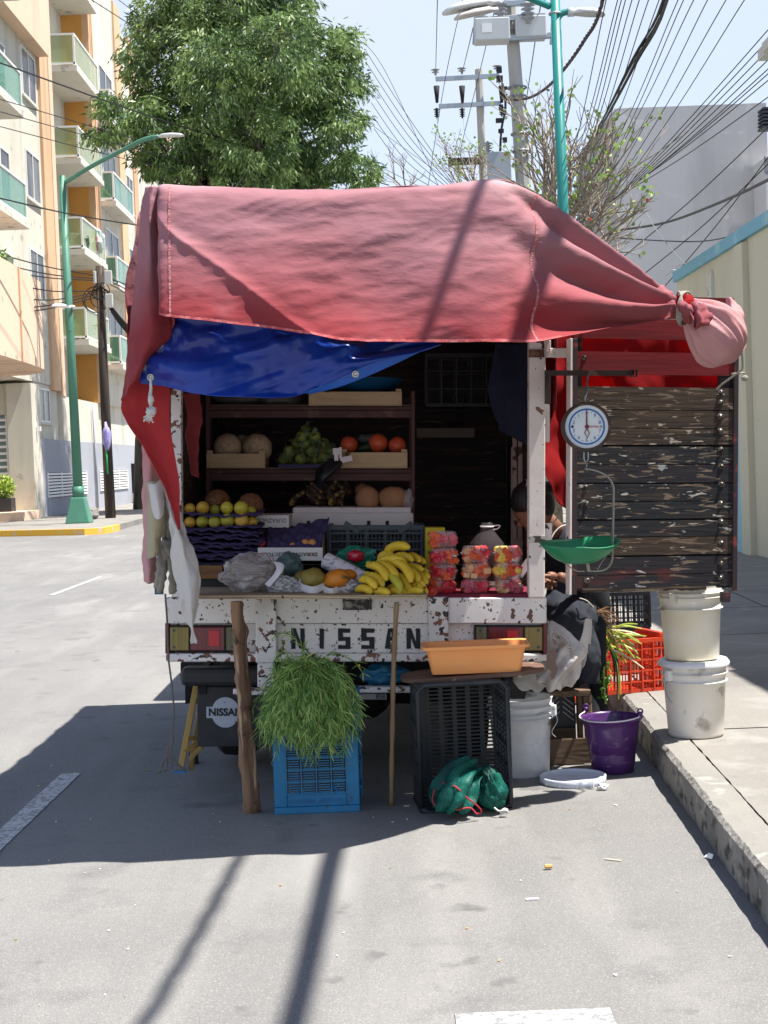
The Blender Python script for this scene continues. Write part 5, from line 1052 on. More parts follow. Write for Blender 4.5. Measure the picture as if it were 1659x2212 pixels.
for i,(u,v,r,m) in enumerate(((410,1099,12.5,m_yo),(438,1097,14.5,m_yo),(464,1102,12,m_ga),(490,1097,14,m_ya),(521,1098,16,m_ya),(541,1105,12,m_ya))): apple(u,v,7.12+(.04 if i in(2,5) else 0),r,nm[i]+' apple from the left in the upper row above the purple trays','upper row of apples' and m,'apples in the upper row',1.2) if False else apple(u,v,7.12+(.04 if i in(2,5) else 0),r,nm[i]+' apple from the left in the upper row above the purple trays',m,'apples in the upper row',1.0)
for i,(u,v,r,m) in enumerate(((410,1128,13,m_yo),(437,1127,14,m_ga),(463,1127,14,m_ga),(491,1124,16,m_ga),(522,1124,16,m_yo),(544,1128,13,m_yo))): apple(u,v,7.10+(.04 if i==5 else 0),r,nm[i]+' apple from the left in the lower row of apples',m,'apples in the lower row',1.4 if i in(2,4) else .6)
def tray(v,y,l,u0=395,u1=563,n=1,seed=0):
    rs=random.Random(seed); a=T(u0,v,y);c=T(u1,v,y); b=B(); rows=[]
    for i in range(9):
        t=i/8; row=[]
        for k in range(41):
            s=k/40; row.append(V((a.x+(c.x-a.x)*s+rs.uniform(-.001,.001)+.0*t,y+.3*t,a.z+.006*math.sin(s*31+seed)*math.cos(t*20)+.007*math.sin(s*5+seed*2)+rs.uniform(-.001,.001)+.012*t)))
        rows.append(row)
    b.grid(rows); return solo('pulp_tray',b,m_ptray,l,'tray','purple pulp trays under the apples',fr='T',smooth=True,sol=.006)
tray(1112,7.06,'purple tray carrying the upper row of apples',seed=1)
tray(1141,7.05,'purple tray carrying the lower row of apples',seed=2)
for i in range(12): tray(1148+i*6.1+pr.uniform(-1,1),7.05+pr.uniform(-.012,.012),'purple pulp tray in the empty stack under the apples',u1=560+pr.uniform(-8,10),seed=3+i)
m_pin=M('pineapple_skin',(.26,.12,.05),.8,layers=[((60,60,60),.3,.1,(.05,.03,.02),2,0,'D'),(10,.55,.65,(.35,.2,.08),4)],bump=(70,1,3,.01))
for (u,v,l) in ((470,1085,'pineapple lying behind the left apples'),(541,1093,'pineapple lying behind the right apples')):
    b=B(); c=T(u,v,7.32); r=px(27,7.3); b.ball(c,(r,.12,r),44,0,fn=lambda d:1+.06*abs(math.sin(math.atan2(d.x,d.z)*9+d.y*8))*abs(math.sin(math.atan2(d.x,d.z)*9-d.y*8))); solo('pineapple',b,m_pin,l,'pineapple',fr='T',smooth=False)
# boxes with upside-down writing
def itext(b,s,size,u,v,y,sx=1): return b.text(s,size,Matrix.Translation(T(u,v,y))@Matrix.Rotation(math.pi,4,'Y')@Matrix.Rotation(math.pi/2,4,'X'),.0004,sx=sx)
bx1=thing('fruit_box','flat white peach box tucked below the foam box','box',T(590,1138,7.4),fr='T')
b=B(); TB(b,552,624,1113,1140,7.3,.3); part('carton',b,m_card,bx1,bev=.002)
b=B(); b.text('DURAZNOS',.028,Matrix.Translation(T(588,1124,7.298))@Matrix.Rotation(math.pi,4,'Y')@Matrix.Rotation(math.pi/2,4,'X'),.0004,sx=.9); part('print',b,M('print_dark_red',(.08,.02,.03),.6),bx1)
bx2=thing('fruit_box','open white peach box printed upside down in green','box',T(627,1211,7.2),fr='T')
b=B(); TB(b,557,697,1183,1211,7.02,.006); part('front_panel',b,m_card,bx2)
a=T(557,1211,7.02);c=T(697,1183,7.02)
b=B(); b.bx(a.x,c.x,7.026,7.32,a.z,a.z+.006).bx(a.x,a.x+.005,7.026,7.32,a.z+.006,c.z).bx(a.x,c.x,7.32,7.325,a.z,c.z+.02); b.prism([(7.026,a.z),(7.32,a.z),(7.32,c.z+.1),(7.026,c.z)],lambda p:V((c.x-.004,p[0],p[1])),lambda p:V((c.x,p[0],p[1]))); part('side_panel',b,m_cardb,bx2)
b=B(); itext(b,'DURAZNOS SELECTOS',.0235,628,1197,7.018,1.0); itext(b,'DURAZNOS SELECTOS',.0235,628.6,1197,7.018,1.0); part('print',b,M('print_green',(.02,.09,.06),.6),bx2)
b=B()
for v in (1194,1199): TB(b,668,686,v,v+1.6,7.018,.001); TB(b,560,574,v,v+1.6,7.018,.001)
part('print_stripe',b,M('print_red',(.5,.08,.08),.6),bx2)
b=sheet([[(575,1183,7.06),(640,1183,7.06),(694,1183,7.06)],[(577,1160,7.15),(640,1163,7.15),(700,1150,7.15)],[(580,1138,7.3),(640,1140,7.3),(712,1122,7.3)]],40,20,amp=.02,sc=9,seed=4,fn2=lambda i,j,p:.008*math.sin(j*25)*math.sin(i*18)); solo('pulp_tray',b,m_ptray,'purple tray rising from the open peach box','tray',fr='T',smooth=True,sol=.005)
m_pch=M('peach_skin',(.62,.30,.08),.7,layers=[(6,.5,.65,(.6,.18,.06),3)])
for (u,v,r,l) in ((632,1181,9,'peach peeping out near the middle of the open box'),(659,1173,9,'peach on the purple tray, left of the pair'),(674,1174,10,'peach on the purple tray, right of the pair'),(648,1182,8,'peach low behind the box edge, between the others'),(669,1182,9,'peach low behind the box edge under the pair')): bobj('peach',(T(u,v,7.10),px(r,7.1)),m_pch,l,'peach','peaches in the open box')
bobj('peach',(T(566,1174,7.1),px(9,7.1)),M('red_peach',(.4,.05,.05),.6),'dark red fruit at the left end of the open box','peach')
# generic lattice crate --------------------------------------------------
def crate(b,w,d,h,xf,nx=5,nz=4,slots=True,t=.012,floor='slat',nslot=7,open_top=True):
    """origin at bottom centre; x width, y depth, z up"""
    b.xf=xf
    def wall(L,M_):   # wall in local x,z plane at y=0..t, mapped by M_
        b.xf=xf@M_
        b.bx(-L/2,L/2,-.008,t,h-.022,h); b.bx(-L/2,L/2,-.004,t,0,.02)
        for i in range(nx+1): x=-L/2+L*i/nx; b.bx(max(-L/2,x-.004),min(L/2,x+.004),-.010,t*.7,.0201,h-.0221)
        for k in range(1,nz): z=h*k/nz; b.bx(-L/2,L/2,-.0085,t*.6,z-.004,z+.004)
        if slots:
            n=nx*nslot
            for i in range(n): x=-L/2+L*(i+.5)/n; b.bx(x-.0022*5/nslot*L/.5,x+.0022*5/nslot*L/.5,.001,.006,.02,h-.02)
    wall(w,Matrix.Translation((0,-d/2,0))); wall(w,Matrix.Translation((0,d/2,0))@Matrix.Rotation(math.pi,4,'Z'))
    wall(d,Matrix.Translation((-w/2,0,0))@Matrix.Rotation(-math.pi/2,4,'Z')); wall(d,Matrix.Translation((w/2,0,0))@Matrix.Rotation(math.pi/2,4,'Z'))
    b.xf=xf
    if floor=='slat':
        for i in range(nx+1): x=-w/2+w*i/nx; b.bx(max(-w/2,x-.006),min(w/2,x+.006),-d/2+t,d/2-t,.0,.012)
        n=26
        for i in range(n): y=-d/2+t+(d-2*t)*(i+.5)/n; b.bx(-w/2+t,w/2-t,y-.0035,y+.0035,.002,.009)
    elif floor=='solid': b.bx(-w/2+t,w/2-t,-d/2+t,d/2-t,.0,.008)
    b.xf=None; return b
m_bcr=M('black_crate_plastic',(.022,.027,.033),.45,layers=[(6,.5,.7,(.035,.042,.05),4)])
a=T(812,1222,7.3); b=B(); crate(b,px(203,7.3),.3,px(88,7.3),Matrix.Translation((a.x,7.45,a.z)),nx=5,nz=5,nslot=5,floor='solid')
b.beam(T(745,1128,7.29),T(775,1150,7.29),.02,.02); b.beam(T(890,1128,7.29),T(862,1150,7.29),.02,.02)
solo('plastic_crate',b,M('slate_crate_plastic',(.05,.07,.085),.5),'dark slate lattice crate behind the bananas under the foam box','crate',fr='T')
b=B(); TB(b,420,480,1222,1250,7.0,.25); solo('wood_block',b,M('brown_block',(.30,.16,.07),.8,layers=[((4,4,30),.5,.7,(.2,.1,.05),5)]),'brown wooden block under the stack of purple trays','block',fr='T')
b=B(); TB(b,398,705,1251,1286,7.05,.25); solo('dark_box',b,M('smoky_dark',(.05,.05,.055),.5,layers=[(6,.5,.6,(.1,.1,.11),4)]),'dark low box behind the clear bag on the bed floor','box',fr='T')
# counter board and props
m_ply=M('plywood_edge',(.42,.34,.22),.8,layers=[((2,2,160),.45,.6,(.2,.14,.09),3),(30,.66,.7,(.05,.035,.03),5)],bump=(40,.3))
b=B(); p0=T(395,1291,6.56);p1=T(925,1286,6.56)
b.prism([(p0.x,6.56),(p1.x-.05,6.56),(p1.x-.01,6.58),(p1.x,6.64),(p1.x,7.0),(p0.x,7.0)],lambda p:V((p[0],p[1],fl+.018)),lambda p:V((p[0],p[1],fl+.034)))
solo('counter_board',b,m_ply,'thin worn plywood counter board above the tailgate','board',fr='T')
CT=fl+.035
b=B(); b.bx(.2,.70,6.86,7.3,fl+.0,fl+.012); solo('red_cloth_mat',b,M('maroon_cloth',(.16,.01,.03),.8,bump=(30,.5)),'maroon cloth lining under the fruit cups','cloth',fr='T')
m_log=M('rough_log',(.27,.16,.095),.85,layers=[((14,14,1.6),.46,.6,(.13,.075,.045),7),((5,5,3),.58,.64,(.17,.055,.03),5),(12,.62,.68,(.06,.035,.025),5),((30,30,3),.58,.66,(.42,.30,.2),5)],bump=((16,16,4),1,6,.02))
b=B(); P_=[W(511,1299,6.52),W(519,1400,6.55),W(527,1500,6.57),W(532,1600,6.59),W(545,1752,6.62)]; P_[-1].z=max(.0,P_[-1].z); pp=path(P_,60); pp[-1].z=.0
n=26; rows=[]
for i,p in enumerate(pp):
    t=i/60; r=.025+.012*t; 
    rows.append([p+V((math.cos(a),math.sin(a),0))*r*(1+.2*NZ.noise(V((math.cos(a)*1.2,math.sin(a)*1.2,t*9)))+.75*max(0,NZ.noise(V((math.cos(a)*2.2,math.sin(a)*2.2,t*15)))-.22)+.05*NZ.noise(V((math.cos(a)*6,math.sin(a)*6,t*20)))) for a in [6.28318*k/n for k in range(n+1)]])
b.grid(rows); b.af([b.av(p) for p in rows[0][:-1]][::-1]); b.af([b.av(p) for p in rows[-1][:-1]]); solo('log_prop',b,m_log,'knotty brown log propping up the left of the counter','log',smooth=True)
b=B(); pp=path([W(857,1301,6.58),W(850,1450,6.6),W(847,1600,6.62),W(845,1742,6.65)],20); pp[-1].z=0; b.tube(pp,[.011+.0015*math.sin(i*1.7) for i in range(21)],9); solo('stick_prop',b,M('thin_stick_wood',(.28,.19,.10),.8,layers=[((7,7,2),.5,.65,(.16,.1,.05),5)],bump=((30,30,6),.6)),'thin straight stick propping up the right of the counter','stick',smooth=True)
# bananas
m_ban=[M('banana_skin',(.72,.50,.035),.42,layers=[(5,.5,.7,(.66,.42,.03),3),(38,.66,.7,(.25,.13,.03),5)]),M('banana_tip',(.05,.035,.02),.8),M('banana_green_skin',(.5,.5,.05),.42,layers=[(5,.5,.7,(.66,.48,.04),3)])]
def banana(parent,p0,p1,bend,y,r,green=False):
    a=T(p0[0],p0[1],y[0]);c=T(p1[0],p1[1],y[1]); d=(c-a); s=V((-d.z,0,d.x)).normalized(); k=bend
    pts=path([a,a+d*.25+s*k*.75,a+d*.5+s*k,a+d*.78+s*k*.7,c],18)
    rs=[]; 
    for i in range(19):
        t=i/18; rs.append(r*min(1,.35+2.9*t if t<.25 else 1,.30+3.4*(1-t)))
    b=B(); b.mi=2 if green else 0; n=10; rings=[]
    ax=None
    b.tube(pts,rs,7,cap=True); b.mi=1; e=pts[-1]; ee=(pts[-1]-pts[-2]).normalized(); b.tube([e-ee*.002,e+ee*.007],[r*.30,r*.22],6)
    o=part('banana',b,m_ban,parent,True,sub=1); return o
bl_=[('top banana hand resting on the heap behind the papaya',[((830,1198),(886,1184),12,(6.92,6.84),19),((818,1214),(852,1182+22),12,(6.9,6.88),17),((848,1208),(893,1213),10,(6.9,6.8),16),((880,1200),(907,1215),6,(6.92,6.82),14),((892,1205),(917,1218),5,(6.95,6.85),13)]),
('middle banana hand curving along the centre of the heap',[((808,1228),(879,1218),16,(6.82,6.74),19),((812,1244),(838,1236),6,(6.84,6.8),14),((872,1224),(915,1233),5,(6.86,6.76),14),((885,1232),(925,1237),4,(6.88,6.8),13),((895,1244),(926,1254),3,(6.88,6.8),12),((880,1240),(906,1247),5,(6.84,6.76),13)]),
('front banana hand with many fingers at the middle of the heap',[((793,1222),(834,1256),14,(6.76,6.66),18),((806,1220),(858,1258-3),14,(6.78,6.67),18),((838,1214),(888,1260),16,(6.78,6.66),19),((820,1238),(866,1280),12,(6.74,6.62),18),((850,1240),(882,1290-4),12,(6.76,6.66),17),((862,1228),(906,1262),12,(6.8,6.7),16),((838,1268),(876,1284),5,(6.72,6.64),15)]),
('lowest banana hand at the left front of the heap',[((790,1244),(827,1271),10,(6.72,6.64),17),((775,1254),(812,1272),10,(6.68,6.6),17),((768,1276),(804,1282),8,(6.66,6.6),16),((803,1281),(843,1284),6,(6.64,6.58),16),((842,1278),(868,1286),5,(6.66,6.62),15)]),
('right banana hand standing at the edge beside the tomato',[((874,1284),(915,1278),5,(6.68,6.6),15),((888,1256),(917,1268),6,(6.76,6.68),14),((900,1240),(921,1262),6,(6.8,6.7),13),((905,1262),(921,1284),3,(6.76,6.68),12),((884,1268),(912,1272),5,(6.74,6.66),13),((908,1236),(926,1250),4,(6.82,6.72),12)])]
for l,bs_ in bl_:
    t=thing('banana_hand',l,'bananas',T(bs_[0][0][0],1286,6.75),'banana hands heaped on the counter',fr='T')
    for i,(p0,p1,bend,y,r) in enumerate(bs_): banana(t,p0,p1,px(bend,6.8)*1.0,y,px(r*.62,6.75),green=(i in(3,) and 'middle' in l))
    c=T(bs_[0][0][0]+4,bs_[0][0][1]-2,bs_[0][3][0]+.02); b=B(); b.ball(c,.016,10,.2,3); part('crown',b,m_ban[2],t,True)
bobj('tomato',(T(932,1275,6.8),(px(14,6.8),px(14,6.8),px(12,6.8))),M('tomato_skin',(.42,.03,.02),.25),'small red tomato beside the bananas','tomato',amp=.02,fn=lambda d:1+.04*math.cos(math.atan2(d.y,d.x)*5))
# fruit cups
m_clr=M('clear_clamshell',(.85,.82,.85),.08,spec=.8,alpha=.17,coat=.5)
m_fr=[M('papaya_chunk',(.70,.12,.04),.35),M('watermelon_chunk',(.62,.03,.05),.35),M('melon_chunk',(.75,.42,.22),.35),M('pineapple_chunk',(.80,.55,.10),.35),M('pink_chunk',(.60,.10,.14),.35)]
lab=[['top','third','second','bottom'],['top','middle','bottom'],['top','middle','bottom']]
cn=['left','middle','right']; cm=[[(0,4,4),(1,1,0),(1,0,1),(0,1,1)],[(2,0,1),(2,0,0),(4,4,1)],[(3,0,1),(3,0,1),(2,4,4)]]
for ci,(u0,u1,vs) in enumerate(((927,989,(1148,1184,1219,1253)),(998,1059,(1181,1217,1252)),(1069,1130,(1181,1217,1252)))):
    for ri,v in enumerate(vs):
        y=6.93; jit=pr.uniform(-2,2); a=T(u0+jit,v+34.5,y);c=T(u1+jit,v,y); w=c.x-a.x; h=c.z-a.z; cx=(a.x+c.x)/2; d=w*.95
        t=thing('fruit_cup','clear lidded box of cut fruit, %s of the %s stack'%(lab[ci][ri],cn[ci]),'fruit box',(cx,y+d/2,a.z),'clear boxes of cut fruit in three stacks',fr='T')
        def ring(z,k): 
            m=.5*w*k; r=.35*m; pts=[]
            for (sx,sy_,a0) in ((1,1,0),(-1,1,90),(-1,-1,180),(1,-1,270)):
                for q in range(4): an=math.radians(a0+q*30); pts.append(V((cx+sx*(m-r)+math.cos(an)*r,y+d/2+(sy_*(m-r)+math.sin(an)*r)*.95,a.z+z)))
            return pts
        b=B(); R_=[ring(z,k) for z,k in ((.001,.80),(.003,.86),(h*.52,.95),(h*.53,1.06),(h*.56,1.06))]
        b.grid([r+[r[0]] for r in R_]); b.af([b.av(p) for p in R_[0]][::-1]); part('tub',b,m_clr,t,True)
        b=B(); R_=[ring(z,k) for z,k in ((h*.565,1.07),(h*.58,.97),(h*.90,.88),(h*.985,.80),(h*.99,.5),(h*.99,.02))]; b.grid([r+[r[0]] for r in R_]); ld=part('lid',b,m_clr,t,True)
        b=B()
        for q in range(13):
            if q in (0,12): continue
            x=cx-w*.36+w*.72*q/12; b.tube([(x,y+w*.045,a.z+h*.62),(x,y+w*.075,a.z+h*.9),(x,y+w*.12,a.z+h*.985),(x,y+d*.5,a.z+h)],.0015,4)
        part('lid_ribs',b,M('clear_rib',(.92,.84,.88),.1,alpha=.4,spec=.8),ld,True)
        b=B()
        for q in range(36):
            x=pr.uniform(-.39,.39)*w; yy=pr.uniform(.06,.9)*d if q%2 else pr.uniform(.05,.2)*d; z=pr.uniform(.18,.78)*h; b.mi=cm[ci][ri][min(2,int((x/w+.40)/.27))] if pr.random()<.9 else pr.choice(cm[ci][ri]); s=pr.uniform(.019,.028)
            if b.mi==3: b.ball((cx+x,y+yy,a.z+z),s*.75,8,.2,3,q)
            else: b.cb((cx+x,y+yy,a.z+z),(s*1.2,s,s*.9),Matrix.Rotation(pr.uniform(0,3),3,V((pr.random()+.1,pr.random(),pr.random()))))
        part('cut_fruit',b,m_fr,t)
# jug
jc=T(1052,1181,7.15); t=thing('plastic_jug','empty clear plastic jug with handle behind the fruit boxes','jug',(jc.x,7.15,fl),fr='T')
m_cl2=M('clear_jug',(.4,.36,.38),.06,spec=.8,alpha=.10)
b=B(); b.lathe([(.05,fl),(.082,fl+.01),(.085,jc.z-.01),(.078,jc.z+.02),(.045,jc.z+.06),(.027,jc.z+.085),(.027,jc.z+.112),(.022,jc.z+.112)],(jc.x,7.15,0),24,nf=lambda a,z:1+.02*math.cos(a*6)); part('bottle',b,m_cl2,t,True)
b=B(); b.torus((jc.x,7.15,jc.z+.095),.030,.004,20,6); b.tube(path([(jc.x+.03,7.15,jc.z+.098),(jc.x+.06,7.15,jc.z+.10),(jc.x+.05,7.15,jc.z+.085),(jc.x+.028,7.15,jc.z+.08)],10),.0035,5); part('handle',b,M('clear_handle',(.75,.72,.75),.15,alpha=.8),t,True)
t=thing('yellow_box','yellow printed carton behind the left stack of fruit boxes','box',T(938,1290,7.12),fr='T')
b=B(); TB(b,919,961,1140,1290,7.1,.12); part('carton',b,M('yellow_card',(.60,.45,.02),.6),t,bev=.002)
b=B()
for v in (1150,1170,1190): TB(b,924,950,v,v+6,7.098,.001)
part('print',b,M('carton_green',(.05,.2,.05),.6),t)
# pepper bag
bobj('red_pepper',(T(768,1201,6.95),(px(19,6.95),.035,px(13,6.95))),M('pepper_red',(.42,.01,.03),.2,coat=.5),'shiny red pepper inside the green bag','pepper',n=24,fn=lambda d:1+.09*math.cos(math.atan2(d.z,d.y)*3))
def foil(d): return 1+.22*NZ.noise(d*3+V((3,1,2)))-.16*abs(NZ.noise(d*6))*2
b=B(); b.ball(T(768,1215,7.02),(px(45,7),.05,px(20,7)),50,.05,3,3,fn=lambda d:foil(d)+max(0,d.z)**3*.9); solo('green_bag',b,M('green_bag_film',(.03,.30,.20),.2,alpha=.75,trl=.2,bump=(25,1,5,.02),layers=[(14,.55,.62,(.1,.5,.38),5)]),'crumpled green plastic bag holding the red pepper','bag',fr='T')
b=B(); p=T(703,1210,6.9); q=T(790,1254,6.82); b.tube([p,q],px(18,6.9),28); d=(q-p).normalized(); solo('paper_roll',b,M('printed_roll',(.68,.64,.68),.35,layers=[((30,30,90),.56,.6,(.35,.33,.38),3)]),'rolled plastic bag roll lying diagonally behind the papaya','roll',fr='T',smooth=False,bev=.003)
# papayas in newspaper
m_news=M('newspaper',(.58,.57,.58),.85,layers=[((60,60,130),.52,.58,(.26,.26,.28),3),(5,.56,.6,(.10,.10,.12),4),(4,.64,.66,(.75,.74,.74),3)],bump=(16,.8,5,.02))
def wrap(name,label,u,v,w,h,y,seed):
    b=B(); b.ball(T(u,v,y),(px(w,y),.055,px(h,y)),40,.12,3,seed,fn=lambda d:1+.14*abs(NZ.noise(d*7+V((seed,0,0))))*2-.07 - (.25*max(0,d.z-.3)))
    solo(name,b,m_news,label,'newspaper',fr='T')
wrap('newspaper_wrap','crumpled newspaper wrap left of the papayas',611,1265,36,26,6.76,2)
wrap('newspaper_wrap','newspaper wrap under the green papaya',668,1268,36,22,6.76,5)
wrap('newspaper_wrap','newspaper wrap under the orange papaya',738,1268,36,22,6.74,9)
m_pgr=M('papaya_green_skin',(.24,.19,.035),.5,layers=[(6,.5,.65,(.34,.22,.04),4),(20,.62,.68,(.12,.10,.03),4)]);m_por=M('papaya_orange_skin',(.65,.22,.02),.45,layers=[(5,.52,.6,(.5,.24,.03),4),((4,4,12),.60,.66,(.08,.07,.02),5)])
bobj('papaya',(T(676,1249,6.72),(px(28,6.7),.06,px(22,6.7))),m_pgr,'green brown papaya in a white wrap','papaya',n=26,amp=.05,fn=lambda d:1+.03*math.cos(math.atan2(d.z,d.x)*5))
bobj('papaya',(T(655,1247,6.80),(px(20,6.7),.05,px(15,6.7))),m_pgr,'smaller green brown papaya behind the wrapped one','papaya',n=22,amp=.05)
op=bobj('papaya',(T(728,1251,6.72),(px(30,6.7),.06,px(22,6.7))),m_por,'orange papaya with brown spots lying in newspaper','papaya',n=26,amp=.04,R=Matrix.Rotation(-.25,3,'Y'))
bobj('papaya',(T(750,1243,6.80),(px(22,6.7),.05,px(14,6.7))),m_por,'orange papaya lying behind the front orange one','papaya',n=22,amp=.05)
b=B(); c=T(711,1259,6.70); b.ball(c,(.013,.012,.012),12); part('stem_scar',b,M('stem_scar',(.25,.12,.05),.8),op,True)
for (u,v,w_,l) in ((676,1268,27,'white paper band round the green papaya'),(716,1272,22,'white paper band round the orange papaya')):
    rows=[[(u-w_,v-9,6.71),(u,v-1,6.66),(u+w_,v-11,6.71)],[(u-w_+2,v+8,6.70),(u,v+16,6.655),(u+w_-2,v+6,6.70)]]; solo('paper_band',sheet(rows,16,4,amp=.003,sc=20),m_card,l,'paper',fr='T',smooth=True,sol=.002)
# clear bags
def bag(name,label,u,v,w,h,d,y,mat,seed,n=60,up=0,fr='T',fold=.16,tilt=0,an=(3.2,3.2,3.2)):
    b=B(); fnx=lambda q:1+.22*NZ.noise(q*2.0+V((seed,0,0)))+fold*1.3*(.25-abs(NZ.noise(V((q.x*an[0],q.y*an[1],q.z*an[2]))+V((0,seed,0))))*1.7)+.05*(.25-abs(NZ.noise(V((q.x*5,q.y*9,q.z*9))+V((0,0,seed))))*1.8)+.02*(.25-abs(NZ.noise(q*19+V((0,0,seed))))*1.8)+up*max(0,q.z)**4
    c=(T if fr=='T' else W)(u,v,y); b.ball(c,(px(w,y),d,px(h,y)),n,0,fn=fnx,R=Matrix.Rotation(tilt,3,'Y')); return solo(name,b,mat,label,'bag',fr=fr,smooth=True)
m_film=M('clear_film',(.48,.43,.41),.16,spec=.9,alpha=.48,bump=(18,.9,5,.02),layers=[((14,14,14),.56,.64,(.85,.82,.8),5)])
bag('plastic_bag','big crumpled clear plastic bag at the left of the counter',540,1240,66,46,.10,6.78,m_film,3,n=110,up=.0,fold=.13,an=(1.2,4,5))
bag('bag_contents','pale brown bulk inside the big clear bag',542,1246,54,36,.07,6.79,M('bag_inner',(.22,.19,.17),.7,bump=(9,.8)),4,n=30)
bag('plastic_bag','dull grey green plastic bag behind the newspaper wraps',625,1222,30,25,.06,6.95,M('grey_green_film',(.10,.17,.16),.3,alpha=.85,bump=(18,1,5,.02)),6,n=40,up=.2)
b=sheet([[(590,1212,6.74),(612,1220,6.72),(607,1240,6.72)],[(596,1230,6.70),(606,1238,6.68),(598,1250,6.7)],[(572,1262,6.68),(582,1268,6.66),(590,1262,6.68)]],14,14,amp=.006,sc=20); solo('paper_sheet',b,m_card,'curled white paper sheet leaning on the clear bag','paper',fr='T',smooth=True,sol=.002)
b=sheet([[(394,850,6.95),(415,850,6.98),(432,850,7.0)],[(402,900,6.95),(418,905,6.97),(437,905,7.0)],[(405,960,6.95),(418,965,6.99),(430,950,7.0)],[(413,1020,6.95),(420,1028,6.97),(428,1033,7.0)]],14,30,amp=.02,sc=10,seed=4); solo('inner_cloth',b,M('dark_red_rag',(.22,.03,.035),.9),'dark red cloth hanging just inside the left post','cloth',fr='T',smooth=True,sol=.003)
# back right corner clutter
b=B(); TB(b,900,1025,925,945,8.6,.2); solo('carton',b,M('dull_carton',(.16,.14,.12),.8),'flat dull carton high at the back right','box',fr='T')
b=B(); crate(b,.42,.3,.3,Matrix.Translation((T(1000,880,8.7).x,8.75,T(1000,880,8.7).z)),nx=5,nz=3,floor='solid'); solo('plastic_crate',b,m_bcr,'black crate stored in the dark at the upper right','crate',fr='T')
b=sheet([[(1070,740,7.6),(1105,742,7.6),(1138,742,7.5)],[(1060,850,7.6),(1100,855,7.5),(1138,850,7.5)],[(1072,930,7.6),(1105,945,7.55),(1138,960,7.5)]],20,20,amp=.04,sc=5); solo('dark_jacket',b,M('dark_blue_cloth',(.012,.016,.04),.9),'dark blue jacket hanging inside near the right post','jacket',fr='T',smooth=True,sol=.003)
# ================= THINGS ON THE GROUND =================
m_bcp=M('blue_crate_plastic',(.008,.17,.36),.45,layers=[(6,.5,.7,(.012,.205,.42),4),(30,.62,.70,(.05,.17,.26),6),(22,.68,.72,(.05,.1,.15),4)],bump=(40,.15))
def XF(p,rx=0,ry=0,rz=0): return Matrix.Translation(p)@Matrix.Rotation(rz,4,'Z')@Matrix.Rotation(rx,4,'X')@Matrix.Rotation(ry,4,'Y')
# blue crate standing on end, underside facing the camera. local x width, z height, y depth away
q=G(686,1757); CW,CH,CD=.37,.53,.30
xf=XF(q+V((0,0,0)),rx=math.radians(-6)); t=thing('blue_crate','bright blue plastic crate standing on end under the greens','crate',q)
b=B(); b.xf=xf
# floor plate facing camera: frame
f=.055
b.bx(-CW/2,CW/2,0,.02,0,.03); b.bx(-CW/2,CW/2,0,.02,CH-.03,CH); b.bx(-CW/2,-CW/2+f,0,.02,.0301,CH-.0301); b.bx(CW/2-f,CW/2,0,.02,.0301,CH-.0301)
b.bx(-CW/2+f,CW/2-f,.004,.02,.0302,.085); b.bx(-CW/2+f,CW/2-f,.004,.02,CH-.085,CH-.0302)
part('underside_frame',b,m_bcp,t,bev=.004)
b=B(); b.xf=xf; X0,X1,Z0,Z1=-CW/2+f,CW/2-f,.085,CH-.085
for i in range(5): x=X0+(X1-X0)*i/4; b.bx(x-.0025,x+.0025,-.001,.018,Z0,Z1)
for k in range(8): z=Z0+(Z1-Z0)*k/7; b.bx(X0,X1,-.0012,.018,z-.0025,z+.0025)
for i in range(4):
    for k in range(7*5): 
        z=Z0+(Z1-Z0)*(k+.5)/35; x=X0+(X1-X0)*i/4
        b.bx(x+.008,x+(X1-X0)/4-.008,.006,.012,z-.0022,z+.0022)
part('underside_grid',b,m_bcp,t)
b=B(); b.xf=xf
for s in (-1,1):
    for i in range(13): x=s*(.008+i*.0105); b.beam((x,.0015,.045),(x+s*.012,.0015,.062),.003,.004,up=(0,1,0))
for s in (-1,1): b.beam((s*(CW/2-f),.001,.086),(s*(CW/2-.03),.001,.042),.004,.005,up=(0,1,0)); b.torus((s*.072,.0,Z0+.012),.014,.002,16,5,Matrix.Rotation(math.pi/2,3,'X'))
part('rib_marks',b,m_bcp,t)
b=B(); b.xf=xf
for s in (-1,1):
    b.bx(s*CW/2-(.006 if s>0 else 0),s*CW/2+(.006 if s<0 else 0),.02,CD,.0,CH); b.bx(s*CW/2-.01,s*CW/2+.01,CD-.02,CD,0,CH)
    for k in range(6): z=CH*k/5; b.bx(s*(CW/2+.004)-.004,s*(CW/2+.004)+.004,.02,CD-.02,max(0,z-.003),min(CH,z+.003))
b.bx(-CW/2,CW/2,.02,CD,0,.006); b.bx(-CW/2,CW/2,.02,CD,CH-.006,CH)
part('crate_side',b,m_bcp,t,bev=.002)
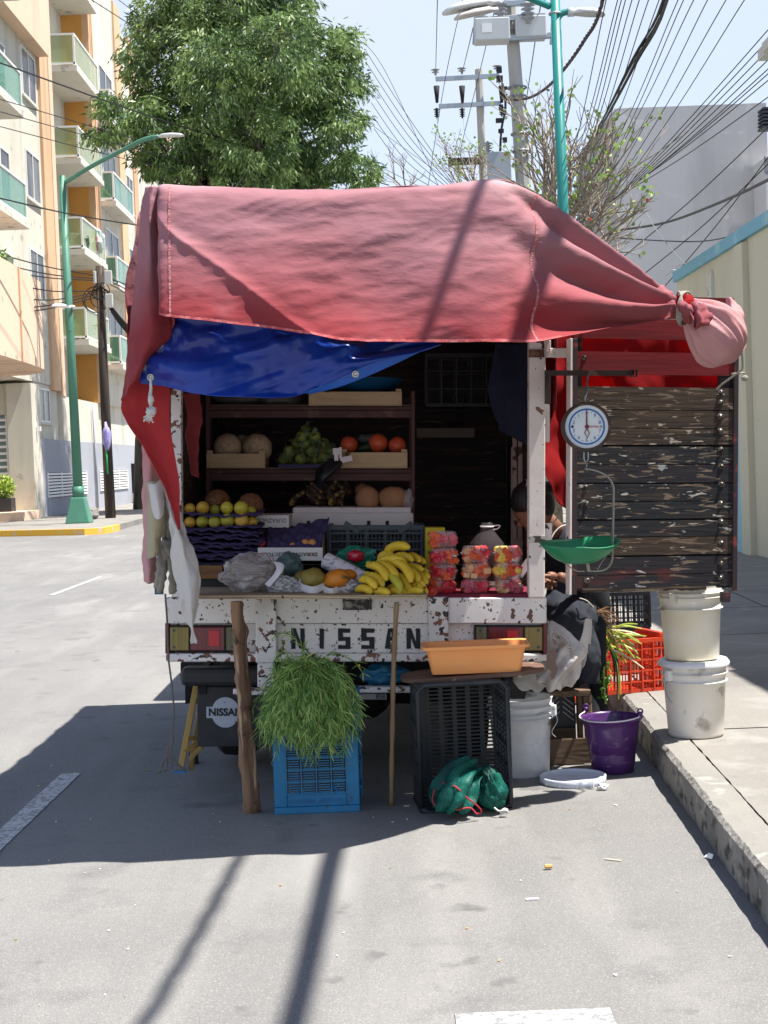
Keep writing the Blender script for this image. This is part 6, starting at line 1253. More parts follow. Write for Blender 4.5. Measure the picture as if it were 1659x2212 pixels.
# greens
gr=random.Random(12); m_gn=[M('romerito_green',(.20,.36,.08),.45,trl=.25),M('romerito_dark',(.08,.18,.04),.5,trl=.2),M('romerito_light',(.42,.56,.17),.4,trl=.3),M('yellow_flower',(.6,.5,.03),.6)]
b=B()
def ribbon(p,d,L,w,mi,curl):
    b.mi=mi; s=d.cross(V((gr.gauss(0,.3),-1,gr.gauss(0,.3)))).normalized(); pts=[p]
    for k in range(4): d=(d+V((0,gr.gauss(0,.04),-curl))+V((gr.gauss(0,.06),0,0))).normalized(); pts.append(pts[-1]+d*L/4)
    rows=[[q-s*w*ww,q+s*w*ww] for q,ww in zip(pts,(.5,.9,1,.7,.1))]; b.grid(rows); return pts
for i in range(560):
    a=gr.uniform(0,1); sp=gr.gauss(0,1)
    u0=664+sp*17; v0=1466+gr.uniform(-30,40); y0=6.50+gr.uniform(-.08,.16)
    p=W(u0,v0,y0); side=(u0-664)/52+gr.gauss(0,.35)
    d=V((side*.66+gr.gauss(0,.15),-.35+gr.gauss(0,.25),min(.35,.14+gr.gauss(0,.25)))).normalized(); L=gr.uniform(.13,.30)*(1 if abs(side)<.9 else .8)
    pts=[p]; n=9
    for k in range(n):
        d=(d+V((gr.gauss(0,.09),-.015,-.31))).normalized(); pts.append(pts[-1]+d*L/n)
    b.mi=1; b.tube(pts,.0016,3,cap=False)
    for k in range(1,n+1):
        for j in range(3):
            dd=(pts[k]-pts[k-1]).normalized(); e=(dd*.9+V((gr.gauss(0,.55),gr.gauss(0,.4)-.15,gr.gauss(0,.35)))).normalized()
            ribbon(pts[k]-dd*gr.uniform(0,.02),e,gr.uniform(.03,.07),gr.uniform(.0013,.0023),gr.choice((0,0,2,1,2,0)),.10)
for i in range(14): 
    p=W(668+gr.gauss(0,40),1450+gr.uniform(-30,50),6.42); b.mi=3; b.ball(p,.004,6)
solo('leafy_greens',b,m_gn,'big mop of fresh green stringy greens piled on the blue crate','greens')
# black crate standing on end (open side to the camera)
q=G(1008,1752); t=thing('black_crate','black plastic crate standing on end below the oval board','crate',q)
BW,BH,BD=.385,.55,.30; xf=XF(q,rz=math.radians(5))
b=B(); b.xf=xf; b.tube([(-BW/2,0,.02),(-BW/2,0,BH-.03),(-BW/2+.03,0,BH),(BW/2-.03,0,BH),(BW/2,0,BH-.03),(BW/2,0,.02),(BW/2-.03,0,0.004),(-BW/2+.03,0,0.004),(-BW/2,0,.02)],.011,8); part('rim',b,m_bcr,t,True)
b=B(); b.xf=xf; n=30   # far bottom with slots
ys=BD-.02
for i in range(7): x=-BW/2+.01+(BW-.02)*i/6; b.bx(x-.010,x+.010,ys,ys+.014,.02,BH-.02)
b.bx(-BW/2+.01,-BW/2+.07,ys,ys+.014,.02,BH-.02)
for k in range(n+1): z=.02+(BH-.04)*k/n; b.bx(-BW/2+.01,BW/2-.01,ys+.001,ys+.012,z-.0034,z+.0034)
part('slotted_bottom',b,m_bcr,t)
b=B(); b.xf=xf
for s in (-1,1):
    x=s*(BW/2-.004)
    for k in range(7): z=BH*k/6; b.bx(x-.004,x+.004,.0,BD,max(0,z-.008),min(BH,z+.008))
    for k in range(5): y=BD*k/4; b.bx(x-.005,x+.005,max(0,y-.008),min(BD,y+.008),0,BH)
    for k in range(26): z=BH*(k+.5)/26; b.bx(x-.002,x+.002,0.01,BD,z-.003,z+.003)
for zz in (0,BH-.008):
    for k in range(5): y=BD*k/4; b.bx(-BW/2,BW/2,max(0,y-.008),min(BD,y+.008),zz,zz+.008)
    for k in range(8): x=-BW/2+BW*k/7; b.bx(x-.006,x+.006,0,BD,zz+.001,zz+.007)
    b.bx(-BW/2,BW/2,.01,BD,zz+.003,zz+.005)
part('crate_side',b,m_bcr,t)
# oval board + tray + cup
m_ob=M('old_oval_board',(.15,.085,.06),.75,layers=[((3,14,14),.5,.65,(.09,.05,.035),6),(12,.66,.7,(.3,.22,.16),5)],bump=(30,.3))
zb=.575; c=V((.36,6.68,zb)); pl_=[]
for i in range(48):
    a=6.28318*i/48; ex=.6; ca,sa=math.cos(a),math.sin(a); pl_.append((c.x+.315*abs(ca)**ex*(1 if ca>0 else -1),c.y+.16*abs(sa)**ex*(1 if sa>0 else -1)))
b=B(); b.prism(pl_,lambda p:V((p[0],p[1],zb-.018+(p[0]-c.x)*.04)),lambda p:V((p[0],p[1],zb+(p[0]-c.x)*.04))); solo('oval_board',b,m_ob,'worn brown oval plywood board resting on the black crate','board',bev=.003)
m_or=M('orange_plastic',(1.0,.43,.14),.4,trl=.12,layers=[(3,.5,.8,(.98,.39,.12),3),((20,20,60),.66,.70,(.8,.42,.2),6),(5,.66,.74,(.6,.28,.13),6)])
t=thing('orange_tray','long bright orange plastic planter tray on the oval board','tray',(c.x+.01,6.64,zb))
def rr(w,d,r,z,cx,cy):
    o=[]
    for (sx,sy_,a0) in ((1,1,0),(-1,1,90),(-1,-1,180),(1,-1,270)):
        for k in range(6): an=math.radians(a0+k*18); o.append(V((cx+sx*(w/2-r)+math.cos(an)*r,cy+sy_*(d/2-r)+math.sin(an)*r,z)))
    return o+[o[0]]
tx,ty=.372,6.62; z0=zb+.006
b=B(); R_=[rr(.385,.15,.02,z0,tx,ty),rr(.43,.20,.025,z0+.115,tx,ty),rr(.465,.235,.03,z0+.122,tx,ty),rr(.465,.235,.03,z0+.109,tx,ty),rr(.459,.229,.03,z0+.109,tx,ty),rr(.459,.229,.03,z0+.118,tx,ty),rr(.426,.196,.025,z0+.119,tx,ty),rr(.381,.146,.02,z0+.004,tx,ty)]
b.grid(R_,flip=True); b.af([b.av(p) for p in R_[0][:-1]][::-1]); b.af([b.av(p) for p in R_[-1][:-1]]); part('tray_body',b,m_or,t,False,bev=0)
t=thing('plastic_cup','short clear cup of yellow liquid in the orange tray','cup',W(993,1420,6.66))
cc=W(993,1422,6.66); b=B(); b.lathe([(.030,-.05),(.037,.008),(.0375,.018),(.036,.018)],cc,24,cap=False); part('cup_wall',b,M('cup_clear',(.75,.75,.78),.15,alpha=.45),t,True)
b=B(); b.lathe([(.029,-.05),(.0345,-.003),(.001,-.002)],cc,24); part('liquid',b,M('yellow_liquid',(.75,.45,.04),.2),t,True)
bag('blue_bag','crumpled blue plastic bag tucked behind the stick prop',832,1457,50,26,.09,7.0,M('blue_film',(.015,.16,.30),.28,alpha=.92,bump=(16,1,5,.02),layers=[(12,.58,.66,(.12,.36,.5),5)]),8,fr='W')
# green mesh bags
m_net=M('teal_net',(.005,.13,.10),.5,trl=.25,alpha=.80,layers=[((220,220,60),.5,.6,(.012,.20,.16),2),(5,.5,.62,(.003,.07,.055),4)],bump=(9,.8,5,.02))
t=thing('mesh_bag','dark teal mesh bag with a red drawstring slumped open','mesh bag',W(985,1750,6.42))
b=sheet([[(1010,1640,6.45),(1030,1650,6.42),(1045,1670,6.42)],[(975,1655,6.42),(1000,1665,6.32),(1035,1690,6.36)],[(945,1690,6.40),(985,1700,6.26),(1030,1725,6.34)],[(932,1715,6.38),(975,1735,6.24),(1018,1745,6.32)],[(938,1745,6.34),(965,1756,6.28),(1000,1752,6.32)]],60,60,amp=.016,sc=9,seed=5,fn=W,fn2=lambda i,j,p:.016*math.sin(j*19+3*i)); part('net',b,m_net,t,True,sol=.002)
b=sheet([[(930,1700,6.36),(965,1690,6.5),(1010,1700,6.5)],[(938,1738,6.34),(970,1720,6.46),(1010,1735,6.44)],[(950,1757,6.34),(975,1752,6.36),(1000,1752,6.36)]],30,20,amp=.03,sc=11,seed=6,fn=W); part('net',b,m_net,t,True,sol=.002)
b=B(); b.tube(path([(955,1690,6.33),(985,1700,6.26),(1005,1720,6.26),(1028,1738,6.28),(1040,1752,6.3),(1030,1758,6.3),(1015,1745,6.3),(985,1750,6.27)],34,W),.0035,6); b.tube(path([(940,1705,6.33),(934,1728,6.32),(946,1748,6.3)],10,W),.003,5); part('drawstring',b,M('red_string',(.40,.03,.04),.7),t,True)
t=thing('mesh_bag','dark teal mesh bag lying at the right corner of the black crate','mesh bag',W(1065,1755,6.42))
b=B(); b.ball(W(1060,1702,6.44),(px(32,6.44),.08,px(56,6.44)),64,.1,2.0,4,Matrix.Rotation(-.3,3,'Y'),fn=lambda d:1+.22*(.3-abs(NZ.noise(V((d.x*4.5,d.y*4.5,d.z*1.1))))*2)-.3*max(0,-d.z)**3-.15*max(0,d.z)**4); part('net',b,m_net,t,True)
b=B(); b.tube(path([(1068,1745,6.36),(1078,1752,6.34),(1092,1750,6.34),(1098,1756,6.34),(1080,1760,6.34)],14,W),.004,6); b.ball(W(1090,1752,6.35),.014,10,.3,4); part('tie',b,m_wr,t,True)
# buckets
def bucket(name,label,p,r0,r1,h,mat,ridges=(.80,.86,.97),group=None,lid=False,handle=True,ang=2.6):
    t=thing(name,label,'bucket',p,group); prof=[(r0*.94,.0),(r0*.99,.006),(r0,.012)]
    tp_=lambda z:r0+(r1-r0)*z/h
    for k in ridges:
        z=k*h; prof+=[(tp_(z-.004),z-.004),(tp_(z)+.011,z-.002),(tp_(z)+.011,z+.002),(tp_(z+.004),z+.004)]
    prof+=[(r1+.004,h-.006),(r1+.006,h),(r1-.002,h),(r1-.004,h-.006),(r0-.004,.02)]
    b=B(); b.lathe(prof,p,48,cap=False); b.lathe([(.001,.0),(r0*.94,0.0)],p,48,cap=False); b.lathe([(.001,.02),(r0-.004,.02)],p,48,cap=False); part('bucket_body',b,mat,t,True)
    b=B(); a=ang; c=p+V((math.cos(a)*(tp_(h*.8)+.014),math.sin(a)*(tp_(h*.8)+.014),h*.83)); b.cb(c,(.03,.03,.05),Matrix.Rotation(a,3,'Z')); part('handle_lug',b,mat,t,bev=.004)
    if handle:
        b=B(); e=p+V((math.cos(a+.0)*(r1+.03),math.sin(a)*(r1+.03),h*.83)); k=path([c,c+V((math.cos(a)*.02,math.sin(a)*.02,-.06)),c+V((.015,-.02,-.13)),c+V((.06,-.04,-.20)),p+V((.0,-(r1+.0)*1.01,h*.22))] if handle=='down' else [c,c+V((math.cos(a)*.02,0,-.05)),c+V((-.01,-.01,-.1)),c+V((.008,-.02,-.125))],14); b.tube(k,.0022,5); part('wire_handle',b,m_gm,t,True)
    if lid:
        b=B(); b.lathe([(r1+.015,h-.022),(r1+.017,h-.01),(r1+.006,h+.006),(r1-.008,h+.006),(r1-.014,h-.001),(.001,h-.001)],p,48,cap=False); part('lid',b,M('lid_white',(.72,.73,.76),.4),t,True)
    return t
m_wb=M('dirty_white_plastic',(.78,.75,.70),.4,layers=[((2.5,2.5,3),.48,.7,(.66,.61,.53),6),(9,.62,.72,(.38,.35,.30),7),((3,3,14),.66,.72,(.24,.22,.19),7)],bump=(12,.08))
m_wy=M('yellowed_white_plastic',(.80,.77,.70),.4,layers=[((2,2,2.5),.52,.68,(.74,.64,.40),5),(9,.64,.72,(.42,.38,.32),7),((3,3,14),.67,.73,(.26,.23,.2),7)],bump=(12,.08),trl=.1)
m_wb2=M('grimy_white_plastic',(.76,.77,.79),.45,layers=[(4,.5,.7,(.47,.48,.50),6),((4,4,18),.62,.68,(.22,.22,.22),7)],bump=(12,.08))
p=G(1516,1597,.156)+V((0,.13,0)); bucket('bucket','lower dirty white bucket with lid, bottom of the stack on the pavement',p,.130,.150,.357,m_wb,(.73,.84,.95),'white buckets on the pavement',lid=True,ang=3.7,handle='short')
p2=p+V((-.008,0,.366)); bucket('bucket','upper yellowed white bucket standing on the lidded one',p2,.127,.147,.357,m_wy,(.67,.82,.88),'white buckets on the pavement',handle=False,ang=4.0)
p=G(1134,1684)+V((0,.13,0)); bucket('bucket','grimy white bucket standing between the black crate and the wooden stool',p,.127,.15,.37,m_wb2,(.74,.80,.90),handle='short',ang=-.35)
m_pur=M('purple_plastic',(.075,.022,.13),.33,layers=[(5,.5,.7,(.10,.035,.17),4),((25,25,60),.62,.68,(.16,.10,.2),6),((3,3,8),.64,.72,(.12,.1,.12),6)],coat=.15)
p=G(1333,1677)+V((0,.12,0)); t=thing('purple_bucket','glossy purple bucket with white bail standing by the kerb','bucket',p)
b=B(); h=.262; b.lathe([(.092,0),(.099,.004),(.1035,.045),(.1045,.047),(.106,.065),(.1065,.068),(.121,.17),(.123,.173),(.125,.195),(.126,.198),(.139,h-.012),(.148,h-.01),(.151,h-.004),(.149,h),(.140,h),(.136,h-.012),(.096,.008),(.001,.006)],p,56,cap=False); b.lathe([(.001,.0),(.092,0)],p,56,cap=False); part('bucket_body',b,m_pur,t,True)
b=B(); pts=[]
for i in range(31):
    a=math.radians(135)+math.radians(190)*i/30; pts.append(p+V((math.cos(a)*.150,math.sin(a)*.150,h+.012*(1-math.sin(math.pi*i/30))-.004+(.012 if i in(0,30) else 0))))
b.tube(pts,.0035,6); part('bail',b,M('bail_white',(.75,.72,.74),.3),t,True)
b=B()
for i in (0,-1): b.torus(pts[i]+V((0,0,.012)),.012,.004,14,6,Matrix.Rotation(math.pi/2,3,'X')); b.cb(pts[i],(.02,.02,.02))
part('bail_lug',b,m_pur,t,True)
p=G(1238,1689); t=thing('bucket_cover','upturned white bucket lid lying flat on the asphalt','lid',p)
b=B(); b.lathe([(.001,.012),(.105,.012),(.118,.016),(.124,.020),(.140,.021),(.144,.028),(.148,.033),(.150,.032),(.153,.030),(.150,.004),(.147,0),(.001,0)],p,64,cap=False); part('lid_disc',b,M('lid_bluewhite',(.62,.66,.75),.35),t,True)
b=B()
for i in range(12): a=i*.5236; b.cb(p+V((math.cos(a)*.1515,math.sin(a)*.1515,.014)),(.003,.005,.026),Matrix.Rotation(a,3,'Z'))
part('rim_tab',b,m_dark if False else M('tab_white',(.8,.8,.82),.4),t)
bobj('crumpled_tissue',(G(1302,1700,.014),(.022,.018,.016)),m_card,'small crumpled white tissue beside the lid','tissue',n=26,amp=.3,sc=3,fr='W')
# wooden stool crate
q=G(1170,1656); m_st=M('stool_wood',(.17,.11,.07),.85,layers=[((3,3,30),.5,.68,(.11,.07,.045),6),((9,9,50),.64,.7,(.3,.22,.15),6)],bump=((8,8,60),.5,6,.004))
sx0,sx1,sy0,sy1,sh_=q.x,q.x+.245,7.37,7.68,.335
t=thing('wooden_stool','rough wooden box stool carrying the vendor\'s black shoe','stool',((sx0+sx1)/2,7.5,0))
b=B(); b.bx(sx0-.005,sx1+.005,sy0-.01,sy1,sh_,sh_+.03); part('top_board',b,m_st,t,bev=.004)
b=B(); b.bx(sx0,sx1,sy0,sy0+.014,0.005,.13); part('front_board',b,m_st,t,bev=.003)
b=B(); b.bx(sx0,sx0+.035,sy0+.001,sy0+.015,.131,sh_-.001).bx(sx0+.04,sx0+.062,sy0+.02,sy0+.04,0,sh_-.001).bx(sx1-.03,sx1,sy0+.001,sy0+.015,.131,sh_-.001).bx(sx1-.055,sx1-.033,sy0+.02,sy0+.04,0,sh_-.001).bx(sx0,sx0+.03,sy1-.03,sy1,0,sh_-.001).bx(sx1-.03,sx1,sy1-.03,sy1,0,sh_-.001); part('stool_leg',b,m_st,t,bev=.003)
b=B(); b.prism([(sy0+.016,0.16),(sy1,.16),(sy1,sh_-.001),(sy0+.016,sh_-.001)],lambda p:V((sx1-.001,p[0],p[1])),lambda p:V((sx1+.012,p[0],p[1]))); b.beam((sx1+.005,sy0+.02,.15),(sx1+.075,sy0+.25,.005),.02,.014); part('side_board',b,M('stool_side_wood',(.36,.25,.15),.85,layers=[((3,3,30),.5,.68,(.24,.16,.1),6)],bump=((8,8,60),.5)),t,bev=.003)
b=B(); b.bx(sx0+.07,sx1-.06,sy0+.12,sy0+.13,.005,.16); part('inner_board',b,m_st,t)
b=B(); cx_=(sx0+sx1)/2; b0=B(); 
t2=thing('patterned_crate','small black crate with white slanted slots inside the wooden stool','crate',(cx_,7.5,.0))
b.v=[];b.f=[];b.m=[]; b.bx(cx_-.07,cx_+.07,7.53,7.56,.02,sh_-.005); part('crate_body',b,m_bcr,t2)
b=B()
for s in (-1,1):
    for k in range(12):
        x=s*(.012+.045*((k%3)/3)); z=.175+k*.012; 
        for seg in ((.008,.058),):
            z0_=sh_-.02-k*.013; a0=(cx_+s*.008,7.526,z0_); a1=(cx_+s*.06,7.526,z0_-.05*s*1 if False else z0_-.045)
            if z0_-.045>.17: b.beam(a0,a1,.0045,.004,up=(0,1,0)) if k%2==0 else None
part('slot_pattern',b,M('slot_light',(.55,.52,.5),.6),t2)
# onions / crates at the right
m_oc=M('orange_red_plastic',(.60,.055,.02),.4,layers=[(6,.5,.7,(.66,.08,.025),4)])
A=G(1308,1482,.156); Bp=G(1441,1458,.156); d=(Bp-A); L=.54; ang=math.radians(18)
xfc=Matrix.Translation(V((A.x-.03,A.y-.36,.157)))@Matrix.Rotation(ang,4,'Z')@Matrix.Translation((px(67,8.6)*1.02,.17,0))
cw=px(134,8.6)*1.05
def redcrate(xf,label,h=.30):
    t=thing('orange_crate',label,'crate',xf.to_translation()); b=B(); crate(b,cw,.30,h,xf,nx=5,nz=5,nslot=4); part('lattice',b,m_oc,t)
    b=B(); b.xf=xf
    for s in (-1,1): b.bx(s*cw/2-.03 if s>0 else -cw/2,cw/2 if s>0 else -cw/2+.03,-.15,.15,h,h+.03); 
    part('corner_rim',b,m_oc,t,bev=.008); return t
redcrate(xfc,'bright orange red lattice crate standing on the kerb')
xf2=Matrix.Translation(V((A.x-.12,A.y+.35,.0)))@Matrix.Rotation(ang,4,'Z')@Matrix.Translation((.1,.12,.02)); redcrate(xf2,'orange red crate down in the gutter behind the first one',.30)
xf3=Matrix.Translation(W(1338,1362,9.4)+V((0,.15,0)))@Matrix.Rotation(-.08,4,'Z'); t=thing('black_crate','black lattice crate with pale edges behind the orange one','crate',xf3.to_translation())
b=B(); crate(b,px(138,9.4),.36,px(84,9.4),xf3,nx=6,nz=3,nslot=5,floor='solid'); part('lattice',b,m_bcr,t)
z3=xf3.to_translation().z; b=B(); c3=xf3.to_translation(); b.bx(c3.x-.17,c3.x+.17,c3.y-.15,c3.y+.15,.157,z3-.002); solo('cardboard_box',b,M('kraft_card',(.36,.26,.17),.85),'brown cardboard box under the black lattice crate','box',bev=.004)
bobj('silver_bowl',(W(1443,1385,9.6),(.04,.04,.03)),M('silver',(.7,.7,.72),.2,metal=.9),'shiny metal bowl edge just left of the bucket stack','bowl',fr='W')
b=B(); b.bx(1.72,1.78,9.55,9.62,.157,W(0,1395,9.6).z if False else .42); 
# spring onions
orr=random.Random(5); b=B(); mo=[M('onion_stalk',(.50,.58,.10),.5,trl=.2),M('onion_white',(.72,.74,.45),.4),M('leek_green',(.02,.07,.035),.5),M('celery_leaf',(.10,.26,.03),.5,trl=.2)]
K=W(1322,1375,7.55)
for i in range(22):
    a=orr.uniform(-.9,.7); L=orr.uniform(.09,.21); d=V((math.cos(a)*.9+.1,orr.uniform(-.3,.3),math.sin(a)-.35)).normalized(); b.mi=orr.choice((0,0,1)); p=K+V((orr.uniform(-.05,.02),orr.uniform(-.04,.04),orr.uniform(-.06,.05)))
    b.tube(path([p,p+d*L*.5+V((0,0,.01)),p+d*L],5),[.006,.006,.0055,.005,.004,.003],5)
for i in range(7):
    p=K+V((orr.uniform(-.06,.03),orr.uniform(-.04,.04),0)); b.mi=2 if i<3 else 0; q=p+V((orr.uniform(-.02,.08),0,-orr.uniform(.2,.34))); b.tube(path([p,(p+q)/2+V((.02,0,.02)),q],6),[.005,.007,.008,.008,.007,.005,.002],5,flat=.4)
for i in range(60):
    p=W(1307+orr.gauss(0,6),1500+orr.uniform(-70,20),7.5); b.mi=3; dd=V((orr.gauss(0,1),orr.gauss(0,1),orr.gauss(0,1)-.5)).normalized(); s=dd.orthogonal().normalized()*.008; b.quad(p,p+dd*.012+s,p+dd*.028,p+dd*.012-s)
b.mi=0; b.tube(path([K,W(1305,1440,7.5),W(1308,1520,7.5)],8),.004,5)
solo('spring_onions',b,mo,'bunch of yellow green spring onions hanging beside the orange crate','onions')
b=B(); mrt=M('onion_root_hair',(.30,.17,.09),.9)
for i in range(110):
    p=W(1285+orr.gauss(0,7),1330+orr.uniform(-12,20),7.5); q=p+V((orr.uniform(.0,.13),orr.uniform(-.04,.04),-orr.uniform(-.02,.13))); b.tube(path([p,(p+q)/2+V((0,0,.02)),q],4),.0012,3,cap=False)
solo('onion_roots',b,mrt,'frizz of thin brown onion roots above the spring onions','roots')
# compostable bag
m_pb=M('white_bag_film',(.80,.75,.72),.45,trl=.25,alpha=.94,layers=[((4,4,3),.52,.62,(.48,.42,.38),5)],bump=(9,.7,5,.02))
t=thing('carrier_bag','white compostable carrier bag hanging from the truck corner','bag',W(1215,1490,7.0))
def bagf(i,j,p): return .02*math.sin(j*9+i*5)+.012*math.sin(i*14+j*22)
b=sheet([[(1181,1336,7.02),(1181,1338,7.0),(1182,1342,6.99),(1183,1345,6.99),(1184,1350,7.0)],[(1181,1365,7.0),(1195,1372,6.93),(1220,1385,6.92),(1245,1400,6.94),(1255,1400,6.97)],[(1170,1395,7.0),(1195,1405,6.92),(1222,1410,6.9),(1248,1415,6.93),(1270,1410,6.98)],[(1160,1430,7.0),(1188,1435,6.92),(1215,1440,6.9),(1240,1440,6.93),(1262,1435,6.98)],[(1150,1462,7.0),(1178,1465,6.93),(1205,1470,6.92),(1228,1468,6.94),(1246,1460,6.98)],[(1160,1478,7.0),(1185,1484,6.96),(1207,1491,6.96),(1222,1486,6.97),(1234,1474,7.0)]],50,60,amp=.014,sc=9,seed=3,fn=W,fn2=bagf); part('bag_front',b,m_pb,t,True,sol=.001)
b=sheet([[(1181,1350,7.04),(1215,1372,7.1),(1255,1395,7.05)],[(1168,1400,7.03),(1215,1410,7.14),(1270,1410,7.02)],[(1155,1440,7.03),(1210,1445,7.12),(1258,1440,7.02)],[(1160,1476,7.02),(1207,1488,7.06),(1234,1474,7.03)]],30,30,amp=.014,sc=9,seed=5,fn=W); part('bag_back',b,m_pb,t,True,sol=.001)
b=sheet([[(1245,1400,6.95),(1270,1410,6.98)],[(1258,1370,6.97),(1272,1380,6.98)],[(1262,1345,7.0),(1276,1348,7.0)],[(1266,1336,7.02),(1278,1338,7.02)],[(1272,1350,7.06),(1279,1350,7.06)],[(1268,1390,7.08),(1276,1392,7.08)]],6,30,amp=.004,sc=20,fn=W); part('bag_handle',b,m_pb,t,True,sol=.001)
m_ink=M('bag_ink',(.22,.15,.12),.6); b=B(); word='COMPOSTABLE'
for i,ch in enumerate(word):
    a=math.radians(76-i*7.4); rad=54; u=1182+math.cos(a)*rad; v=1424-math.sin(a)*rad
    b.text(ch,.0235,Matrix.Translation(W(u,v,6.868))@Matrix.Rotation(math.pi/2,4,'X')@Matrix.Rotation(a-math.pi/2,4,'Z'),.0004,sx=.8,off=.0008)
for i,ch in enumerate('LSA'): b.text(ch,.0235,Matrix.Translation(W(1170+i*7.5,1369-i*.5,6.868))@Matrix.Rotation(math.pi/2,4,'X')@Matrix.Rotation(.05-i*.08,4,'Z'),.0004,sx=.8) if i>0 else None
part('bag_print',b,m_ink,t)
b=B()
def flat(pts,y): b.af([b.av(W(u,v,y)) for u,v in pts]); 
flat([(1186,1408),(1196,1400),(1203,1410),(1200,1430),(1205,1445),(1198,1465),(1190,1470),(1192,1452),(1180,1440),(1176,1425)],6.872); flat([(1195,1392),(1192,1378),(1202,1384),(1206,1396)],6.872); flat([(1205,1397),(1216,1388),(1222,1394),(1212,1401)],6.872)
part('bag_emblem',b,m_ink,t,sol=.0008)
# yellow folding trestle
m_tr=M('yellow_worn_wood',(.42,.27,.08),.7,layers=[((10,10,3),.55,.65,(.2,.12,.05),6)],bump=(30,.3))
t=thing('wooden_trestle','yellow worn wooden trestle leg leaning behind the mud flap','trestle',W(395,1665,7.0))
for (a,c,w_) in (((424,1482,7.12),(390,1662,7.02),.028),((440,1490,7.25),(412,1662,7.35),.028)):
    b=B(); b.beam(W(*a),W(*c),w_,.02,up=(0,1,0)); part('trestle_leg',b,m_tr,t,bev=.003)
for (a,c) in (((404,1596,7.04),(432,1592,7.1)),((398,1625,7.03),(432,1598,7.1)),((411,1640,7.3),(436,1612,7.2))):
    b=B(); b.beam(W(*a),W(*c),.02,.012,up=(0,1,0)); part('brace',b,m_tr,t,bev=.002)
b=B(); p=W(389,1664,7.02); b.cb(p,(.05,.04,.02)); part('foot_wrap',b,M('blue_tape',(.03,.2,.5),.6),t)
b=B(); p=G(408,1666); b.cb(p+V((0,.2,.03)),(.045,.05,.08)); solo('black_weight',b,m_blkp,'small black block lying at the foot of the yellow trestle','block',bev=.01)
bobj('pale_cloth',(W(1150,1450,7.3),(.10,.05,.10)),m_wc,'pale cloth hanging under the truck corner behind the tray','cloth',n=24,amp=.15,fr='W')
# ================= PERSON =================
m_vest=M('dark_vest',(.018,.02,.03),.9,bump=(14,.4,5,.01));m_trou=M('dark_trousers',(.022,.026,.038),.9,bump=(10,.5,5,.015));m_skin=M('brown_skin',(.24,.115,.07),.5,bump=(60,.1));m_hair=M('black_hair',(.012,.009,.009),.5,bump=((60,60,8),.5));m_slv=M('mauve_sleeve',(.20,.16,.18),.9,bump=(14,.4,5,.01));m_pip=M('cream_piping',(.6,.55,.48),.8)
pel=V((.97,7.85,.60)); t=thing('person','seated vendor with head bowed, dark vest with pale piping, one black shoe on the stool','person',V((1.0,7.7,0)))
def skin(name,joints,edges,mat,par,root=0,sub=2):
    me=bpy.data.meshes.new(name); org=rootloc(par); me.from_pydata([tuple(V(j[:3])-org) for j in joints],edges,[]); me.materials.append(mat); o=bpy.data.objects.new(name,me); C.objects.link(o); o.parent=par
    md=o.modifiers.new('skin','SKIN'); 
    for i,j in enumerate(joints):
        r=j[3]; sv=me.skin_vertices[0].data[i]; sv.radius=(r,r) if not isinstance(r,tuple) else r; sv.use_root=(i==root)
    md.use_smooth_shade=True; s=o.modifiers.new('sub','SUBSURF'); s.levels=s.render_levels=sub
    return o
def wj(u,v,y,r): p=W(u,v,y); return (p.x,p.y,p.z,r)
# clothed body: pelvis, spine, chest, neck, head ; hips knees feet
J=[(pel.x,pel.y,pel.z,.155),(1.0,7.76,.78,.15),(.93,7.68,.96,.165),(.88,7.62,1.08,.13),(.82,7.57,1.15,.055),
 (.95,7.66,.62,.10),(.88,7.42,.74,.070),(.85,7.50,.55,.052),(.835,7.54,.44,.042),
 (1.02,7.70,.60,.09),(1.0,7.42,.68,.068),(1.03,7.56,.42,.05),(1.05,7.64,.16,.045)]
E_=[(0,1),(1,2),(2,3),(3,4),(0,5),(5,6),(6,7),(7,8),(0,9),(9,10),(10,11),(11,12)]
skin('body',J,E_,m_vest,t)
hc=W(1151,1097,7.46); 
R_h=Matrix.Rotation(math.radians(38),3,'X')@Matrix.Rotation(math.radians(0),3,'Z')
# head looks toward -x, bowed down: local: face direction -x
Rh=Matrix.Rotation(math.radians(-35),3,'Y')
def headfn(d):
    k=1
    if d.x<0 and d.z<0: k+=.06*(-d.x)
    k-=.10*max(0,-d.z)**2
    return k
b=B(); b.ball(hc,(.096,.076,.112),36,0,R=Rh,fn=headfn)
def H(x,y,z): return hc+Rh@V((x,y,z))
b.ball(H(-.095,0,-.022),(.016,.013,.022),14); b.ball(H(-.082,0,-.062),(.012,.022,.008),12); b.ball(H(-.078,0,-.092),(.022,.024,.018),14)
for s in (-1,1): b.ball(H(.0,s*.074,-.015),(.016,.009,.026),12); b.ball(H(-.075,s*.03,.01),(.014,.018,.006),10)
b.tube([H(.01,0,-.07),V((.84,7.58,1.13))],[.05,.055],14)
hd=part('head',b,m_skin,t,True)
b=B()
for s in (-1,1): b.ball(H(-.088,s*.031,-.004),(.006,.012,.004),10)
b.tube([H(-.091,-.016,-.066),H(-.094,0,-.068),H(-.091,.016,-.066)],.002,5)
part('facial_features',b,M('dark_features',(.03,.012,.01),.5),hd,True)
b=B(); b.ball(H(.018,0,.022),(.106,.086,.114),36,.03,4,2,R=Rh,fn=lambda d:1 if (d.z>-.1 or d.x>.1) else .75); b.ball(H(.105,0,.035),(.045,.045,.045),20,.08,4); part('hair',b,m_hair,t,True)
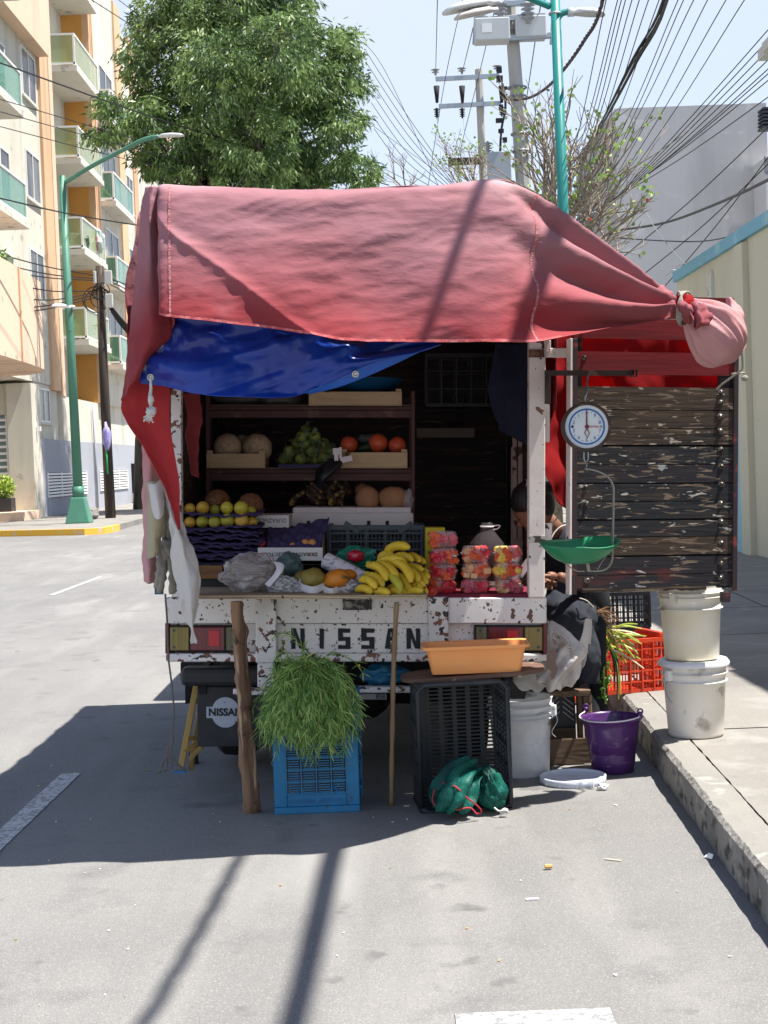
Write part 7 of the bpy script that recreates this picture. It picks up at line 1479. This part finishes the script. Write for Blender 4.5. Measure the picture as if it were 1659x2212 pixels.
# mauve sleeve and forearms
a1=skin('sleeve',[(.95,7.50,1.06,.062),(1.0,7.38,.93,.056),(.97,7.3,.86,.05)],[(0,1),(1,2)],m_slv,t)
a2=skin('sleeve',[(.84,7.70,1.06,.055),(.70,7.66,.92,.05),(.68,7.6,.86,.042)],[(0,1),(1,2)],m_slv,t)
fa=[(.99,7.32,.87,.038),(.90,7.22,.90,.030),(.83,7.16,.93,.024),(.80,7.13,.94,.027)]
skin('forearm',fa,[(0,1),(1,2),(2,3)],m_skin,t)
skin('forearm',[(.69,7.61,.87,.038),(.72,7.42,.87,.030),(.76,7.26,.90,.024),(.765,7.22,.905,.027)],[(0,1),(1,2),(2,3)],m_skin,t)
def hand(c,dirv,par,flip=1):
    d=V(dirv).normalized(); s=d.cross(V((0,0,1))).normalized(); up=s.cross(d); L=[.030,.038,.041,.037,.029]
    J=[tuple(c)+(.019,),tuple(c+d*.035)+(.022,),tuple(c+d*.06)+(.020,)]; E=[(0,1),(1,2)]
    skin('hand',J,E,m_skin,par,sub=1)
    for k in range(4):
        o_=c+d*.062+s*(k-1.5)*.017; l=L[k+1]; pts=[o_-d*.012,o_+d*l*.6,o_+d*l*1.0-up*.016,o_+d*l*1.1-up*.040]; skin('finger',[tuple(p)+(r,) for p,r in zip(pts,(.0085,.008,.0075,.0065))],[(0,1),(1,2),(2,3)],m_skin,par,sub=1)
    o_=c+d*.022+s*flip*.022; pts=[o_,o_+s*flip*.02+d*.02-up*.006,o_+s*flip*.016+d*.045-up*.02]; skin('thumb',[tuple(p)+(r,) for p,r in zip(pts,(.010,.009,.0075))],[(0,1),(1,2)],m_skin,par,sub=1)
hand(V((.80,7.13,.94)),(-.8,-.35,.1),t,1); hand(V((.765,7.22,.905)),(-.2,-.9,.1),t,-1)
# shoes
def shoe(p,ang,par):
    R=Matrix.Rotation(ang,3,'Z'); b=B()
    rows=[]
    for i in range(15):
        tt=i/14; x=-.09+.235*tt; w=.032+.014*math.sin(min(1,tt*1.15)*math.pi*.95+.1)*1.0; hh=.085-.045*tt if tt<.6 else .058-.028*((tt-.6)/.4)
        if i in(0,14): w*=.55; hh*=.6
        rows.append([V(p)+R@V((x,math.cos(a)*w,max(0,math.sin(a))*hh+(0.004 if math.sin(a)<0 else .004))) for a in [6.28318*k/14 for k in range(15)]])
    b.grid(rows); b.af([b.av(q) for q in rows[0][:-1]]); b.af([b.av(q) for q in rows[-1][:-1]][::-1]); part('shoe',b,M('shoe_leather',(.012,.012,.013),.3,coat=.2),par,True)
    b=B(); b.cb(V(p)+R@V((.02,0,.006)),(.24,.088,.014),R); b.cb(V(p)+R@V((-.075,0,.012)),(.06,.07,.026),R); part('shoe_sole',b,m_blkp,par,bev=.006)
shoe((.83,7.50,sh_+.03),math.radians(200),t); shoe((1.05,7.68,.01),math.radians(250),t)
b=B(); b.tube([(.835,7.53,.39),(.838,7.53,.47)],[.04,.05],14); part('sock',b,M('dark_sock',(.015,.015,.018),.9),t,True)
# skirt / apron drape over the lap and trousers
b=sheet([[(1182,1272,7.42),(1215,1262,7.4),(1250,1266,7.4),(1284,1275,7.5)],[(1180,1320,7.3),(1212,1305,7.22),(1250,1310,7.2),(1286,1320,7.35)],[(1185,1370,7.3),(1215,1365,7.2),(1255,1370,7.18),(1290,1370,7.3)],[(1228,1430,7.36),(1250,1430,7.28),(1270,1430,7.26),(1290,1425,7.34)],[(1240,1474,7.44),(1255,1478,7.36),(1268,1476,7.34),(1284,1470,7.4)]],40,50,amp=.035,sc=6,seed=4,fn=W); part('apron',b,m_trou,t,True,sol=.006)
b=sheet([[(1262,1480,7.62),(1275,1478,7.6),(1292,1478,7.62)],[(1272,1530,7.6),(1285,1530,7.56),(1300,1540,7.6)],[(1270,1560,7.6),(1285,1562,7.56),(1302,1568,7.6)]],12,16,amp=.01,sc=9,fn=W); part('trouser_leg',b,M('grey_trouser',(.25,.27,.29),.9,bump=(12,.4)),t,True,sol=.01)
b=B(); b.tube(path([(1206,1115,7.40),(1196,1130,7.38),(1186,1148,7.36),(1180,1165,7.34)],12,W),.004,6); b.tube(path([(1236,1134,7.3),(1215,1136,7.28),(1200,1148,7.27),(1190,1165,7.26),(1182,1185,7.25)],16,W),.004,6); b.tube(path([(1252,1292,7.18),(1268,1298,7.17),(1282,1312,7.2)],10,W),.003,5); part('piping',b,m_pip,t,True)
# ================= frame, camera =================
for o in TS: o.matrix_basis=MT@o.matrix_basis
cam=bpy.data.cameras.new('camera'); co=bpy.data.objects.new('camera',cam); C.objects.link(co)
cam.sensor_fit='HORIZONTAL'; cam.sensor_width=36; cam.lens=F/1659*36; cam.clip_end=1000; cam.clip_start=.05
co.matrix_world=Matrix.Translation(CP)@Matrix((RT,UP,-Fw)).transposed().to_4x4()
sc=bpy.context.scene; sc.camera=co
sc.view_settings.view_transform='Standard'; sc.view_settings.look='None'; sc.view_settings.exposure=EXPO; sc.view_settings.gamma=1
sc.cycles.max_bounces=8; sc.cycles.transparent_max_bounces=12
